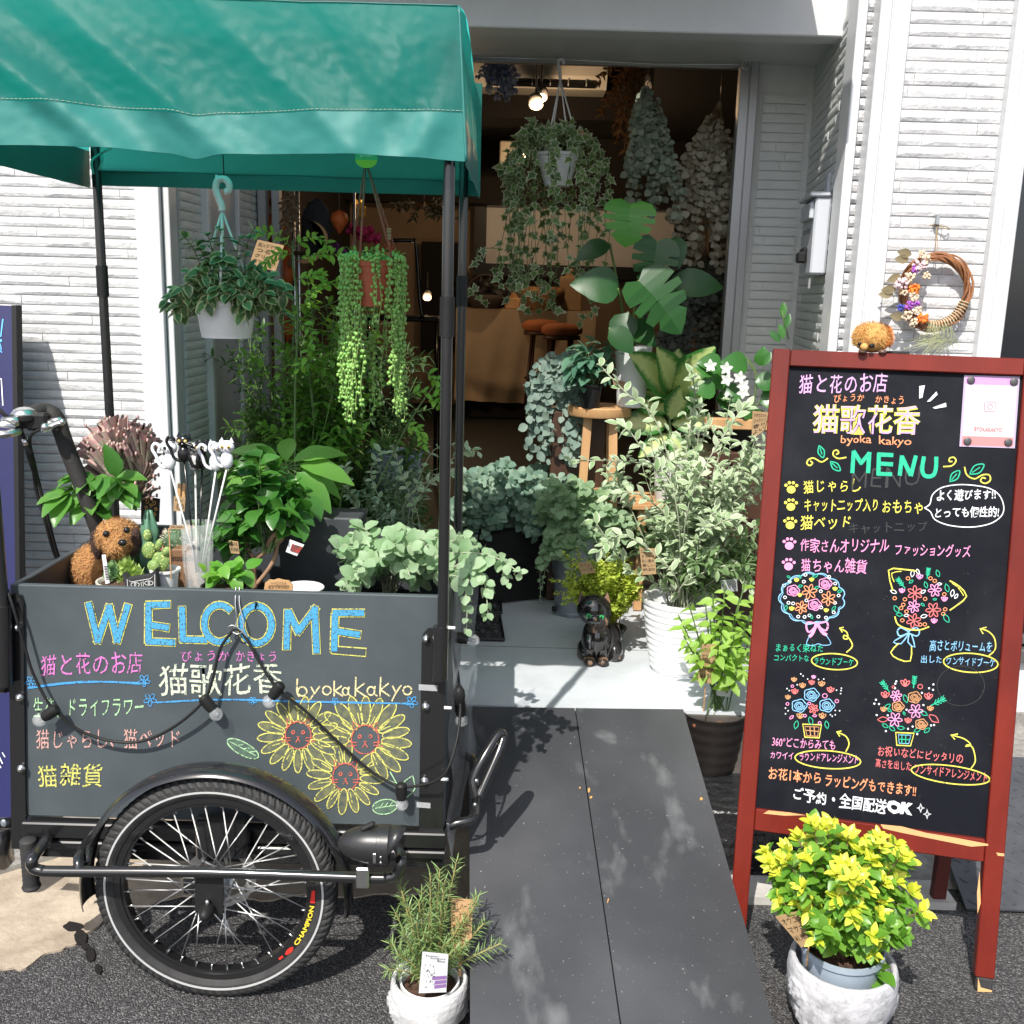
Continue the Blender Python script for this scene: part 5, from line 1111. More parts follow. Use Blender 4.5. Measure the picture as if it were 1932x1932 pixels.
# cat picks in a glass
gc = P(375, 1080, 2.24); jar = thing('glass_jar', 'clear glass jar holding the cat shaped picks', 'jar', (gc.x, gc.y, .6))
MB().lathe([(.022, 0), (.03, .01), (.032, .12), (.036, .30), (.034, .30), (.03, .12), (.027, .01), (.001, .008)], (gc.x, gc.y, .66), 20).build('glass', glass, jar, True)
wcat = M('glossy_white_resin', (.72, .73, .78), .25); bcat = M('glossy_black_resin', (.008, .008, .009), .2); gcat = M('striped_grey_resin', (.6, .6, .6), .3, col2=(.08, .08, .08), vs=150, thr=(.5, .56))
eyem = M('amber_eye', (.7, .42, .03), .3)
for i, (hx, hy, dd, mt_, tail, lab, ex) in enumerate(((320, 860, .03, wcat, -1, 'white cat pick with a curled tail, far left of the cluster', 378), (347, 847, -.03, bcat, -1, 'black cat pick with amber eyes in front at the left', 372), (368, 862, .04, gcat, 1, 'grey striped cat pick in the middle of the cluster', 372), (381, 860, .02, bcat, -1, 'black cat pick behind the white ones', 374), (407, 862, 0, wcat, -1, 'white cat pick second from the right with a curled tail', 378), (428, 858, -.03, wcat, -1, 'white cat pick at the far right facing the street', 378))):
    dpt = 2.26+dd; h = P(hx, hy-15, dpt); b = P(hx-(0 if i else 0), hy+10, dpt); s_ = mpp(h); t = thing('cat_pick', lab, 'garden pick', P(ex, 1030, 2.26), 'cat shaped picks in the glass jar')
    MB().ell(b, (12*s_, .012, 17*s_), 16, 10).ell(h, (14.5*s_, .013, 12.5*s_), 16, 10).build('body', mt_, t, True)
    for sx in (-1, 1): MB().lathe([(5*s_, 0), (.0005, 10*s_)], h+V((sx*9*s_, 0, 8*s_)), 8).build('ear', mt_, t)
    for sx in (-1, 1):
        MB().ell(h+V((sx*6*s_, -.0125, 1*s_)), (3.2*s_, .002, 3.2*s_), 10, 6).build('eye', eyem if mt_ is bcat or i > 3 else inkm, t, True)
    m = MB()
    for sx in (-1, 1): m.ell(h+V((sx*6*s_, -.0145, 1*s_)), (1.6*s_, .001, 1.8*s_), 6, 4)
    m.ell(h+V((0, -.0135, -4*s_)), (1.6*s_, .001, 1.2*s_), 6, 4)
    for sx in (-1, 1):
        for e in (-1, 1): m.tube([h+V((sx*7*s_, -.013, -3*s_)), h+V((sx*18*s_, -.012, (-3+e*3)*s_))], .0005, 3)
    m.build('face', inkm if mt_ is not bcat else M('pale_whisker', (.5, .5, .5), .5), t)
    tl = [b+V((-8*s_, .004, -14*s_)), b+V((-20*s_, .004, -8*s_)), b+V((-26*s_, .004, 8*s_)), b+V((-33*s_, .004, 22*s_)), b+V((-28*s_, .004, 32*s_)), b+V((-19*s_, .004, 28*s_)), b+V((-20*s_, .004, 20*s_))]
    if tail > 0: tl = [b+V((8*s_, .01, -14*s_)), b+V((14*s_, .01, -4*s_)), b+V((14*s_, .01, 6*s_))]
    MB().tube(smoothpath(tl, 4), 3.2*s_, 8).build('tail', mt_, t, True)
    MB().tube([b+V((0, 0, -14*s_)), P(ex+(hx-ex)*.05, 1080, 2.24)], .0022, 6).build('stick', bcat if mt_ is bcat else M('pale_stick', (.62, .63, .60), .5), t, True)
# ---- hibiscus shrub and companions in the box
c = P(486, 1110, 2.34)
t = thing('hibiscus', 'glossy dark green hibiscus with branching woody stem in the middle of the box', 'potted plant', (c.x, c.y, FLZ))
pot(t, (c.x, c.y, c.z-.17), .085, .07, .16, black_plastic)
m = MB(); J = lambda x, y, d=2.34: P(x, y, d)
for pth, r0 in (([J(480, 1110), J(476, 1080), J(480, 1055)], .009), ([J(480, 1055), J(500, 1040), J(512, 1015), J(528, 1002)], .006), ([J(480, 1055), J(468, 1035), J(466, 1010)], .005), ([J(482, 1105), J(515, 1060), J(525, 1010), J(522, 990)], .005), ([J(500, 1040), J(520, 1030), J(535, 1015)], .004)): m.tube(smoothpath(pth, 4), r0, 8)
m.build('stem', M('hibiscus_bark', (.36, .22, .14), .8, col2=(.25, .15, .09), vs=30), t, True)
shrub(t, J(500, 1040), J(500, 940, 2.36), (.110, .10, .12), 22, L_hib, L_hib, 'bigbroad', per=6, size=.062, start=.45, droop=.25, ang=60, seed=11, shell=.3, r0=.0022, stemm=greenstem, upv=V((0, -.2, 1)), jit=.45)
shrub(t, J(480, 1060), J(435, 1010, 2.30), (.085, .06, .05), 10, L_hib, L_hib, 'bigbroad', per=5, size=.050, start=.4, droop=.3, ang=60, seed=12, shell=.3, r0=.002, upv=V((0, -.5, 1)))
c = P(570, 900, 2.62)
t = thing('aralia', 'tall plant with large pale green lobed leaves above the hibiscus', 'potted plant', (c.x, c.y, FLZ))
pot(t, (c.x, 2.5, FLZ), .07, .055, .13, black_plastic)
out = []; m = MB(); hub = P(540, 880, 2.5)
m.tube([V((c.x, 2.5, .62)), P(560, 960, 2.5), hub], .004, 6)
for (tx, ty, L_, dy) in ((430, 892, .11, -.05), (460, 868, .11, -.02), (500, 848, .12, 0), (520, 905, .11, -.06), (580, 850, .12, 0), (615, 872, .13, -.03), (600, 915, .12, -.06), (560, 925, .11, -.07), (625, 900, .11, 0), (480, 915, .10, -.04), (540, 850, .10, .02), (475, 885, .1, .03), (590, 950, .1, -.05), (560, 980, .1, -.05)):
    e = P(tx, ty, 2.5+dy); a = hub.lerp(e, .35); m.tube([hub, a], .0015, 4); d = e-hub; d.z -= .015; out.append(lmat(a, d, V((0, -.6, 1)), L_, 1.25))
m.build('stem', greenstem, t, True); leaves(t, 'biglance', LM('aralia_leaf', (.10, .27, .05), (.17, .36, .07), trans=.45, rough=.35), out)
# short glossy plants at the front of the box
c = P(425, 1100, 2.20); t = thing('coffee_seedling', 'short glossy seedling with bright leaves at the front of the box', 'potted plant', (c.x, c.y, .75)); pot(t, (c.x, c.y, c.z-.065), .05, .042, .06, black_plastic)
shrub(t, c, P(425, 1078, 2.19), (.07, .04, .025), 9, L_bright, LM('seedling_leaf', (.10, .30, .04), (.25, .48, .08), trans=.4, rough=.3), 'broad', per=4, size=.038, start=.4, seed=15, shell=.3, r0=.0015, ang=65, upv=V((0, -.4, 1)))
c = P(570, 1108, 2.28); t = tag(MB().lathe([(.04, -.1), (.045, -.05), (.048, -.005), (.052, 0), (.048, .002), (.044, -.004), (.04, -.05)], c, 32).build('white_bowl', white_cer, None, True), 'empty looking white glazed bowl right of the wooden tag', 'bowl')
c = P(612, 1060, 2.52); b = thing('planter', 'dark grey rectangular planter standing in the back of the box', 'planter', (c.x, c.y, .6)); MB().rbox((c.x, c.y, .79), (.20, .12, .28), .004).build('trough', slate_in, b)
# ---- eucalyptus arching out of the box
c = P(735, 1120, 2.36); t = thing('eucalyptus', 'pale round leaved eucalyptus spilling over the right corner of the box', 'potted plant', (c.x, c.y, FLZ))
pot(t, (c.x, c.y, FLZ+.05), .09, .07, .2, black_plastic)
out = []; m = MB(); random.seed(21); base = V((c.x, c.y, .78))
for k in range(52):
    tx = random.uniform(635, 860); ty = random.uniform(985, 1105)+abs(tx-745)*.12; d = random.uniform(2.12, 2.5)
    e = P(tx, ty, d); path = bez(base+rv(.02), base.lerp(e, .5)+V((0, 0, .10)), e, 8); m.tube(path, .0016, 4, False)
    place_leaves(path, .35, 8, .031, out, 65, True, jit=.5, droop=.05, upv=V((0, -.5, .8)))
for pts, cnt in (([(760, 1080, 2.3), (850, 1045, 2.2), (930, 1050, 2.15), (985, 1085, 2.13)], 11), ([(800, 1080, 2.25), (860, 1070, 2.15), (905, 1078, 2.12), (925, 1115, 2.11)], 8), ([(820, 1085, 2.2), (868, 1090, 2.1), (880, 1130, 2.08), (880, 1195, 2.07)], 8), ([(840, 1030, 2.3), (890, 1040, 2.2), (945, 1060, 2.16), (960, 1105, 2.14)], 9), ([(850, 1075, 2.15), (880, 1060, 2.14), (912, 1095, 2.12), (920, 1150, 2.1), (920, 1165, 2.1)], 7), ([(780, 1030, 2.4), (860, 1010, 2.35), (900, 1030, 2.3)], 8)):
    path = smoothpath([P(*q) for q in pts], 5); m.tube(path, .0015, 4, False); place_leaves(path, .15, cnt, .036, out, 65, True, droop=.2, upv=V((0, -.6, .7)), sizef=lambda t: 1.1-.6*t)
m.build('stem', palestem, t, True); leaves(t, 'round', LM('sunlit_eucalyptus_leaf', (.22, .36, .18), (.36, .48, .30), trans=.35, rough=.55), out)
# ================================================================ HANGING BASKETS UNDER THE CANOPY
hz = 1.925
c = P(427, 602, 2.32); s_ = mpp(c); t = thing('hanging_basket', 'white plastic hanging pot of variegated spindle under the canopy', 'hanging plant', c+V((0, 0, -.04)))
zt_ = P(427, 568, 2.32).z; zb_ = P(427, 637, 2.32).z; rt = 57*s_; H_ = zt_-zb_
pot(t, (c.x, c.y, zb_), rt*.97, rt*.80, H_, white_pl, prof=[(rt*.78, 0), (rt*.80, 0), (rt*.82, H_*.12), (rt*.83, H_*.13), (rt*.95, H_*.86), (rt*1.0, H_*.87), (rt*1.01, H_), (rt*.97, H_), (rt*.9, H_*.7), (.001, H_*.6)], soil=None)
hook_t = P(410, 375, 2.32); m = MB(); m.tube(smoothpath([P(424, 362, 2.32), P(431, 360, 2.32), P(432, 347, 2.32), P(424, 338, 2.32), P(411, 340, 2.32), P(407, 355, 2.32), P(412, 372, 2.32), P(418, 388, 2.32), P(419, 398, 2.32)], 4), .0075, 8); m.tube([P(409, 330, 2.32), P(410, 345, 2.32)], .004, 6)
hk = P(419, 398, 2.32)
for a in (.3, 1.9, 3.3, 4.8): m.tube([hk, V((c.x+rt*cos(a)*.95, c.y+rt*sin(a)*.95, zt_))], .0028, 6)
m.build('hanger', white_pl, t, True)
random.seed(31); out = []; m = MB(); base = V((c.x, c.y, zt_-.01))
for k in range(95):
    a = random.uniform(0, 6.28); rr = random.uniform(.3, 1); tx = cos(a)*rr*118*s_+3*s_; ty = sin(a)*rr*.085
    up_ = random.uniform(-.3, 1)*(1-rr*.5); e = base+V((tx, ty-.01, .11*up_+.02 - .045*rr*rr)); path = bez(base+V((tx*.3, ty*.3, 0)), base+V((tx*.7, ty*.7, .05+.07*up_)), e, 6)
    m.tube(path, .0011, 4, False); place_leaves(path, .25, 5, .032, out, 60, True, droop=.35, upv=V((0, -.5, .9)))
for px, py in ((345, 445), (390, 440), (415, 430), (370, 460), (480, 430), (455, 445)):
    e = P(px, py, 2.3); path = bez(base+V(((e.x-base.x)*.6, 0, .05)), base.lerp(e, .6)+V((0, 0, .03)), e, 6); m.tube(path, .001, 4, False); place_leaves(path, .3, 4, .028, out, 65, True)
m.build('stem', twigm, t, True); leaves(t, 'broad', L_vinca, out)
MB().tube([PY(420, 275, 2.32), PY(423, 340, 2.32)], .0014, 5).build('cord', black_plastic, t, True)
# orange pot with string of pearls
c = P(703, 535, 2.3); s_ = mpp(c); zt_ = P(703, 492, 2.3).z; zb_ = P(703, 578, 2.3).z; rt = 55*s_; H_ = zt_-zb_
t = thing('hanging_basket', 'orange hanging pot with long strings of green pearls under the canopy', 'hanging plant', c)
pot(t, (c.x, c.y, zb_), rt, rt*.75, H_, tc, prof=[(rt*.72, 0), (rt*.74, 0), (rt*.92, H_*.86), (rt*.97, H_*.87), (rt*1.0, H_), (rt*.96, H_), (rt*.9, H_*.7), (.001, H_*.6)], soil=None)
tp = P(690, 303, 2.3); m = MB()
for a in (.5, 2.6, 4.4, 5.6): m.tube([tp, V((c.x+rt*cos(a)*.97, c.y+rt*sin(a)*.97, zt_))], .0026, 6)
m.tube([tp, tp+V((0, 0, .05))], .003, 6); m.build('hanger', M('brown_hanger', (.25, .08, .05), .5), t, True)
tg_ = P(691, 300, 2.285); m = MB(); m.prism([tg_+V((.024*cos(a), 0, .018*sin(a)+(.004 if sin(a) > 0 else 0))) for a in [2*pi*k/16 for k in range(16)]], (0, .003, 0)); m.build('hanging_tag', M('green_tag', (.10, .50, .18), .5), t)
m = MB(); m.prism([tg_+V((.0235*cos(a), -.001, -.002+.0165*sin(a))) for a in [pi+pi*k/10 for k in range(11)]], (0, .001, 0)); m.build('tag_print', M('lime_print', (.40, .60, .05), .5), t)
PTg = lambda px, py, off=0: P(px, py, 2.2815); text(PTg, 'green', (679, 297), (703, 297), 5, white_pl, t)
bead_m = LM('pearl_bead', (.20, .42, .09), (.32, .54, .14), trans=.15, rough=.35); strandm = M('strand_green', (.28, .42, .12), .6)
random.seed(33)
for k in range(74):
    a = random.choice((random.uniform(3.0, 4.4), random.uniform(4.9, 6.4), random.uniform(0, 6.28))) ; front = -sin(a)
    X_ = c.x+rt*1.04*cos(a); Y_ = c.y+rt*1.04*sin(a); bl = random.choice((random.uniform(650, 700), random.uniform(720, 800), random.uniform(740, 802)))
    if 704 < 703+55*cos(a) < 745 and front > .3: bl = random.choice((0, 0, 720))
    if random.random() < .12: bl = random.uniform(545, 620)
    if bl == 0: continue
    zb2 = P(703, bl, 2.3).z; m = MB(); p = V((X_, Y_, zt_+.003)); path = [V((c.x+rt*.8*cos(a), c.y+rt*.8*sin(a), zt_-.002)), p.copy()]; z = zt_-.01; ph = random.uniform(0, 6)
    while z > zb2: path.append(V((X_+.005*sin(z*18+ph)+.002*sin(z*70+ph), Y_+.004*cos(z*20+ph), z))); z -= .012
    m.cur = 1; m.tube(path, .0008, 4, False); m.cur = 0
    for q in path[1:]:
        for e in range(random.choice((1, 1, 1, 2))): r_ = random.uniform(.0024, .0048); d = rv(1).normalized(); m.ell(q+V((d.x*.006, d.y*.006, d.z*.004)), (r_, r_, r_*1.1), 6, 4)
    m.build('strand', [bead_m, strandm], t, True)
m = MB()
for k in range(260):
    a = random.uniform(0, 6.28); q = random.uniform(.2, 1.15)**.6; r_ = random.uniform(.003, .006); m.ell(V((c.x+rt*q*cos(a), c.y+rt*q*sin(a), zt_+random.uniform(-.004, .012))), r_, 6, 4)
m.build('bead_mass', bead_m, t, True, kind='stuff')
shrub(t, V((c.x, c.y, zt_)), V((c.x, c.y, zt_+.01)), (rt*1.2, rt*1.2, .015), 14, bead_m, bead_m, 'oval', per=5, size=.014, r0=.0008, seed=4, shell=.6, start=.6)
o, f = card('price_tag', ((729, 431), (738, 430), (737, 452), (731, 452)), 2.27, kraft, 'pale scalloped price card stuck in the orange hanging pot', texts=['¥18', '00', '税込'])
MB().rbox(P(734, 470, 2.272), (.002, .001, .05), .0004).build('stick', woodm, o)
# ================================================================ TALL PLANTS BEHIND THE BOX
PZB = .352
def tall(label, cx, base_d, spots, mat, kind, size, nst, seed, potpx=None, name='nandina', cat='shrub', per=9, twigs=5, r0=.004, cap=300, wd=1, rad=None, group=None, start=.35, potmat=None, droop=.15, twper=6, ang=55, opp=True, pr=.11, ph=.24, sag=0):
    b = PY(cx, 1120, base_d); t = thing(name, label, cat, (b.x, b.y, PZB), group)
    pot(t, (b.x, b.y, PZB), pr, pr*.8, ph, potmat or black_plastic)
    for j, (px, py, rx, rz) in enumerate(spots):
        cc = P(px, py, base_d); s_ = mpp(cc)
        shrub(t, (b.x, b.y, PZB+ph*.9), cc, (rx*s_, .14, rz*s_), nst, mat, mat, kind, per=per, size=size, twigs=twigs, twper=twper, r0=r0, ang=ang, opp=opp, start=start, droop=droop, seed=seed+j, cap=cap//len(spots), spread=.05, upf=.4, twl=.22, shell=.2, wd=wd, sag=sag, stemm=greenstem)
    return t
tall('tall dark feathery nandina filling the left of the doorway', 530, 3.3, [(530, 700, 110, 120), (500, 880, 85, 120), (570, 800, 100, 90)], L_nan, 'lance', .040, 17, 41, name='nandina', cap=300, per=8, twigs=6)
tall('tall glossy ash sapling with bright tips beside the orange pot', 590, 3.05, [(575, 560, 85, 100), (640, 690, 80, 110), (600, 800, 80, 80)], LM('ash_leaf', (.08, .20, .03), (.20, .40, .07), trans=.4, rough=.3), 'oval', .040, 9, 45, name='ash_sapling', cap=300)
tall('feathery nandina with small leaves behind the string of pearls', 690, 3.25, [(700, 860, 100, 110), (770, 900, 65, 130), (640, 900, 80, 100)], L_nan, 'lance', .038, 16, 48, name='nandina', cap=260)
tall('wispy grey green olive with thin arching shoots beside the rear post', 760, 2.95, [(745, 930, 90, 60)], LM('grey_olive_leaf', (.20, .28, .18), (.28, .36, .24), trans=.25, rough=.5), 'oval', .026, 13, 52, name='olive_sapling', cap=220, per=9)
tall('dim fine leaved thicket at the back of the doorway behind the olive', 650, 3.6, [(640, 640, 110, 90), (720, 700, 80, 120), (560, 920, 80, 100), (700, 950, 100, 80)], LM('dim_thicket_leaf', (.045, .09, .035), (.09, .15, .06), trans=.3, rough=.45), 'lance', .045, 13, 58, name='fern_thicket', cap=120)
# bright pinnate fronds near the top
t = thing('young_ash', 'fresh green pinnate shoots arching between the two hanging pots', 'shrub', P(560, 1120, 2.85)); out = []; m = MB(); b = P(560, 1100, 2.85)
pot(t, (b.x, b.y, PZB), .09, .07, .2, black_plastic)
m.tube(smoothpath([V((b.x, b.y, .5)), P(556, 800, 2.85), P(562, 600, 2.85), P(553, 500, 2.85), P(552, 455, 2.85)], 4), .003, 5)
for pts in ([(553, 470), (520, 442), (490, 438)], [(553, 470), (590, 445), (620, 465)], [(555, 490), (600, 480), (640, 482)], [(553, 480), (520, 480), (500, 500)], [(560, 560), (610, 540), (650, 530)], [(560, 600), (590, 640), (560, 700)], [(800, 700), (825, 720), (830, 760)], [(770, 745), (800, 740), (835, 770)], [(555, 530), (590, 520), (610, 520)], [(760, 800), (790, 812), (800, 840)]):
    path = smoothpath([P(x, y, 2.83) for x, y in pts], 5); m.tube(path, .0012, 4, False); place_leaves(path, .15, 9, .026, out, 55, True, upv=V((0, -.7, .7)))
m.tube(smoothpath([V((b.x+.05, b.y, .6)), P(700, 940, 2.9), P(770, 800, 2.88), P(835, 705, 2.86)], 4), .0025, 5)
m.build('stem', greenstem, t, True); leaves(t, 'oval', L_bright, out)
# wispy silver shoots crossing by the posts
t = thing('silver_willow', 'thin arching silver shoots with pointed leaves behind the posts', 'shrub', P(800, 1100, 2.9)); out = []; m = MB(); b = P(790, 1060, 2.95); pot(t, (b.x, b.y, PZB), .08, .07, .2, grey_pl)
for pts in ([(770, 980), (810, 860), (860, 838), (905, 855)], [(760, 960), (820, 900), (870, 895), (905, 935)], [(745, 990), (700, 900), (720, 850)], [(780, 960), (850, 870), (880, 846)], [(700, 1000), (660, 930), (650, 880)], [(790, 980), (760, 900), (740, 840)]):
    path = smoothpath([b]+[P(x, y, 2.9) for x, y in pts], 5); m.tube(path, .0013, 4, False); place_leaves(path, .35, 10, .028, out, 50, True, droop=.2, upv=V((0, -.6, .8)))
m.build('stem', palestem, t, True); leaves(t, 'oval', L_silver, out)
# grey pail among them
c = P(745, 900, 3.3); tag(MB().lathe([(.07, -.12), (.09, .08), (.093, .085), (.088, .085), (.065, -.11)], c, 24).build('grey_pail', grey_pl, None, True), 'plain grey pail half hidden by the nandina left of the posts', 'pail')
# ================================================================ INSIDE THE DOORWAY
def bunch(label, top, spots, mat, kind, size, n, seed, per=16, cap=300, d=4.15, name='dried_bunch', cat='dried bunch', stemmat=None, dz=.12, group=None):
    random.seed(seed); tp = P(*top, d); t = thing(name, label, cat, tp, group); m = MB(); out = []
    for k in range(n):
        px, py, rx, ry = random.choice(spots); e = P(px+random.uniform(-rx, rx), py+random.uniform(-ry, ry), d+random.uniform(-.12, .10))
        path = bez(tp+rv(.006), tp.lerp(e, .55)+V((0, 0, .05))+rv(.01), e, 8); m.tube(path, .0014, 3, False); place_leaves(path, .28, per, size, out, 60, True, droop=.1, upv=V((0, -1, .2)), sizef=lambda t: .55+.6*t)
    m.tube([tp+V((0, 0, .14)), tp], .002, 4); m.ell(tp, (.012, .012, .02), 8, 6)
    m.build('stem', stemmat or twigm, t, True); leaves(t, kind, mat, out, cap); return t
bunch('dried green eucalyptus bunch hanging upside down left of its tan twin', (1222, 150), [(1225, 290, 35, 60), (1235, 360, 52, 55)], L_dry1, 'round', .026, 62, 61, per=14, group=None)
bunch('dried tan eucalyptus bunch hanging by the right door frame', (1358, 200), [(1340, 350, 62, 70), (1345, 440, 50, 80), (1300, 400, 40, 50)], L_dry2, 'round', .027, 66, 62, per=14)
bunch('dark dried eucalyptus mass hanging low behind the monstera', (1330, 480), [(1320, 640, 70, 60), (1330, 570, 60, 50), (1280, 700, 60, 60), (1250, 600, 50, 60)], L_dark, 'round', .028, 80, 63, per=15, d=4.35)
bunch('brown straw grass bunch fanning down beside the air conditioner', (1205, 108), [(1165, 200, 40, 60), (1190, 240, 30, 60)], LM('straw_leaf', (.16, .08, .03), (.26, .14, .05), trans=.2, rough=.7), 'lance', .030, 34, 64, per=10, d=4.5, stemmat=M('straw_stem', (.42, .20, .06), .7), cap=150)
bunch('blue delphinium and white statice bunch hung before the air conditioner', (940, 108), [(940, 165, 42, 26)], LM('blue_dried_petal', (.16, .18, .38), (.34, .36, .40), trans=.2, rough=.7), 'round', .018, 24, 65, per=9, d=4.4, cap=150)
bunch('brown feathery dried grass hanging top left behind the canopy edge', (545, 360), [(545, 420, 20, 30)], LM('brown_dry_leaf', (.14, .10, .06), (.22, .16, .10), rough=.8), 'lance', .03, 10, 66, per=6, d=3.9, cap=60)
# dark foliage wall hanging over the counter (dried, high at the left)
bunch('very dark dried wreath material hanging from the ceiling above the picture', (800, 385), [(800, 400, 60, 20)], L_dark, 'lance', .06, 14, 67, per=8, d=8.5, cap=60)
# hanging ivy
c = P(1052, 315, 3.95); s_ = mpp(c); t = thing('hanging_ivy', 'white hanging pot of variegated ivy in the doorway', 'hanging plant', c); rt = 40*s_; zt_ = P(1052, 290, 3.95).z; zb_ = P(1052, 352, 3.95).z; H_ = zt_-zb_
pot(t, (c.x, c.y, zb_), rt, rt*.6, H_, white_pl, soil=None, lip=.006); m = MB()
m.tube(smoothpath([P(1064, 122, 3.95), P(1062, 113, 3.95), P(1056, 112, 3.95), P(1053, 118, 3.95), P(1056, 135, 3.95), P(1057, 150, 3.95)], 4), .006, 8)
for tx in (1030, 1037, 1095, 1075): m.tube([P(1057, 150, 3.95), P(tx, 288, 3.95+(tx % 3-1)*.06)], .003, 6)
m.build('hanger', white_pl, t, True)
random.seed(71); out = []; m = MB(); base = V((c.x, c.y, zt_))
for k in range(40):
    a = random.uniform(0, 6.28); px = 1045+random.uniform(60, 100)*cos(a); topz = zt_+random.uniform(-.02, .08); bot = P(1045, random.choice((random.uniform(380, 600), random.uniform(500, 610))), 3.95).z
    X_ = P(px, 400, 3.95).x; Y_ = 3.95+.2*sin(a)-.03; pth = smoothpath([base, base.lerp(V((X_, Y_, topz)), .6)+V((0, 0, .05)), V((X_, Y_, topz-.06)), V((X_+random.uniform(-.03, .03), Y_, (topz+bot)/2)), V((X_+random.uniform(-.04, .04), Y_, bot))], 4)
    m.tube(pth, .0013, 4, False); place_leaves(pth, .1, int(11+13*(topz-bot)), .040, out, 75, False, droop=.4, upv=V((0, -1, .5)))
for k in range(18):
    px = random.uniform(1000, 1110); e = P(px, random.uniform(240, 290), 3.93); pth = bez(base, base.lerp(e, .5)+V((0, 0, .04)), e, 5); m.tube(pth, .0012, 4, False); place_leaves(pth, .3, 6, .036, out, 70, False, droop=.2, upv=V((0, -1, .5)))
for pts, n_ in (([(960, 480), (940, 520), (945, 540)], 6), ([(980, 490), (990, 530), (1010, 560)], 8), ([(1000, 500), (1030, 545), (1050, 590)], 9), ([(950, 470), (905, 470), (900, 500)], 6), ([(900, 550), (880, 545), (920, 570)], 7), ([(1100, 520), (1120, 580), (1090, 610)], 7)):
    pth = smoothpath([P(x, y, 3.85) for x, y in pts], 4); m.tube(pth, .0012, 4, False); place_leaves(pth, 0, n_, .038, out, 75, False, droop=.3, upv=V((0, -1, .5)))
m.build('stem', greenstem, t, True); leaves(t, 'ivy', L_ivy, out, 300)
card('price_tag', ((1095, 244), (1110, 254), (1100, 270), (1088, 262)), 3.9, kraft, 'small paper tag sticking out of the hanging ivy', texts=['アイビー'])
# ---- stool with monstera
def zw(px, py, z): return PZ(px, py, z)
sc_ = P(1131, 775, 3.70); s_ = mpp(sc_); t = thing('wooden_stool', 'pale round wooden stool holding the monstera and a black pot', 'stool', (sc_.x, sc_.y, PZB)); zs = P(1131, 765, 3.70).z; r_ = 60*s_
MB().lathe([(r_*.97, -.035), (r_, -.03), (r_, -.004), (r_*.97, 0), (.001, 0)], (sc_.x, sc_.y, zs), 36).build('seat', woodm, t, True, ang=35)
for a in (.8, 2.35, 3.95, 5.5):
    A = V((sc_.x+r_*.55*cos(a), sc_.y+r_*.55*sin(a), zs-.03)); B = V((sc_.x+r_*.92*cos(a), sc_.y+r_*.92*sin(a), PZB)); MB().prism([A+V((-.015, -.011, 0)), A+V((.015, -.011, 0)), A+V((.015, .011, 0)), A+V((-.015, .011, 0))], B-A).build('leg', woodm, t)
for a in (.8, 2.35): MB().box((sc_.x, sc_.y, zs-.32-.03*(a > 1)), (r_*1.5, .02, .03), MX.Rotation(a, 3, 'Z')).build('stretcher', woodm, t)
c = P(1190, 760, 3.68); s_ = mpp(c); t = thing('monstera', 'monstera with large split leaves in a tall white pot on the stool', 'potted plant', (c.x, c.y, zs)); H_ = P(1190, 652, 3.68).z-zs
pot(t, (c.x, c.y, zs), 34*s_, 25*s_, H_, matt_white, prof=[(23*s_, 0), (26*s_, .004), (35*s_, H_*.97), (36*s_, H_), (33*s_, H_), (30*s_, H_*.7), (.001, H_*.65)], soil=None)
b = V((c.x-.01, c.y, zs+H_*.75)); m = MB()
ML = [(1240, 455, 1225, 560, 'split', .16, 3.5, 0), (1265, 450, 1285, 490, 'heart', .10, 3.55, 0), (1205, 530, 1270, 590, 'split', .215, 3.45, 0), (1165, 545, 1090, 528, 'heart', .15, 3.5, .3), (1262, 535, 1335, 530, 'biglance', .17, 3.6, .2), (1150, 460, 1110, 470, 'biglance', .12, 3.65, 0), (1185, 590, 1165, 650, 'broad', .13, 3.5, 0), (1150, 620, 1215, 680, 'broad', .11, 3.45, 0), (1185, 610, 1230, 640, 'broad', .12, 3.5, 0)]
for (ax, ay, bx, by, kd, sz, d, up_) in ML:
    A = P(ax, ay, d); B = P(bx, by, d-.05); pth = bez(b, b.lerp(A, .5)+V((0, .03, .05)), A, 6); m.tube(pth, .0045, 6)
    leaves(t, kd, L_mon, [lmat(A, B-A, V((.25*sin(ax), -1, .75+.4*cos(bx))), sz*1.0, {'biglance': 1.6, 'heart': .95, 'split': .95}.get(kd, 1.05))])
m.build('stem', greenstem, t, True)
A = P(1145, 395, 3.5); leaves(t, 'split', LM('lit_monstera_leaf', (.06, .26, .03), (.09, .32, .04), trans=.4, rough=.35), [lmat(P(1190, 385, 3.5), P(1182, 455, 3.45)-P(1190, 385, 3.5), V((0, -1, .45)), .135, 1.25)])  # top leaf in a brighter green painted as sunlit; the others darkened for shade
card('price_tag', ((1155, 714), (1185, 722), (1178, 735), (1160, 732)), 3.59, kraft, 'folded kraft tag tied to the tall white monstera pot', texts=['モンステラ'])
c = P(1113, 765, 3.62); s_ = mpp(c); t = thing('potted_eucalyptus', 'small blue green fern in a black nursery pot on the stool', 'potted plant', (c.x, c.y, zs)); pot(t, (c.x, c.y, zs), 22*s_, 17*s_, 44*s_, black_plastic)
cc = P(1110, 670, 3.62); shrub(t, V((c.x, c.y, zs+.06)), cc, (55*s_, .08, 45*s_), 20, L_eucd, LM('blue_fern_leaf', (.07, .18, .12), (.12, .25, .16), trans=.3), 'biglance', per=5, size=.06, r0=.0018, seed=77, shell=.3, start=.35, wd=1.5, cap=100)
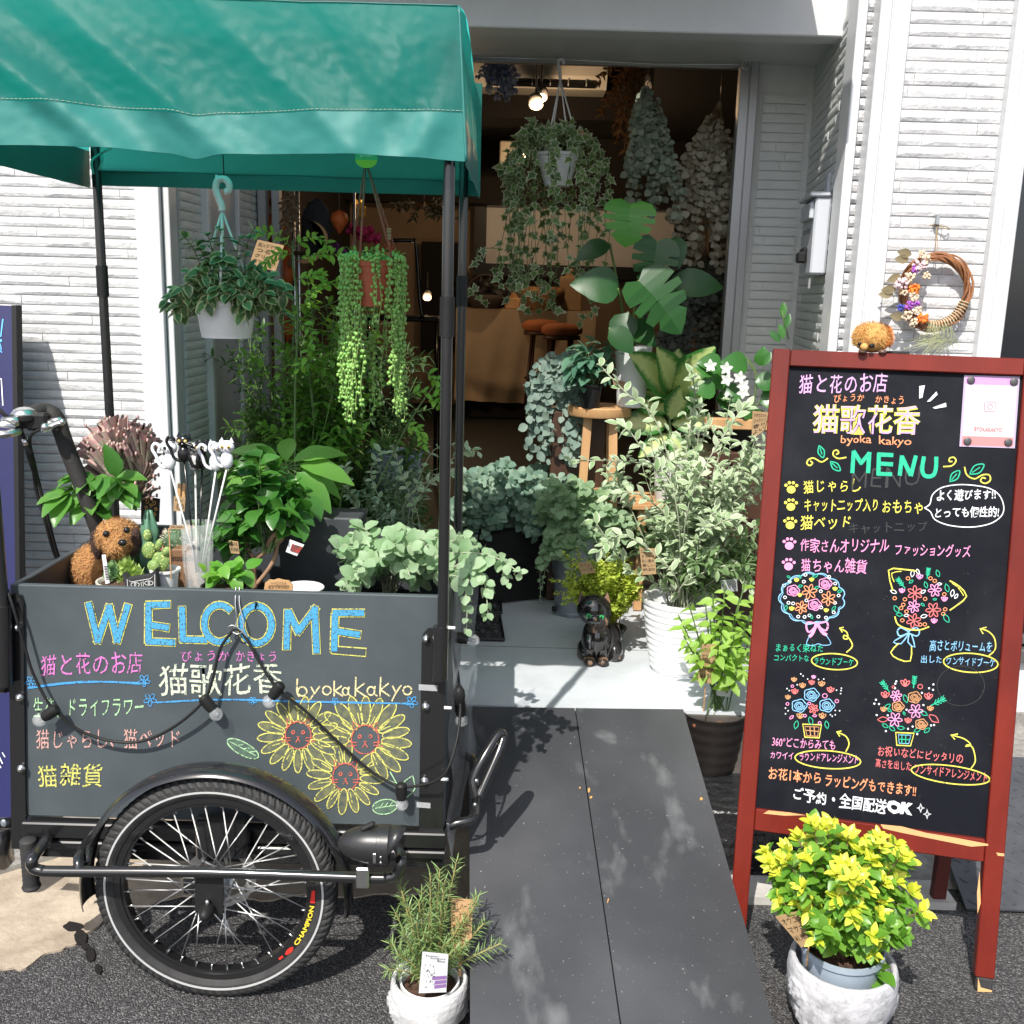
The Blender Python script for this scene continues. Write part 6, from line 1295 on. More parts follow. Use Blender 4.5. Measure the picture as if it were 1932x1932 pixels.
# grey trailing plant left of the stool
t = thing('trailing_dichondra', 'grey green trailing foliage cascading beside the stool to the floor', 'potted plant', P(1050, 760, 3.75)); random.seed(80); out = []; m = MB(); b0 = P(1095, 680, 3.8)
for k in range(34):
    tx = random.uniform(1000, 1110); ty = random.uniform(720, 880); e = P(tx, ty, 3.75+random.uniform(-.1, .1)); pth = smoothpath([b0+rv(.03), P((tx+1090)/2-10, 690+random.uniform(-20, 20), 3.72), P(tx-3, (ty+700)/2, 3.72), e], 4); m.tube(pth, .0013, 3, False); place_leaves(pth, .15, 12, .032, out, 65, True, droop=.2, upv=V((0, -1, .4)))
m.build('stem', palestem, t, True); leaves(t, 'round', L_eucd, out, 220); pot(t, b0+V((0, 0, -.18)), .08, .06, .16, black_plastic)
MB().rbox((b0.x, b0.y+.02, (PZB+b0.z-.18)/2), (.2, .2, b0.z-.18-PZB), .005).build('stand', dark_wood, t)
# ---- eucalyptus on the floor: buckets
def eucbush(label, px, d, spots, n, seed, mat, size=.042, cap=300, potf=None, per=11):
    b = P(px, 1130, d); t = thing('eucalyptus', label, 'potted plant', (b.x, b.y, PZB)); potf(t, b); random.seed(seed); out = []; m = MB()
    for k in range(n):
        qx, qy, rx, ry = random.choice(spots); e = P(qx+random.uniform(-rx, rx), qy+random.uniform(-ry, ry), d+random.uniform(-.22, .18)); bb = V((b.x, b.y, PZB+.26))
        pth = bez(bb+rv(.03), bb.lerp(e, .5)+V((0, 0, .16)), e, 8); m.tube(pth, .0016, 4, False); place_leaves(pth, .3, per, size, out, 65, True, droop=.15, upv=V((0, -.8, .7)))
    m.build('stem', palestem, t, True); leaves(t, 'round', mat, out, cap); return t
eucbush('blue green eucalyptus in a square black planter left in the doorway', 945, 3.78, [(940, 930, 90, 55), (890, 980, 45, 50), (1010, 960, 80, 60), (950, 1000, 70, 40)], 110, 90, L_euc, size=.032, per=12, potf=lambda t, b: MB().rbox((b.x, b.y+.02, PZB+.14), (.30, .26, .27), .006, MX.Rotation(R(25), 3, 'Z')).build('planter', black_plastic, t))
bc_ = PZ(1082, 1166, PZB); bcd = bc_.y+.07
def pail(t, b):
    s_ = mpp(V((b.x, b.y, .6))); rr = 45*s_; H_ = 150*s_*1.02
    MB().lathe([(rr*.76, 0), (rr*.80, 0), (rr*.80, .012), (rr*.78, .014), (rr*.86, H_*.55), (rr*.875, H_*.56), (rr*.86, H_*.57), (rr, H_*.97), (rr*1.02, H_), (rr*.98, H_), (rr*.9, H_*.5), (.001, H_*.4)], (b.x, b.y, PZB), 36).build('bucket', dull_steel, t, True, ang=35)
    MB().ell((b.x-rr*.82, b.y-.03, PZB+.02), (.008, .02, .01), 8, 6).build('handle', black_plastic, t, True)
t = thing('eucalyptus', 'loose eucalyptus branches in a galvanised metal bucket', 'potted plant', (bc_.x, bcd, PZB)); pail(t, V((bc_.x, bcd, PZB))); random.seed(92); out = []; m = MB()
for k in range(64):
    e = P(random.uniform(1010, 1190), random.uniform(900, 1080), bcd+random.uniform(-.15, .1)); bb = V((bc_.x, bcd, PZB+.22)); pth = bez(bb+rv(.02), bb.lerp(e, .5)+V((0, 0, .14)), e, 8); m.tube(pth, .0016, 4, False); place_leaves(pth, .35, 10, .031, out, 65, True, droop=.15, upv=V((0, -.8, .7)))
for pts in ([(1060, 1010), (1035, 1050), (1022, 1110)], [(1035, 1000), (1020, 1060), (1020, 1140)], [(1090, 1010), (1110, 1040), (1120, 1060)]):
    pth = smoothpath([P(x, y, bcd-.12) for x, y in pts], 5); m.tube(pth, .0012, 4, False); place_leaves(pth, .1, 10, .028, out, 65, True, droop=.3, sizef=lambda t: 1.1-.8*t)
m.build('stem', palestem, t, True); leaves(t, 'round', LM('green_eucalyptus_leaf', (.20, .32, .16), (.26, .38, .22), trans=.35, rough=.55), out, 300)
# dark crates behind, low bench
t = thing('plant_bench', 'low wooden slatted bench behind the silver leaved shrub', 'bench', (P(1310, 950, 3.75).x, 3.75, PZB)); zz = P(1310, 945, 3.75).z; c = P(1310, 945, 3.75)
for k in range(5): MB().rbox((c.x, 3.62+k*.06, zz), (250*mpp(c), .048, .018), .002).build('slat', woodm, t)
for sx in (-1, 1):
    for y in (3.63, 3.85): MB().rbox((c.x+sx*105*mpp(c), y, (zz+PZB)/2-.006), (.03, .03, zz-PZB-.015), .002).build('leg', woodm, t)
c = P(1262, 925, 3.7); t = thing('dieffenbachia', 'dumb cane with cream centred leaves in a white ribbed pot on the bench', 'potted plant', (c.x, c.y, zz)); s_ = mpp(c)
pot(t, (c.x, c.y, zz+.009), 32*s_, 26*s_, 85*s_, matt_white, wob=None); b = V((c.x, c.y, zz+.13)); m = MB(); m.tube([b, P(1262, 800, 3.7)], .009, 8); out = []
for (ax, ay, bx, by, sz, dd) in ((1262, 740, 1228, 640, .23, -.3), (1272, 745, 1330, 655, .23, -.3), (1268, 735, 1285, 650, .2, -.3), (1265, 755, 1180, 690, .18, -.03), (1270, 770, 1330, 720, .17, -.05), (1262, 775, 1200, 740, .16, -.05), (1268, 750, 1285, 660, .18, .05), (1262, 790, 1290, 740, .15, -.08), (1260, 800, 1190, 790, .17, -.04), (1268, 800, 1330, 790, .15, -.04), (1260, 820, 1215, 850, .12, -.06), (1265, 820, 1300, 870, .12, -.05)):
    A = P(ax, ay, 3.7); B = P(bx, by, 3.68+dd); pth = bez(P(1262, 830, 3.7), P(1262, 790, 3.7), A, 4); m.tube(pth, .004, 6); d_ = B-A; out.append(lmat(A, d_, V((0, -1, .45)), sz*1.05, 1.5))
m.build('stem', greenstem, t, True); leaves(t, 'biglance', L_dieff, out)
# stephanotis
c = P(1390, 790, 3.45); t = thing('stephanotis', 'dark leaved vine with white star flowers by the right jamb', 'potted plant', (c.x, c.y, PZB)); s_ = mpp(c); m = MB(); out = []; random.seed(95)
rp = P(1390, 790, 3.45); pot(t, (rp.x, rp.y, rp.z-.1), .08, .065, .12, black_plastic); MB().rbox((rp.x, rp.y, (rp.z-.1+PZB)/2), (.2, .2, rp.z-.1-PZB-.002), .004).build('stand', dark_wood, t)
MB().rbox(P(1405, 800, 3.33), (.26, .04, .035), .003).build('shelf_edge', woodm, t)
for (px, py, sz) in ((1410, 690, .09), (1425, 720, .08), (1362, 690, .08), (1435, 760, .08), (1370, 725, .09), (1400, 740, .08), (1350, 740, .08), (1435, 690, .06), (1420, 785, .07), (1385, 770, .07), (1345, 705, .06), (1440, 800, .06)):
    A = P(px, py, 3.38+random.uniform(-.05, .05)); out.append(lmat(A, V((random.uniform(-1, 1), -.2, random.uniform(-.3, 1))), V((0, -1, .6)), sz, 1.25))
m.tube(smoothpath([P(1390, 800, 3.42), P(1360, 720, 3.4), P(1392, 672, 3.4), P(1425, 700, 3.4), P(1420, 780, 3.4)], 5), .003, 5); m.tube(smoothpath([P(1405, 790, 3.4), P(1440, 740, 3.4), P(1410, 680, 3.4)], 5), .0025, 5)
m.tube([P(1488, 640, 3.35), P(1478, 600, 3.35), P(1476, 585, 3.35)], .002, 4)
m.build('stem', greenstem, t, True); leaves(t, 'bigbroad', L_steph, out)
out = []
for px, py in ((1395, 712), (1402, 727), (1402, 740), (1371, 716), (1370, 695), (1340, 690)):
    A = P(px, py, 3.32)
    for k in range(5): a = 2*pi*k/5+px; out.append(lmat(A, V((cos(a), -.3, sin(a))), V((0, -1, 0)), .022, 1.3))
leaves(t, 'oval', white_pet, out, name='petal')
out = [lmat(P(x, y, 3.35), V((dx, 0, dz)), V((0, -1, .2)), .05) for x, y, dx, dz in ((1478, 640, -.3, 1), (1480, 620, .3, 1), (1476, 600, .05, 1), (1472, 645, -.8, .8), (1440, 690, .5, 1))]; leaves(t, 'oval', L_steph, out)
# background foliage dark right
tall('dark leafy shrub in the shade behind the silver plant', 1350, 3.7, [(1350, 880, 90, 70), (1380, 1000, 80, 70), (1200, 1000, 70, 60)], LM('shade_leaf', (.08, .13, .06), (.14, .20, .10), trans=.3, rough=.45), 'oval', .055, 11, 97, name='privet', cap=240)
card('price_card', ((1420, 775), (1450, 778), (1442, 812), (1418, 830)), 3.3, kraft, 'brown handwritten card behind the right edge of the silver shrub', texts=['マダガスカル', 'ジャスミン', '香り', 'よい'])
# ---- silver leaved shrub in ribbed pot
c = PZ(1288, 1288, PZB); c.y += .12; s_ = mpp(V((c.x, c.y, .5))); t = thing('silver_shrub', 'large airy silver leaved shrub in a white ribbed pot', 'potted plant', (c.x, c.y, PZB)); H_ = P(1288, 1128, c.y).z-PZB; rt = 71*s_; rb = 49*s_
pr_ = [(rb*.98, 0), (rb, .005)]
for k in range(1, 71): f_ = k/70; pr_.append((rb+(rt-rb)*f_**.85+(.0035*abs(sin(f_*pi*11)) if f_ < .93 else .004), H_*f_*.985+.005))
pr_ += [(rt+.004, H_), (rt-.012, H_), (rt-.02, H_*.8), (.001, H_*.78)]
pot(t, (c.x, c.y, PZB), rt, rb, H_, white_cer, prof=pr_, soil=None)
MB().lathe([(.001, H_*.80), (rt*.93, H_*.79)], (c.x, c.y, PZB), 24).build('soil', soilm, t)
b = V((c.x, c.y, PZB+H_*.8)); sc0 = P(1290, 920, c.y)
shrub(t, b, P(1300, 885, c.y), (158*s_, .20, 120*s_), 32, L_silver, L_silver, 'oval', per=9, size=.040, wd=.8, twigs=6, twper=7, r0=.003, start=.35, seed=101, spread=.03, upf=.5, shell=.35, stemm=palestem, cap=300, twl=.25, upv=V((0, -.5, .9)))
out = []; m = MB(); random.seed(5)
for pts in ([(1290, 1000), (1240, 800), (1180, 740), (1132, 690)], [(1280, 980), (1250, 890), (1170, 870), (1075, 870)], [(1290, 900), (1310, 760), (1305, 700)], [(1300, 950), (1380, 800), (1410, 770)], [(1300, 980), (1400, 880), (1435, 860)], [(1280, 1120), (1190, 1075), (1120, 980)], [(1290, 1060), (1370, 980), (1430, 1000)], [(1290, 1100), (1380, 1070), (1420, 1120)], [(1280, 980), (1200, 830), (1165, 800)], [(1270, 1080), (1180, 1010), (1130, 1040)], [(1270, 1000), (1200, 930), (1140, 940)]):
    pth = smoothpath([b]+[P(x, y, c.y-.06+random.uniform(-.1, .05)) for x, y in pts], 5); m.tube(pth, .002, 4, False); place_leaves(pth, .3, 24, .038, out, 50, False, upv=V((0, -.6, .9)))
m.build('branch', palestem, t, True); leaves(t, 'oval', L_silver, out, 0, massname='leaf_mass')
shrub(t, b, P(1300, 1020, c.y), (150*s_, .15, 90*s_), 26, L_silver2, L_silver2, 'oval', per=9, size=.042, wd=.85, twigs=5, r0=.003, start=.3, seed=103, shell=.3, stemm=palestem, cap=0)
card('price_card', ((1206, 1033), (1236, 1035), (1238, 1083), (1212, 1085)), c.y-.12, kraft, 'scalloped kraft card with handwriting stuck in the ribbed white pot', texts=['ロシアン', 'オリーブ', '白い葉が', '美しい', '¥9,800'])
card('plant_tag', ((1360, 1095), (1390, 1092), (1392, 1115), (1362, 1118)), c.y-.1, clr, 'clear plastic tag leaning in the ribbed white pot')
# ---- cat planter with thyme
c = PZ(1135, 1250, PZB); c.y += .05; s_ = mpp(V((c.x, c.y, .45))); t = thing('cat_planter', 'black glazed ceramic cat planter with brown stripes and green eyes', 'cat figure', (c.x, c.y, PZB))
blk = M('black_glaze', (.012, .011, .011), .12, spec=.7, coat=.5); stripe = M('striped_clay', (.22, .13, .08), .6, col2=(.02, .016, .014), vs=70, thr=(.44, .50), detail=1, stretch=(1, 1, .45)); gl = bpy.data.materials['glass_black']
X_ = lambda px, py, dy=0: P(px, py, c.y+dy)
MB().ell(X_(1138, 1205, .02), (35*s_, .07, 44*s_), 24, 16).ell(X_(1126, 1205, -.025), (29*s_, .05, 44*s_), 20, 14).ell(X_(1158, 1225, .0), (17*s_, .055, 24*s_), 16, 10).ell(X_(1102, 1226, .0), (14*s_, .05, 20*s_), 16, 10).build('body', blk, t, True)
hd2 = X_(1121, 1150, -.03); MB().ell(hd2, (32*s_, .045, 30*s_), 24, 16).ell(hd2+V((.002, -.035, -.022)), (15*s_, .018, 11*s_), 16, 10).build('head', blk, t, True)
MB().ell(hd2+V((.012, -.016, -.028)), (23*s_, .032, 15*s_), 18, 10).build('cheek', stripe, t, True)
for px, tp, ro in ((1098, 1125, -1), (1143, 1125, 1)): 
    e = X_(px, 1138, -.025); MB().prism([e+V((-.016, -.004, 0)), e+V((.016, -.004, -.002)), e+V((.004*ro, -.002, .036))], (0, .014, 0)).build('ear', stripe, t); MB().prism([e+V((-.010, -.0055, .002)), e+V((.010, -.0055, .0)), e+V((.004*ro, -.0035, .028))], (0, .001, 0)).build('ear_lining', stripe, t)
ge = M('green_glass_eye', (.02, .35, .10), .08, coat=1)
for px, py in ((1108, 1149), (1131, 1152)):
    e = X_(px, py, 0); e = V((e.x, hd2.y-.040, e.z)); q = MB().ell(e, (.010, .008, .0085), 12, 8).build('eye', ge, t, True); MB().ell(e+V((0, -.007, 0)), (.0035, .002, .006), 8, 6).build('pupil', gl, q, True)
MB().ell(hd2+V((.001, -.056, -.014)), (.005, .004, .004), 8, 6).build('nose', M('clay_nose', (.35, .18, .10), .5), t, True)
MB().ell(X_(1127, 1187, -.045), (20*s_, .025, 17*s_), 16, 10).build('chest', stripe, t, True)
for px in (1113, 1136): MB().tube([X_(px, 1195, -.05), X_(px, 1225, -.055), X_(px, 1240, -.06)], [.019, .018, .016], 12).build('leg', blk, t, True)
for px, py, dy in ((1112, 1243, -.07), (1137, 1245, -.07), (1163, 1240, -.02), (1100, 1230, -.01)): p_ = X_(px, py, dy); MB().ell((p_.x, p_.y, PZB+.013), (.019, .028, .014), 14, 8).build('paw', stripe, t, True)
pc = X_(1157, 1182, .085); MB().lathe([(.03, -.09), (.038, -.02), (.045, .0), (.041, .0), (.033, -.02), (.001, -.03)], pc, 20).build('pot', blk, t, True)
t2_ = thing('thyme', 'bushy yellow green thyme growing behind the cat planter head', 'herb', pc+V((0, 0, -.02))); cc = X_(1136, 1102, .11)
shrub(t2_, pc+V((0, 0, -.02)), cc, (76*s_, .10, 44*s_), 110, L_thy, L_thy, 'round', per=12, size=.0125, twigs=5, twper=8, r0=.0009, start=.2, seed=110, cap=0, opp=True, shell=.2, stemm=M('thyme_stem', (.35, .22, .08), .8))
card('price_tag', ((1090, 1062), (1113, 1060), (1124, 1080), (1097, 1084)), c.y+.02, kraft, 'small kraft tag standing in the thyme behind the cat', texts=['タイム', 'ハーブ'])
# ---- drain mats
matm = M('black_mat_rubber', (.02, .02, .021), .6)
for q, lab in (([(860, 1117), (944, 1120), (947, 1158), (858, 1156)], 'far black rubber scallop patterned mat on the platform'), ([(862, 1161), (944, 1163), (952, 1209), (860, 1206)], 'near black rubber scallop patterned mat on the platform')):
    A, B, C, D = [PZ(x, y, PZB+.003) for x, y in q]; A.x -= .35; D.x -= .35
    t = thing('rubber_mat', lab, 'mat', ((A+C)/2), 'black rubber mats'); f = lambda u, v: (D.lerp(C, u)).lerp(A.lerp(B, u), v)
    MB().prism([A, B, C, D], (0, 0, .003)).build('base', M('mat_gap', (.10, .10, .10), .8), t)
    m = MB(); path = [f(0, 0), f(1, 0), f(1, 1), f(0, 1), f(0, 0)]; m.tube([p+V((0, 0, .004)) for p in path], .005, 4); m.build('rim', matm, t)
    m = MB(); wq = (B-A).length; hq = (A-D).length
    nx_ = int(wq/.045)
    for j in range(3):
        for i in range(nx_+1):
            u0 = (i+.5*(j % 2))/nx_; v0 = j/3
            for rr in (.9, .62, .34):
                pts = [f(min(.99, max(.01, u0+rr*.6/nx_*cos(a))), min(.98, v0+rr*.36*sin(a)))+V((0, 0, .0055)) for a in [pi*k/7 for k in range(8)]]; m.tube(pts, .0022, 4, False)
    m.build('scallops', matm, t, kind='stuff')
# ================================================================ RAMP, BLOCK, GROUND LEVEL
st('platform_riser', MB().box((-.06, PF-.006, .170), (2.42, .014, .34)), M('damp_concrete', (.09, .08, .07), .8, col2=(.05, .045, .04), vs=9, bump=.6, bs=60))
ramp = thing('ramp', 'black painted two board wooden ramp leading up to the platform', 'ramp', (.2, 2.0, .0))
A = PZ(885, 1333, .372); B = PZ(1085, 1336, .372); C = PZ(1289, 1338, .372)
sl_ang = R(16); L_ = .372/math.tan(sl_ang)
def ramp_m():
    m = bpy.data.materials.new('worn_black_board'); m.use_nodes = True; n = m.node_tree.nodes; L = m.node_tree.links; p = n['Principled BSDF']; p.inputs['Roughness'].default_value = .55
    g = n.new('ShaderNodeNewGeometry')
    def nz(sc, lo, hi, det=4, ms=(1, 1, 1)):
        mp = n.new('ShaderNodeMapping'); mp.inputs['Scale'].default_value = ms; L.new(g.outputs['Position'], mp.inputs[0])
        t = n.new('ShaderNodeTexNoise'); t.inputs['Scale'].default_value = sc; t.inputs['Detail'].default_value = det; L.new(mp.outputs[0], t.inputs[0]); r = n.new('ShaderNodeMapRange'); r.inputs[1].default_value = lo; r.inputs[2].default_value = hi; L.new(t.outputs[0], r.inputs[0]); return r.outputs[0]
    def mix(fac, a, b):
        x = n.new('ShaderNodeMix'); x.data_type = 'RGBA'; L.new(fac, x.inputs[0])
        for i, q in ((6, a), (7, b)):
            if isinstance(q, tuple): x.inputs[i].default_value = (*q, 1)
            else: L.new(q, x.inputs[i])
        return x.outputs[2]
    c = mix(nz(3, .4, .75), (.036, .038, .043), (.066, .068, .075)); c = mix(nz(11, .60, .80, 8, (1, .45, 1)), c, (.14, .145, .15)); c = mix(nz(150, .715, .77, 2), c, (.26, .26, .26)); c = mix(nz(6, .68, .80, 12), c, (.15, .155, .16))
    L.new(c, p.inputs['Base Color'])
    t = n.new('ShaderNodeTexNoise'); t.inputs['Scale'].default_value = 160; L.new(g.outputs['Position'], t.inputs[0]); b = n.new('ShaderNodeBump'); b.inputs['Strength'].default_value = .15; b.inputs['Distance'].default_value = .002; L.new(t.outputs[0], b.inputs['Height']); L.new(b.outputs[0], p.inputs['Normal'])
    return m
rampm = ramp_m(); rawwood = M('bare_plywood', (.55, .28, .08), .7)
rd_ = -ray(880, -86).normalized(); L_ = .369/-rd_.z
ac = (C-A).normalized(); up_n = ac.cross(rd_); up_n = up_n if up_n.z > 0 else -up_n; up_n.normalize()
for P0, P1, nm in ((A, B, 0), (B, C, 1)):
    P0 = P0+ac*.0015*nm; P1 = P1-ac*.0015*(1-nm); MB().prism([P0, P1, P1+rd_*L_, P0+rd_*L_], -up_n*.018).build('board', rampm, ramp)
def RP(px, py, off=.0008):   # point on the ramp face
    r = ray(px, py); return O+r*((A-O).dot(up_n)/r.dot(up_n))+up_n*off
m = MB()
for cx, cy, rx, ry in ((1111, 1492, 2.2, 5), (1115, 1505, 2.2, 3), (1323, 1508, 3, 3), (1094, 1487, 1.5, 2), (1147, 1700, 1.0, 5)): fillpoly(m, RP, circ(cx, cy, rx, ry, 7, random.random()))
m.build('chipped_spot', rawwood, ramp)
m = MB(); cp = M('chalky_scuff', (.10, .105, .11), .9, col2=(.055, .058, .062), vs=50)
for k in range(3): stroke(m, RP, arc(995, 1363, 28-k*5, 18-k*4, 60-k*15, 330+k*5), 3.2-k*.8, .0007, 1, jit=.4)
m.build('scuff_mark', cp, ramp)
# black wrapped step block
blkw = M('black_sheet_wrap', (.018, .018, .02), .25, bump=.9, bs=28, bdist=.02, spec=.7)
A2 = PZ(1295, 1530, .17); B2 = PZ(1470, 1532, .17)
def blkpt(u, v):
    x = .515+(.86-.515)*u; s_ = v*.62
    if s_ < .17: y, z = 2.465, s_
    else: y, z = 2.465+(s_-.17)*.6, .17
    return V((x, y+.006*noise.noise(V((x*20, s_*18, 1))), z+.006*noise.noise(V((x*16, s_*22, 5)))))
m = MB(); m.add(*grid(blkpt, 30, 40)); tb = thing('step_block', 'low block wrapped in crinkled black sheet under the basil pot', 'step', (.69, 2.6, 0)); m.build('wrapping', blkw, tb, True)
MB().box((.69, 2.60, .08), (.34, .25, .155)).build('block', black_plastic, tb)
# diamond plate ramp on the right
dp = thing('diamond_plate', 'grey steel checker plate ramp beside the red chalkboard frame', 'plate', (1.8, 2.5, .06)); dpm = M('painted_steel_plate', (.10, .105, .12), .4, metal=.5, col2=(.14, .145, .16), vs=10)
a_ = PZ(1755, 1590, .09); P00 = V((1.16, 2.30, .008)); P10 = V((2.4, 2.30, .008)); P01 = V((1.22, 2.88, .15)); P11 = V((2.4, 2.88, .15)); nrm = (P10-P00).cross(P01-P00).normalized()
MB().prism([P00, P10, P11, P01], nrm*.006).build('plate', dpm, dp); m = MB(); fx = (P10-P00).normalized(); fy = (P01-P00).normalized()
for j in range(16):
    for i in range(34):
        p = P00+fx*(.02+.036*i+(.018 if j % 2 else 0))+fy*(.02+.036*j)+nrm*.0065; d = (fx+fy*(.9 if (i+j) % 2 else -.9)).normalized(); q = d.cross(nrm); m.prism([p-d*.012, p-q*.0028, p+d*.012, p+q*.0028], nrm*.0022)
m.build('tread_pattern', dpm, dp, kind='stuff')
# ---- basil in black pot
c = V(PZ(1352, 1480, .17)); c.y += .11; s_ = mpp(V((c.x, c.y, .3))); H_ = P(1352, 1340, c.y).z-.17; t = thing('basil', 'lime green leafy herb in a matt black pot beside the ramp', 'potted plant', (c.x, c.y, .17)); rt = 62*s_; rb = 46*s_
pot(t, (c.x, c.y, .172), rt, rb, H_, M('matt_black_pot', (.016, .013, .012), .45), prof=[(rb*.98, 0), (rb, .004)]+[(rb+(rt-rb)*(k/20)**.6+.0012*sin(k*1.6), H_*k/20*.97+.004) for k in range(1, 20)]+[(rt+.002, H_*.99), (rt+.002, H_), (rt-.004, H_), (rt-.01, H_*.8), (.001, H_*.75)], soil=None)
m = MB().lathe([(.001, H_*.87)]+[(rt*.9*k/6, H_*.87-.002*k) for k in range(1, 7)], (c.x, c.y, .172), 24, wob=lambda a, z: random.uniform(-.002, .002))
for k in range(90): q = rv(1); m.ell(V((c.x+q.x*rt*.7, c.y+q.y*rt*.7, .172+H_*.87)), random.uniform(.003, .006), 5, 4)
m.build('soil', M('bark_mulch', (.10, .03, .015), .9, col2=(.25, .10, .04), vs=120), t)
b = V((c.x+.005, c.y, .172+H_*.85)); random.seed(120); out = []; m = MB()
for (px, py, dd) in ((1300, 1140, 0), (1340, 1170, -.08), (1368, 1105, 0), (1395, 1130, -.05), (1290, 1200, -.05), (1415, 1160, 0), (1330, 1130, .05), (1405, 1100, .05), (1315, 1230, -.12), (1385, 1200, -.12), (1355, 1220, -.13), (1420, 1220, -.06), (1400, 1260, -.12), (1345, 1120, -.02), (1280, 1160, .04), (1425, 1190, .06), (1365, 1160, -.1), (1430, 1130, .0)):
    e = P(px, py, c.y+dd); pth = bez(b+rv(.035)*1, b.lerp(e, .5)+V((0, 0, .03)), e, 8); pth[0].z = b.z; m.tube(pth, .0022, 5, False)
    place_leaves(pth, .45, 5, .060, out, 55, True, droop=.45, upv=V((0, -.4, .8)), jit=.4, sizef=lambda t: 1.15-.55*t, wd=.72)
m.build('stem', greenstem, t, True); leaves(t, 'broad', L_lime, out)
card('price_card', ((1325, 1215), (1352, 1216), (1346, 1290), (1316, 1288)), c.y-.09, kraft, 'kraft card with tiny handwriting standing in the lime herb pot', texts=['レモンバジル', 'サラダや', 'ハーブティーに', 'おすすめ', '¥680'])
MB().rbox(P(1329, 1318, c.y-.088), (.003, .002, .075), .0005).build('stick', woodm, t)
MB().prism([P(1350, 1250, c.y-.05), P(1378, 1252, c.y-.05), P(1376, 1315, c.y-.05), P(1352, 1312, c.y-.05)], (0, .001, 0)).build('plant_label', white_pl, t)
# ---- rosemary
def relief_pot(t, c, rmax, H_, seed, mat):
    pr = [(rmax*.62, 0), (rmax*.66, .006), (rmax*.86, H_*.3), (rmax*.98, H_*.62), (rmax, H_*.8), (rmax*.985, H_*.9), (rmax*.96, H_*.97), (rmax*.93, H_), (rmax*.87, H_*.99), (rmax*.86, H_*.9), (rmax*.84, H_*.6), (rmax*.6, H_*.2), (.001, H_*.18)]
    P_ = []
    for k in range(8):
        a, b_ = pr[k], pr[min(k+1, 12)]
        for e in range(6): P_.append((a[0]+(b_[0]-a[0])*e/6, a[1]+(b_[1]-a[1])*e/6))
    P_ += pr[8:]
    flowers = [(random.Random(seed+i).uniform(0, 6.28), H_*random.Random(seed+i+99).uniform(.25, .72), i) for i in range(16)]
    def wob(a, z):
        f = 0
        if H_*.08 < z < H_*.84:
            for (fa, fz, i) in flowers:
                d = (a-fa+pi) % (2*pi)-pi; x = d*rmax; y = z-fz; r_ = math.hypot(x, y)/(rmax*.30)
                if r_ < 1: f = max(f, .011*(1-r_)*(.55+.45*cos(6*math.atan2(y, x)+i))+.004*(abs(sin(r_*9))))
            f += .0008*noise.noise(V((a*9, z*90, seed)))
        elif z > H_*.88: f += .001*noise.noise(V((a*14, z*200, seed)))
        return f
    MB().lathe(P_, c, 150, wob=lambda a, z: wob(a, z) if True else 0).build('cover_pot', mat, t, True)
relief_w = M('distressed_white_pot', (.58, .58, .58), .75, col2=(.42, .41, .41), vs=55, thr=(.56, .68), bump=.3, bs=120)
relief_g = M('weathered_grey_white_pot', (.48, .48, .50), .8, col2=(.30, .30, .31), vs=32, thr=(.5, .68), bump=.4, bs=110)
cz_ = PZ(806, 1968, 0); c = V((cz_.x, cz_.y+.045, 0)); 
zr = P(806, 1845, c.y).z; s_ = mpp(V((c.x, c.y, zr))); rm = 74*s_
t = thing('rosemary', 'rosemary bush in a white relief pot below the headlight', 'potted plant', (c.x, c.y, 0)); relief_pot(t, c, rm, zr+.004, 200, relief_w)
pot(t, (c.x, c.y, zr-.10), rm*.74, rm*.6, .098, white_pl, name='inner_pot', lip=.002)
b = V((c.x, c.y, zr-.015)); random.seed(130); out = []; m = MB()
for (px, py, dd) in ((862, 1622, 0), (840, 1660, -.02), (812, 1650, 0), (795, 1680, .02), (758, 1690, .03), (745, 1720, 0), (770, 1710, -.03), (790, 1700, .0), (825, 1690, .03), (840, 1720, .0), (735, 1780, -.02), (732, 1830, -.05), (760, 1760, -.05), (785, 1740, -.03), (810, 1720, -.04), (900, 1700, 0), (915, 1740, .02), (945, 1780, 0), (895, 1750, .03), (880, 1780, -.02), (860, 1790, -.05), (870, 1740, 0), (750, 1800, -.03), (775, 1790, -.04), (815, 1770, -.03), (900, 1690, .05), (830, 1640, .03), (755, 1670, .03), (800, 1760, -.04), (840, 1780, -.04)):
    e = P(px, py, c.y+dd); pth = bez(b+rv(.02), b.lerp(e, .5)+V(((e.x-b.x)*.1, 0, .02)), e, 9); m.tube(pth, .0014, 4, False)
    place_leaves(pth, .12, int(14+(e-b).length*150), .023, out, 52, True, droop=-.05, jit=.35)
m.build('stem', M('rosemary_stem', (.32, .26, .10), .8), t, True); leaves(t, 'needle', L_ros, out, 0, massname='needle_mass')
lb, f = card('plant_label', ((797, 1796), (846, 1801), (842, 1872), (790, 1874)), c.y-.058, M('label_white', (.55, .56, .58), .4), 'white plant label printed Rosemary Sissinghurst Blue standing in the rosemary pot')
for s, v0, v1, u0, u1 in (('Rosemary', .90, .95, .15, .62), ('Sissinghurst', .845, .90, .32, .9), ('Blue', .79, .84, .6, .88)): text_map(s, lambda u, v: f(u0+(u1-u0)*u, v0+(v1-v0)*v), inkm, lb)
m = MB()
for k in range(3): m.add([f(.45+.1*(k > 0), .42-.11*k), f(.98, .45-.11*k), f(.98, .36-.11*k), f(.45+.1*(k > 0), .33-.11*k)], [(0, 1, 2, 3)])
m.build('print', M('purple_print', (.22, .12, .30), .5), lb); m = MB()
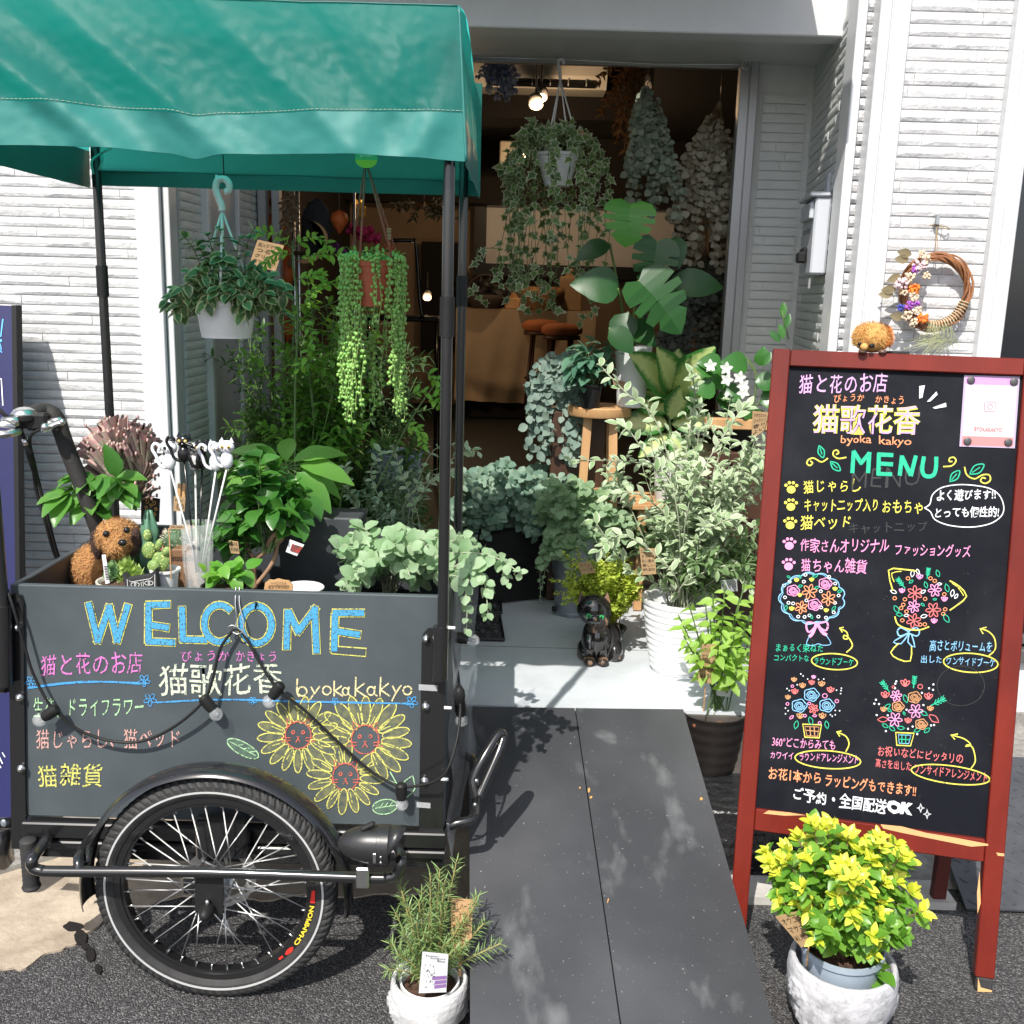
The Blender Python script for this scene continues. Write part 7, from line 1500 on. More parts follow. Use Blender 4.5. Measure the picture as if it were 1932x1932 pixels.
for k in range(40): a = V((random.uniform(.12, .5), random.uniform(.12, .7), 0)); d = (random.uniform(-.09, .09), random.uniform(.02, .08)); m.add([f(a.x, a.y), f(a.x+d[0], a.y+d[1]), f(a.x+d[0]+.02, a.y+d[1]-.02)], [(0, 1, 2)])
m.build('print', M('print_green', (.08, .12, .06), .5), lb)
o, f = card('wooden_tag', ((850, 1694), (892, 1698), (890, 1770), (852, 1795)), c.y+.01, M('plywood_tag', (.50, .31, .16), .7, col2=(.44, .26, .12), vs=15), 'pale wooden tag with handwriting behind the rosemary', texts=['暮しハーブ', 'ローズマリー', '料理に', 'お茶に'])
MB().rbox(P(868, 1810, c.y+.013), (.006, .003, .08), .001).build('stick', woodm, o)
# ---- golden privet pot
cz_ = PZ(1597, 1990, 0); c = V((cz_.x, cz_.y+.07, 0)); zr = P(1594, 1812, c.y).z; s_ = mpp(V((c.x, c.y, zr))); rm = 101*s_
t = thing('golden_euonymus', 'golden leaved shrub in a grey white relief pot before the red chalkboard', 'potted plant', (c.x, c.y, 0)); relief_pot(t, c, rm, zr+.006, 300, relief_g)
pc = V((c.x-.004, c.y+.005, zr-.10)); pot(t, pc, rm*.74, rm*.62, .135, grey_pl, name='inner_pot', lip=.004, soil=.75)
b = V((pc.x, pc.y, zr)); random.seed(140); og = []; oy = []; m = MB()
def addgold(e, mid=None):
    pth = bez(b+rv(.01), mid or b.lerp(e, .5)+V((0, 0, .03)), e, 8); m.tube(pth, .0018, 4, False)
    place_leaves(pth, .35, 9, .031, og, 60, True, droop=.15, upv=V((0, -.3, .9)), jit=.4)
    tipl = []; place_leaves([pth[-1]-(pth[-1]-pth[-2])*.6, pth[-1]], 0, 5, .026, oy if random.random() < .30+3.2*(e.z-b.z) else og, 50, True, droop=-.05, upv=V((0, -.5, .9)), jit=.4)
for k in range(105):
    while True:
        q = rv(1)
        if .35 < q.length < 1 and q.z > -.7: break
    q *= random.uniform(.72, 1.16)*(1+.34*noise.noise(q*2.2+V((3, 1, 0))))
    e = P(1583, 1672, c.y)+V((q.x*140*s_, q.y*.13, q.z*122*s_+(.02 if q.x < -.2 and q.z > .3 else 0))); addgold(e)
for px, py in ((1560, 1560), (1600, 1575), (1480, 1620), (1450, 1625), (1690, 1590), (1715, 1620), (1725, 1680), (1530, 1550), (1650, 1590), (1470, 1700), (1700, 1740), (1500, 1730)): addgold(P(px, py, c.y+random.uniform(-.05, .05)))
m.tube(smoothpath([b+V((0, 0, -.05)), b+V((.01, 0, .03)), P(1580, 1720, c.y)], 4), .005, 6); m.tube(smoothpath([b+V((.04, 0, -.04)), b+V((.02, 0, .02)), P(1600, 1720, c.y)], 4), .004, 6)
m.build('stem', twigm, t, True); leaves(t, 'broad', L_goldg, og, 150); leaves(t, 'oval', L_gold, oy, 300)
out = []; place_leaves(bez(b+V((.05, -.04, -.03)), b+V((.055, -.05, .0)), b+V((.07, -.05, .015))), .2, 4, .04, out, 70, True); leaves(t, 'broad', L_goldg, out)
o, f = card('price_card', ((1463, 1730), (1512, 1718), (1527, 1780), (1512, 1788)), c.y-.03, kraft, 'curled kraft card with handwriting at the left of the golden shrub', texts=['オウゴン', 'マサキ', '¥1,980']); MB().rbox(P(1524, 1802, c.y-.028), (.003, .002, .05), .0005).build('stick', woodm, o)
# ================================================================ A-FRAME MENU SIGN
A0 = PZ(1859, 1867, 0); yaw = R(13); lean = R(11)
sd_ = V((-cos(yaw), sin(yaw), 0)); hz_ = V((sin(yaw), cos(yaw), 0)); su = V((0, 0, 1))*cos(lean)+hz_*sin(lean); sn = sd_.cross(su)
if sn.y > 0: sn = -sn
def SG(px, py, off=.0015): r = ray(px, py); return O+r*((A0-O).dot(sn)/r.dot(sn))+sn*off
def SL(x, u, off=0): return A0+(-sd_)*x+su*u+sn*off     # sign's own metres: x to the right (negative left of the foot), u up
sign = thing('menu_sign', 'red framed black A-frame chalkboard with a colourful handwritten cat and flower menu', 'chalkboard sign', A0)
RS = MX((-sd_, -sn, su)).transposed()
redw = M('red_lacquered_wood', (.17, .018, .010), .42, col2=(.11, .011, .007), vs=7, stretch=(1, 1, .3), spec=.25, coat=.08, bump=.05, bs=40); chipw = M('bare_chipped_wood', (.62, .33, .14), .7)
def sbar(xa, xb, ua, ub, off, th, name='frame_bar'):
    c = SL((xa+xb)/2, (ua+ub)/2, off-th/2); return MB().rbox(c, (abs(xb-xa), th, abs(ub-ua)), .002, RS).build(name, redw, sign)
XL0, XL1 = -.562, -.523; XR0, XR1 = -.026, .014; TOP = 1.398
sbar(XL0, XL1, .005, TOP, .012, .03, 'leg'); sbar(XR0, XR1, .03, TOP, .012, .03, 'leg'); sbar(XL1+.001, XR0-.001, 1.36, TOP-.001, .011, .026); sbar(XL1+.001, XR0-.001, .285, .335, .011, .026)
MB().rbox(SL((XR0+XR1)/2, .015, -.003), (.036, .028, .028), .003, RS).build('rubber_foot', black_rubber, sign); MB().rbox(SL((XL0+XL1)/2, .0, -.003), (.036, .028, .02), .003, RS).build('rubber_foot', black_rubber, sign)
MB().rbox(SL((XL1+XR0)/2, (.335+1.36)/2, -.006), (XR0-XL1+.01, .008, 1.36-.335+.01), .001, RS).build('chalkboard', M('black_menu_board', (.006, .007, .011), .6, col2=(.016, .017, .022), vs=5, spec=.12, thr=(.45, .75), detail=10), sign)
SO = -.0012   # lettering lies on the board
def SP(px, py, off=.0): return SG(px, py, SO+off)
# back legs
for xx in (XL0+.035, XR0-.015): 
    tp = SL(xx, 1.30, -.03); bt = PZ(1715, 1718, 0) if xx > -.2 else PZ(1430, 1660, 0); MB().prism([tp+V((-.016, 0, 0)), tp+V((.016, 0, 0)), tp+V((.016, .024, 0)), tp+V((-.016, .024, 0))], V((tp.x+(0 if xx > -.2 else 0), bt.y+.02, .012))-tp).build('back_leg', M('dark_red_wood', (.09, .014, .010), .5), sign)
m = MB()
for q in ([(1660, 1552), (1700, 1556), (1745, 1568), (1800, 1577), (1862, 1589), (1862, 1592), (1830, 1594), (1770, 1582), (1700, 1568), (1665, 1560)], [(1450, 1526), (1490, 1530), (1520, 1535), (1480, 1536), (1440, 1532)], [(1841, 1680), (1846, 1640), (1848, 1700), (1842, 1720)], [(1843, 1840), (1848, 1858), (1870, 1864), (1868, 1867), (1842, 1866)], [(1877, 1605), (1892, 1607), (1892, 1612), (1880, 1611)]): fillpoly(m, lambda x, y, off=0: SG(x, y, .0125), q)
m.build('chipped_paint', chipw, sign)
# paints
def pen(name, col): return M(name, col, .85, col2=tuple(c*.72 for c in col), vs=120, thr=(.45, .7))
pk = pen('pink_marker', (.80, .30, .55)); li = pen('lilac_marker', (.62, .36, .66)); orr = pen('orange_marker', (.80, .30, .14)); ye = pen('yellow_marker', (.72, .66, .10)); gn = pen('green_marker', (.02, .44, .25)); wh = pen('white_marker', (.78, .80, .84)); bl = pen('blue_marker', (.22, .48, .72)); sal = pen('salmon_marker', (.72, .16, .16)); tn = pen('tan_marker', (.55, .27, .12)); faint = pen('erased_marker', (.03, .034, .034))
def T5(s, x0_, y0_, x1_, y1_, h, mat, wt=.005): return TX(s, x0_, y0_, x1_, y1_, h, mat, wt, SP, 'D5', sign, .08, 0)
def T6(s, x0_, y0_, x1_, y1_, h, mat, wt=.005): return TX(s, x0_, y0_, x1_, y1_, h, mat, wt, SP, 'D6', sign, .08, 0)
T5('byoka', 735, 700, 932, 702, 70, orr); T5('kakyo', 985, 706, 1196, 716, 70, orr)
T5('猫と花のお店', 458, 362, 1038, 352, 130, li); T5('びょうか', 690, 416, 888, 408, 52, orr); T5('かきょう', 960, 420, 1145, 428, 52, orr)
def T5o(*a, off, wt, mat): return TX(a[0], a[1], a[2], a[3], a[4], a[5], mat, wt, SP, 'D5', sign, 0, off)
_r5 = random.getstate(); T5o('猫歌花香', 545, 622, 1250, 632, 196, off=0, wt=.030, mat=ye); random.setstate(_r5); T5o('猫歌花香', 549, 618, 1246, 628, 190, off=.0006, wt=-.004, mat=li)
T5('猫じゃらし', 485, 1010, 862, 1002, 92, ye); T5('キャットニップ入り', 495, 1130, 975, 1130, 85, ye); T5('おもちゃ', 1002, 1140, 1268, 1142, 88, ye); T5('猫ベッド', 470, 1248, 800, 1240, 90, ye)
T5('作家さんオリジナル', 468, 1392, 1050, 1395, 88, pk); T5('ファッショングッズ', 1090, 1412, 1580, 1430, 78, pk); T5('猫ちゃん雑貨', 470, 1522, 902, 1535, 92, pk)
T5('よく遊びます!!', 1362, 1062, 1745, 1055, 78, wh, .016); T5('とっても個性的!', 1352, 1170, 1768, 1165, 70, wh, .016)
TX('BYOKAKAKYO', 1606, 604, 1786, 612, 28, M('salmon_print', (.5, .08, .08), .5), .005, SP, 'D5', sign, .02, .0028)
T6('まぁるく束ねた', 310, 608, 620, 612, 56, gn); T6('コンパクトな', 300, 668, 528, 672, 44, gn); T6('ラウンドブーケ', 562, 690, 818, 700, 50, gn)
T6('高さとボリュームを', 1315, 600, 1722, 612, 72, bl); T6('出した', 1258, 680, 1395, 682, 52, bl); T6('ワンサイドブーケ', 1425, 690, 1742, 708, 56, bl)
T6('360°どこからみても', 285, 1225, 698, 1252, 66, pk); T6('カワイイ', 275, 1302, 425, 1312, 46, pk); T6('ラウンドアレンジメント', 465, 1318, 848, 1340, 56, pk)
T6('お祝いなどにピッタリの', 975, 1285, 1532, 1340, 68, sal); T6('高さを出した', 960, 1362, 1195, 1388, 60, sal); T6('ワンサイドアレンジメント', 1215, 1400, 1690, 1462, 62, sal)
T6('お花1本から', 262, 1440, 605, 1475, 82, orr, .014); T6('ラッピングもできます!!', 632, 1485, 1228, 1558, 82, orr, .014)
T6('ご予約・全国配送', 425, 1580, 1032, 1668, 92, wh, .016); T6('OK', 1038, 1655, 1208, 1680, 82, wh, .07)
# MENU and drawings
def w5(pts, w_, mm, n=4, close=False, k='D5', off=0): stroke(mm, SP, [K(k, *q) for q in pts], w_*.289, off, n if len(pts) > 2 else 1, close, jit=.06)
mg = MB(); my = MB(); mw = MB(); mp_ = MB(); mo = MB(); mb2 = MB(); ms_ = MB(); mt = MB(); mf = MB(); ml = MB()
for s in ([(820, 742), (812, 868)], [(824, 740), (868, 810)], [(868, 812), (920, 752)], [(922, 750), (915, 868)], [(985, 758), (982, 880)], [(985, 756), (1070, 760)], [(985, 815), (1068, 820)], [(982, 882), (1062, 885)], [(1135, 772), (1122, 885)], [(1138, 775), (1190, 885)], [(1225, 772), (1195, 888)]): w5(s, 27, mg, 1)
w5([(1278, 778), (1268, 850), (1280, 890), (1315, 900), (1345, 885), (1358, 840), (1360, 780)], 27, mg)
for cx, cy, L_, a in ((608, 737, 42, 1.25), (700, 832, 44, .75), (1480, 898, 48, -.85), (1625, 853, 56, -.6)):
    q = [(cx-L_*cos(a), cy-L_*sin(a)), (cx+L_*.5*sin(a), cy-L_*.5*cos(a)), (cx+L_*cos(a), cy+L_*sin(a)), (cx-L_*.5*sin(a), cy+L_*.5*cos(a))]
    w5(q, 8, mg, 4, True); w5([(cx-L_*.6*cos(a), cy-L_*.6*sin(a)), (cx+L_*.4*cos(a), cy+L_*.4*sin(a))], 7, mg)
w5([(650, 782), (610, 805), (560, 780), (525, 790), (515, 815), (535, 828), (552, 812), (540, 800)], 9, my); w5([(770, 775), (720, 782), (688, 762), (690, 735), (712, 728), (722, 745), (708, 755)], 9, my)
w5([(1408, 835), (1460, 830), (1488, 800), (1475, 775), (1448, 780), (1445, 800), (1462, 802)], 9, my); w5([(1545, 840), (1560, 890), (1610, 915), (1660, 890), (1705, 890), (1712, 925), (1680, 945), (1650, 930), (1660, 908), (1680, 912)], 9, my)
for cx, cy, mm in ((412, 985, my), (410, 1098, my), (405, 1218, my), (400, 1352, mp_), (395, 1487, mp_)):
    fillpoly(mm, SP, [K('D5', *q) for q in circ(cx, cy, 29, 26, 12)]); [fillpoly(mm, SP, [K('D5', *q) for q in circ(cx+dx, cy+dy, 11, 11, 8)]) for dx, dy in ((-34, -28), (-12, -44), (14, -44), (36, -26))]
w5([(1282, 1105), (1318, 1080), (1335, 1020), (1390, 975), (1480, 955), (1580, 955), (1700, 975), (1770, 1020), (1800, 1090), (1790, 1150), (1730, 1200), (1640, 1225), (1540, 1230), (1430, 1215), (1350, 1180), (1322, 1130)], 7, mw, 4, True)
for q in ([(1248, 310), (1285, 305), (1268, 385), (1248, 392)], [(1360, 345), (1368, 365), (1320, 410), (1298, 412)], [(1422, 418), (1425, 445), (1350, 458), (1335, 450)]): fillpoly(mw, SP, [K('D5', *p) for p in q])
def fl6(cx, cy, r_, mm, kind):
    if kind == 'daisy':
        for k in range(6): a = 2*pi*k/6+cx*.1; w5(circ(cx+r_*.55*cos(a), cy+r_*.55*sin(a), r_*.45, r_*.22, 7, a), 6, mm, 2, True, 'D6')
    elif kind == 'rose':
        w5([(cx+r_*(1+.10*cos(5*a))*cos(a), cy+r_*(1+.1*cos(5*a))*sin(a)*.85) for a in [2*pi*k/20 for k in range(20)]], 6, mm, 1, True, 'D6'); w5([(cx+r_*(.75-.6*k/22)*cos(k*.7), cy+r_*(.75-.6*k/22)*.85*sin(k*.7)) for k in range(23)], 6, mm, 2, False, 'D6')
    elif kind == 'o': w5(circ(cx, cy, r_, r_*.9, 9), 5, mm, 1, True, 'D6')
    elif kind == 'dot': fillpoly(mm, SP, [K('D6', *q) for q in circ(cx, cy, r_, r_, 6)])
    elif kind == 'leaf': a = (cx*7+cy) % 6.28; w5([(cx-r_*cos(a), cy-r_*sin(a)), (cx+r_*.5*sin(a), cy-r_*.5*cos(a)), (cx+r_*cos(a), cy+r_*sin(a)), (cx-r_*.5*sin(a), cy+r_*.5*cos(a))], 5, mm, 3, True, 'D6')
    elif kind == 'tulip':
        for a in (-2.2, -1.5, -.8): w5(circ(cx+r_*.5*cos(a), cy+r_*.5*sin(a), r_*.55, r_*.22, 7, a), 6, mm, 2, True, 'D6')
    elif kind == 'fern':
        a0 = math.atan2(cy-r_[2], cx-r_[1]); r0 = r_[0]
        w5([(cx-r0*cos(a0), cy-r0*sin(a0)), (cx+r0*cos(a0), cy+r0*sin(a0))], 7, mm, 1, False, 'D6')
        for k in (-.5, -.1, .3, .6):
            for sg in (-.7, .7): x, y = cx+r0*k*cos(a0), cy+r0*k*sin(a0); w5([(x, y), (x+r0*.55*cos(a0+sg), y+r0*.55*sin(a0+sg))], 6, mm, 1, False, 'D6')
# round bouquet
cl = []
for k in range(13): a = 2*pi*k/13; cl += [(548+(212+14)*cos(a), 258+(166+12)*sin(a)), (548+196*cos(a+.24), 258+152*sin(a+.24))]
w5([(x, y) for x, y in [(548+(200+18*abs(sin(6.5*a)))*cos(a), 258+(155+16*abs(sin(6.5*a)))*sin(a)) for a in [2*pi*k/78 for k in range(78)]]], 7, mb2, 1, True, 'D6'); w5([(548+(190+16*abs(sin(6.5*a+.3)))*cos(a), 258+(150+14*abs(sin(6.5*a+.3)))*sin(a)) for a in [R(20)+2*pi*.8*k/60 for k in range(60)]], 4, mb2, 1, False, 'D6')
for cx, cy, r_, mm, kd in ((425, 208, 40, mp_, 'rose'), (635, 162, 42, mp_, 'rose'), (565, 300, 42, mp_, 'rose'), (532, 215, 50, mo, 'daisy'), (655, 260, 48, mo, 'daisy'), (478, 318, 42, mo, 'daisy'), (447, 147, 20, my, 'tulip'), (545, 145, 20, my, 'tulip'), (468, 245, 18, my, 'tulip'), (698, 205, 20, my, 'tulip'), (415, 335, 22, my, 'tulip'), (640, 345, 20, my, 'tulip'), (378, 320, 18, mg, 'leaf'), (568, 112, 18, mg, 'leaf'), (472, 178, 15, mg, 'leaf'), (580, 188, 15, mg, 'leaf'), (730, 212, 16, mg, 'leaf'), (690, 325, 18, mg, 'leaf'), (545, 378, 16, mg, 'leaf'), (395, 118, 12, mg, 'leaf'), (470, 118, 12, mg, 'leaf')): fl6(cx, cy, r_, mm, kd)
for cx, cy in ((505, 105), (660, 118), (402, 150), (495, 150), (365, 175), (700, 162), (372, 252), (395, 288), (425, 292), (606, 212), (512, 272), (722, 240), (698, 288), (608, 318), (458, 378), (500, 380), (532, 370), (590, 378), (690, 350), (640, 385)): fl6(cx, cy, 10, mw, 'o')
w5([(580, 425), (520, 415), (512, 450), (530, 480), (575, 440)], 12, mp_, 3, False, 'D6'); w5([(585, 425), (640, 412), (652, 440), (635, 470), (585, 440)], 12, mp_, 3, False, 'D6'); w5([(575, 435), (550, 490), (535, 505)], 20, mp_, 3, False, 'D6'); w5([(590, 435), (615, 480), (640, 495)], 20, mp_, 3, False, 'D6')
w5([(535, 495), (512, 560), (560, 565), (590, 555), (620, 565), (672, 555), (635, 490)], 5, mb2, 3, False, 'D6')
# tall bouquet
w5([(1075, 205), (1048, 75), (1130, 68), (1230, 80)], 9, my, 2, False, 'D6'); w5([(1085, 150), (1068, 95), (1130, 82)], 6, my, 2, False, 'D6'); w5([(1450, 145), (1510, 180), (1558, 245), (1500, 300), (1450, 335)], 9, my, 2, False, 'D6'); w5([(1465, 160), (1505, 190), (1538, 240)], 6, my, 2, False, 'D6')
w5([(1090, 380), (1110, 430), (1180, 460), (1250, 465), (1310, 445)], 9, my, 3, False, 'D6'); w5([(1112, 555), (1062, 612), (1110, 655), (1190, 668), (1198, 575)], 8, my, 2, False, 'D6')
for cx, cy, r_, mm, kd in ((1220, 225, 50, ms_, 'daisy'), (1340, 335, 50, ms_, 'daisy'), (1212, 405, 48, ms_, 'daisy'), (1350, 205, 44, mp_, 'daisy'), (1212, 312, 42, mp_, 'daisy'), (1250, 130, 30, mp_, 'tulip'), (1412, 275, 28, mp_, 'tulip'), (1345, 418, 28, mp_, 'tulip'), (1135, 220, 26, mp_, 'tulip'), (1370, 95, 24, mg, 'leaf'), (1430, 190, 28, mg, 'leaf'), (1425, 388, 32, mg, 'leaf'), (1100, 330, 28, mg, 'leaf'), (1292, 170, 22, mg, 'leaf'), (1272, 300, 14, mg, 'leaf'), (1195, 150, 16, mg, 'leaf'), (1120, 365, 22, mg, 'leaf'), (1350, 265, 12, mg, 'leaf'), (1080, 215, 22, mw, 'leaf'), (1205, 95, 24, mw, 'leaf'), (1240, 85, 18, mw, 'leaf'), (1465, 225, 24, mw, 'leaf'), (1490, 245, 18, mw, 'leaf'), (1275, 215, 18, mw, 'leaf'), (1165, 370, 16, mw, 'leaf'), (1280, 375, 22, mw, 'leaf'), (1380, 165, 16, mw, 'leaf')): fl6(cx, cy, r_, mm, kd)
for q in ((1130, 160, 40, 1210, 260), (1305, 95, 34, 1290, 200)): fl6(q[0], q[1], (q[2], q[3], q[4]), mg, 'fern')
for cx, cy in ((1175, 128), (1322, 128), (1350, 145), (1155, 265), (1088, 258), (1287, 262), (1412, 232), (1130, 322), (1418, 330), (1165, 345), (1138, 402), (1285, 428), (1405, 360), (1255, 430), (1145, 300)): fl6(cx, cy, 12, mo, 'o')
for sx in (-1, 1): w5([(1178, 475), (1178+sx*50, 450), (1178+sx*72, 475), (1178+sx*55, 505), (1178, 485)], 9, mb2, 3, False, 'D6')
w5([(1170, 490), (1115, 520), (1080, 545), (1130, 555), (1175, 495)], 8, mb2, 2, False, 'D6'); w5([(1185, 490), (1175, 545), (1220, 578), (1200, 500)], 8, mb2, 2, False, 'D6')
# round pot arrangement
for cx, cy, r_, mm, kd in ((545, 888, 48, mb2, 'rose'), (465, 960, 48, mb2, 'rose'), (645, 958, 48, mb2, 'rose'), (435, 880, 30, ms_, 'tulip'), (668, 870, 32, ms_, 'tulip'), (558, 980, 32, ms_, 'daisy'), (545, 820, 26, ms_, 'tulip'), (485, 840, 28, mt, 'tulip'), (610, 830, 30, mt, 'tulip'), (430, 800, 24, mt, 'tulip'), (390, 915, 24, mt, 'tulip'), (470, 1040, 32, mt, 'tulip'), (615, 1040, 32, mt, 'tulip'), (558, 780, 18, mp_, 'tulip'), (632, 895, 16, mp_, 'o'), (710, 930, 12, mp_, 'o'), (388, 948, 10, mp_, 'o'), (530, 945, 10, mp_, 'o'), (502, 1025, 10, mp_, 'o'), (415, 1035, 16, mp_, 'leaf'), (565, 1025, 14, mp_, 'leaf'), (598, 1072, 10, mp_, 'o'), (420, 832, 9, mp_, 'o'), (540, 1060, 28, mg, 'leaf'), (445, 1085, 28, mg, 'leaf'), (645, 1085, 26, mg, 'leaf')): fl6(cx, cy, r_, mm, kd)
for cx, cy in ((475, 752), (490, 765), (520, 785), (590, 788), (625, 785), (385, 848), (400, 860), (740, 845), (708, 858), (738, 860), (375, 975), (392, 992), (375, 1012), (700, 990), (728, 992), (700, 1018), (680, 1028), (668, 1018), (735, 880), (452, 822)): fl6(cx, cy, 5, mw, 'dot')
w5([(488, 1080), (502, 1165), (595, 1170), (610, 1085)], 9, my, 1, True, 'D6'); w5([(502, 1095), (515, 1155), (585, 1160), (595, 1100)], 6, mt, 1, True, 'D6'); [w5([(a, 1100), (a+4, 1152)], 6, mt, 1, False, 'D6') for a in (535, 562)]; w5([(508, 1120), (590, 1128)], 6, mt, 1, False, 'D6')
# one-sided arrangement
for cx, cy, r_, mm, kd in ((1098, 895, 38, mp_, 'daisy'), (1225, 995, 48, mp_, 'daisy'), (1090, 1050, 48, mp_, 'daisy'), (1218, 905, 42, mt, 'rose'), (1110, 965, 38, mt, 'rose'), (1262, 1080, 38, mt, 'rose'), (1015, 995, 28, mt, 'tulip'), (1320, 990, 28, mt, 'tulip'), (1155, 830, 42, ms_, 'tulip'), (1025, 905, 38, ms_, 'tulip'), (1308, 915, 38, ms_, 'tulip'), (1010, 1050, 34, ms_, 'leaf'), (1345, 1045, 40, ms_, 'leaf'), (1175, 1070, 30, ms_, 'tulip'), (1255, 835, 16, ms_, 'o'), (1080, 838, 9, ms_, 'o'), (1160, 915, 28, mg, 'leaf'), (1040, 965, 24, mg, 'leaf'), (1055, 990, 16, mg, 'leaf'), (1280, 1010, 26, mg, 'leaf'), (1150, 1010, 12, mg, 'leaf'), (1025, 1090, 22, mg, 'leaf'), (1070, 1108, 24, mg, 'leaf'), (1130, 1105, 24, mg, 'leaf'), (1235, 1120, 24, mg, 'leaf'), (1300, 1120, 24, mg, 'leaf')): fl6(cx, cy, r_, mm, kd)
for q in ((1028, 835, 42, 1100, 930), (1215, 805, 38, 1200, 930), (1370, 935, 52, 1230, 1010)): fl6(q[0], q[1], (q[2], q[3], q[4]), mg, 'fern')
for cx, cy in ((1098, 800), (1092, 815), (1090, 845), (1340, 820), (1312, 845), (1338, 855), (965, 920), (955, 945), (985, 948), (970, 1020), (1042, 1022), (1265, 875), (1275, 955), (1165, 985), (1325, 1088), (1345, 1085), (1030, 1125), (1235, 1145), (1205, 1095), (1175, 1110)): fl6(cx, cy, 7, mw, 'dot')
w5([(1095, 1135), (1102, 1218), (1192, 1222), (1215, 1140)], 9, my, 1, True, 'D6'); w5([(1112, 1150), (1118, 1205), (1180, 1208), (1195, 1152)], 6, mb2, 1, True, 'D6'); [w5([(a, 1152), (a, 1205)], 6, mg, 1, False, 'D6') for a in (1135, 1160)]; w5([(1115, 1178), (1188, 1182)], 6, mg, 1, False, 'D6')
# ovals, arrows, sparkles
for cx, cy, rx, ry, ro in ((695, 672, 150, 52, .06), (1585, 680, 178, 62, .06), (652, 1312, 215, 58, .07), (1453, 1410, 258, 58, .13)): w5(circ(cx, cy, rx, ry, 26, ro), 8, my, 2, True, 'D6')
w5([(775, 610), (812, 570), (790, 520), (760, 500), (755, 520), (780, 522), (775, 480), (730, 455)], 8, my, 4, False, 'D6'); w5([(752, 448), (728, 452), (745, 478)], 8, my, 1, False, 'D6')
w5([(1705, 632), (1745, 590), (1740, 520), (1700, 475), (1650, 458)], 8, my, 4, False, 'D6'); w5([(1685, 448), (1645, 458), (1665, 488)], 8, my, 1, False, 'D6')
w5([(770, 1258), (790, 1210), (770, 1160), (712, 1132)], 8, my, 4, False, 'D6'); w5([(738, 1125), (710, 1130), (728, 1158)], 8, my, 1, False, 'D6')
w5([(1588, 1368), (1615, 1320), (1600, 1240), (1570, 1215), (1550, 1225), (1585, 1215), (1540, 1175), (1458, 1152)], 8, my, 4, False, 'D6'); w5([(1498, 1145), (1455, 1152), (1480, 1178)], 8, my, 1, False, 'D6')
for cx, cy, r_ in ((1258, 1628, 30), (1300, 1668, 32)): w5([(cx, cy-r_), (cx+6, cy-6), (cx+r_*.8, cy), (cx+6, cy+6), (cx, cy+r_), (cx-6, cy+6), (cx-r_*.8, cy), (cx-6, cy-6)], 5, mw, 1, True, 'D6')
for mm, mt_ in ((mg, gn), (my, ye), (mw, wh), (mp_, pk), (mo, orr), (mb2, bl), (ms_, sal), (mt, tn)): mm.build('drawing', mt_, sign)
T5('MENU', 800, 985, 1250, 960, 130, faint, -.01); T5('キャットニップ', 790, 1275, 1300, 1260, 70, faint); w5(circ(1520, 830, 155, 130, 24), 4, mf, 2, True, 'D6')
for k in range(90): x = random.uniform(240, 1750); y = random.uniform(60, 1600); w5([(x, y), (x+random.uniform(-14, 14), y+random.uniform(-10, 10))], random.uniform(2, 5), mf, 1, False, 'D6')
mf.build('smudge', faint, sign)
# laminated card with magnets (square code left out)
Q = [K('D5', *q) for q in ((1542, 238), (1905, 248), (1872, 716), (1510, 704))]
def QF(u, v, off=.001): a = Q[3][0]+(Q[2][0]-Q[3][0])*u, Q[3][1]+(Q[2][1]-Q[3][1])*u; b = Q[0][0]+(Q[1][0]-Q[0][0])*u, Q[0][1]+(Q[1][1]-Q[0][1])*u; return SP(a[0]+(b[0]-a[0])*v, a[1]+(b[1]-a[1])*v, off)
cdo = MB().prism([QF(0, 0, .0004), QF(1, 0, .0004), QF(1, 1, .0004), QF(0, 1, .0004)], sn*.0012).build('laminated_card', M('laminate', (.40, .33, .45), .2), sign)
def patch(u0, v0, u1, v1, mat, nm, off): MB().add([QF(u0, v0, off), QF(u1, v0, off), QF(u1, v1, off), QF(u0, v1, off)], [(0, 1, 2, 3)]).build(nm, mat, cdo)
patch(.04, .02, .96, .15, M('salmon_band', (.65, .20, .20), .4), 'band', .0018); patch(.04, .15, .96, .87, M('card_white', (.50, .50, .52), .35), 'sheet', .0018); patch(.04, .87, .96, .98, M('orchid_band', (.60, .25, .60), .4), 'band', .0018)
m = MB(); QP = lambda px, py, off=0: QF(px, py, .0022)
def qstroke(pts, w_): 
    P2 = [QF(x, y, .0022) for x, y in pts]; m.tube(P2+[P2[0]], w_, 4)
qstroke([(.42, .50), (.58, .50), (.60, .52), (.60, .62), (.58, .635), (.42, .635), (.40, .62), (.40, .52)], .0007); qstroke([(.5+.045*cos(a), .5675+.035*sin(a)) for a in [2*pi*k/12 for k in range(12)]], .0007); m.build('camera_icon', M('pink_print', (.6, .2, .3), .4), cdo)
for px, py in ((1585, 272), (1865, 282), (1562, 670), (1828, 677)): MB().lathe([(.0085, 0), (.0085, .003), (.007, .004), (.001, .004)], SP(*K('D5', px, py), .002), 16, MX((-sd_, su, sn)).transposed()).build('magnet', M('dark_magnet', (.05, .05, .055), .5), sign, True, ang=35)
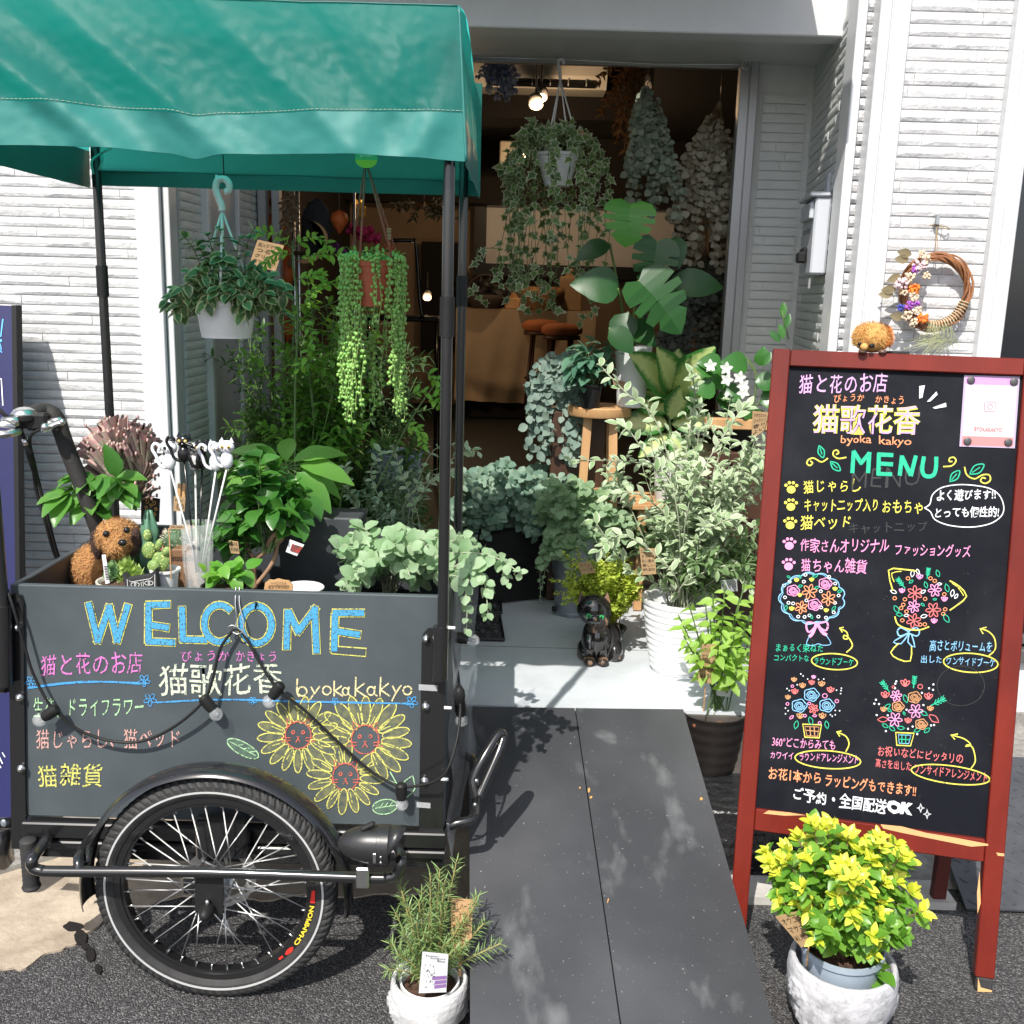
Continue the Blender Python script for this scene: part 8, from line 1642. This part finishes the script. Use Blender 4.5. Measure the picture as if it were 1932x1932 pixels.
# the lettering printed on the card must sit on top of it
# ---- hedgehog brush toy on the sign
hp_ = SL(-.345, TOP, -.01); hg = thing('hedgehog_brush', 'small bristly hedgehog ornament sitting on top of the red frame', 'animal ornament', hp_); c = V((hp_.x, hp_.y+.0, hp_.z+.036))
br1 = M('straw_bristle', (.58, .34, .11), .9, col2=(.45, .22, .06), vs=60); br2 = M('orange_bristle', (.50, .17, .035), .9)
MB().ell(c, (.044, .034, .034), 20, 12).build('body', br1, hg, True); m = MB(); m2 = MB()
for k in range(2600):
    q = rv(1).normalized()
    if q.z < -.55: continue
    p = c+V((q.x*.044, q.y*.034, q.z*.034)); d = (q+rv(.25)).normalized()*random.uniform(.004, .008); w_ = q.orthogonal().normalized()*.0007; (m2 if q.x > .45 else m).add([p-w_, p+w_, p+d], [(0, 1, 2)])
m.build('bristles', br1, hg, kind='stuff'); m2.build('orange_bristles', br2, hg, kind='stuff')
wd_ = M('brown_nut', (.12, .07, .05), .4)
for dx, dy, dz, r_ in ((-.012, -.036, -.017, .0065), (-.036, -.024, -.014, .005)): MB().ell(c+V((dx, dy, dz)), (r_, r_*.8, r_*.8), 12, 8).build('eye', gl, hg, True)
MB().ell(c+V((-.028, -.032, -.020)), .009, 10, 8).build('snout', br1, hg, True)
for dx in (-.028, .016): MB().ell(c+V((dx, -.026, -.030)), (.010, .010, .006), 10, 8).build('foot', wd_, hg, True)
MB().rbox(c+V((.06, .0, -.033)), (.05, .012, .006), .001, RS).build('magnet_strip', black_plastic, hg)
# ---- wreath on the right wall
wc = P(1765, 550, RF-.05); s_ = mpp(wc); wr_t = thing('wreath', 'twig wreath with dried pink, orange and purple flowers on the white brick wall', 'wreath', wc)
tw = M('brown_twig', (.20, .075, .03), .55, col2=(.34, .15, .06), vs=25); random.seed(160)
for k in range(15):
    ph = random.uniform(0, 6.28); fr_ = random.choice((2, 3, 4)); r_ = random.uniform(54, 68)*s_; pts = []
    for i in range(49): a = 2*pi*i/48; q = r_+.007*cos(fr_*a+ph); pts.append(wc+V((q*cos(a)*.98, .010*sin(fr_*a+ph), q*sin(a)*1.05)))
    MB().tube(pts, random.uniform(.0025, .004), 6, False).build('twig', tw, wr_t, True)
def puff(px, py, r_, mat, n_=26, nm='flower'):
    q0 = P(px, py, RF-.075); m = MB()
    for k in range(n_): d = rv(1).normalized(); d.y = -abs(d.y); m.ell(q0+d*r_*random.uniform(.5, 1), r_*random.uniform(.2, .35), 6, 4)
    m.build(nm, mat, wr_t, True)
orf = M('orange_strawflower', (.75, .08, .015), .6, col2=(.8, .30, .03), vs=90); pkf = M('pale_pink_bloom', (.72, .52, .55), .8); ppf = M('violet_bloom', (.35, .10, .45), .8); crf = M('cream_gyp', (.65, .52, .38), .8); blf = M('blue_bloom', (.06, .08, .40), .7)
for a in ((1725, 546, .017, orf, 40), (1740, 600, .017, orf, 40), (1735, 500, .020, pkf), (1726, 508, .014, ppf), (1700, 535, .020, pkf), (1715, 575, .014, ppf), (1700, 580, .011, blf), (1745, 490, .016, crf), (1715, 525, .018, crf), (1722, 560, .016, crf), (1712, 595, .018, crf), (1730, 585, .013, crf), (1722, 608, .015, crf), (1748, 520, .012, crf), (1738, 480, .012, crf), (1705, 552, .012, crf), (1728, 572, .014, ppf)): puff(*a)
out = []
for px, py in ((1715, 490), (1690, 545), (1685, 555), (1705, 600), (1700, 520), (1720, 480)): out.append(lmat(P(px, py, RF-.07), V((-1, -.3, random.uniform(-.5, .6))), V((0, -1, 0)), .045, 1.2))
leaves(wr_t, 'oval', LM('dried_olive_leaf', (.22, .18, .10), (.30, .26, .16), rough=.8), out); m = MB()
for k in range(60): a = P(1770+random.uniform(-20, 25), 612+random.uniform(-6, 6), RF-.06); m.tube([a, a+V((random.uniform(-.04, .03), -.01, -.04)), a+V((random.uniform(-.08, .05), -.01, random.uniform(-.09, -.05)))], .0007, 3)
m.build('grass_tassel', M('sage_grass', (.36, .38, .22), .8), wr_t); m = MB()
for k in range(16):
    a = R(-95+k*5.2); q = V((cos(a)*.98, 0, sin(a)*1.05))*61*s_
    rad_ = V((cos(a), 0, sin(a))); m.tube([wc+q+rad_*.016*cos(b)+V((0, -.016*sin(b), 0)) for b in [2*pi*i/10 for i in range(11)]], .0016, 4, False)
m.build('binding', M('raffia', (.55, .47, .30), .8), wr_t); m = MB(); nb = P(1767, 425, RF-.02)
m.tube([P(1765, 483, RF-.05), nb], .0013, 4).tube([P(1770, 483, RF-.055), nb], .0013, 4).tube(smoothpath([nb+V((-.02, 0, .0)), nb, nb+V((.025, -.01, -.004)), nb+V((.04, 0, -.01)), nb+V((.03, -.01, -.012)), nb], 3), .0014, 4); m.build('twine', M('jute_twine', (.28, .20, .10), .8), wr_t)
MB().rbox(P(1767, 414, RF-.02), (.014, .02, .03), .002).build('wall_clip', steel, wr_t)
# ---- blue board at the far left
bbm = M('navy_board', (.010, .012, .065), .5, col2=(.014, .016, .08), vs=4, spec=.2); A = P(22, 577, 2.93); zb = 0.0
bb = thing('navy_sign', 'navy blue lettered board cut by the left edge of the picture', 'sign', (A.x-.25, 2.78, 0))
Bx = P(33, 1600, 2.78); rt_ = A.x
F0 = P(36, 1600, 2.44); MB().prism([V((F0.x-.55, 2.44, 0.02)), V((F0.x, 2.44, .02)), V((rt_, 2.93, A.z)), V((rt_-.55, 2.93, A.z))], (0, .03, 0)).build('board', bbm, bb); MB().prism([V((F0.x+.001, 2.437, .02)), V((F0.x+.012, 2.437, .02)), V((rt_+.014, 2.927, A.z+.002)), V((rt_+.001, 2.927, A.z+.002))], (0, .035, 0)).build('edge_strip', M('dark_edge', (.006, .006, .008), .6, spec=.2), bb)
m = MB(); bn = V((0, -(A.z-.02), .49)).normalized()
def PBd(px, py, off=0): r = ray(px, py); p0 = V((0, 2.44, .02)); return O+r*((p0-O).dot(bn)/r.dot(bn))+bn*.002

stroke(m, PBd, [(6, 603), (2, 635)], 2.5, 0, 1); fillpoly(m, PBd, circ(2, 643, 2.5, 3, 8)); stroke(m, PBd, [(-6, 655), (4, 665)], 2, 0, 1); stroke(m, PBd, [(-8, 650), (0, 648), (3, 660)], 2, 0, 2); m.build('lettering', M('sky_marker', (.08, .38, .75), .6), bb)
m = MB(); stroke(m, PBd, [(-10, 712), (3, 715), (6, 765)], 2, 0, 1); stroke(m, PBd, [(-2, 1425), (5, 1440)], 2, 0, 1); stroke(m, PBd, [(-8, 1432), (2, 1448)], 2, 0, 1); stroke(m, PBd, [(5, 1420), (10, 1428)], 1.5, 0, 1); m.build('lettering', wh, bb)
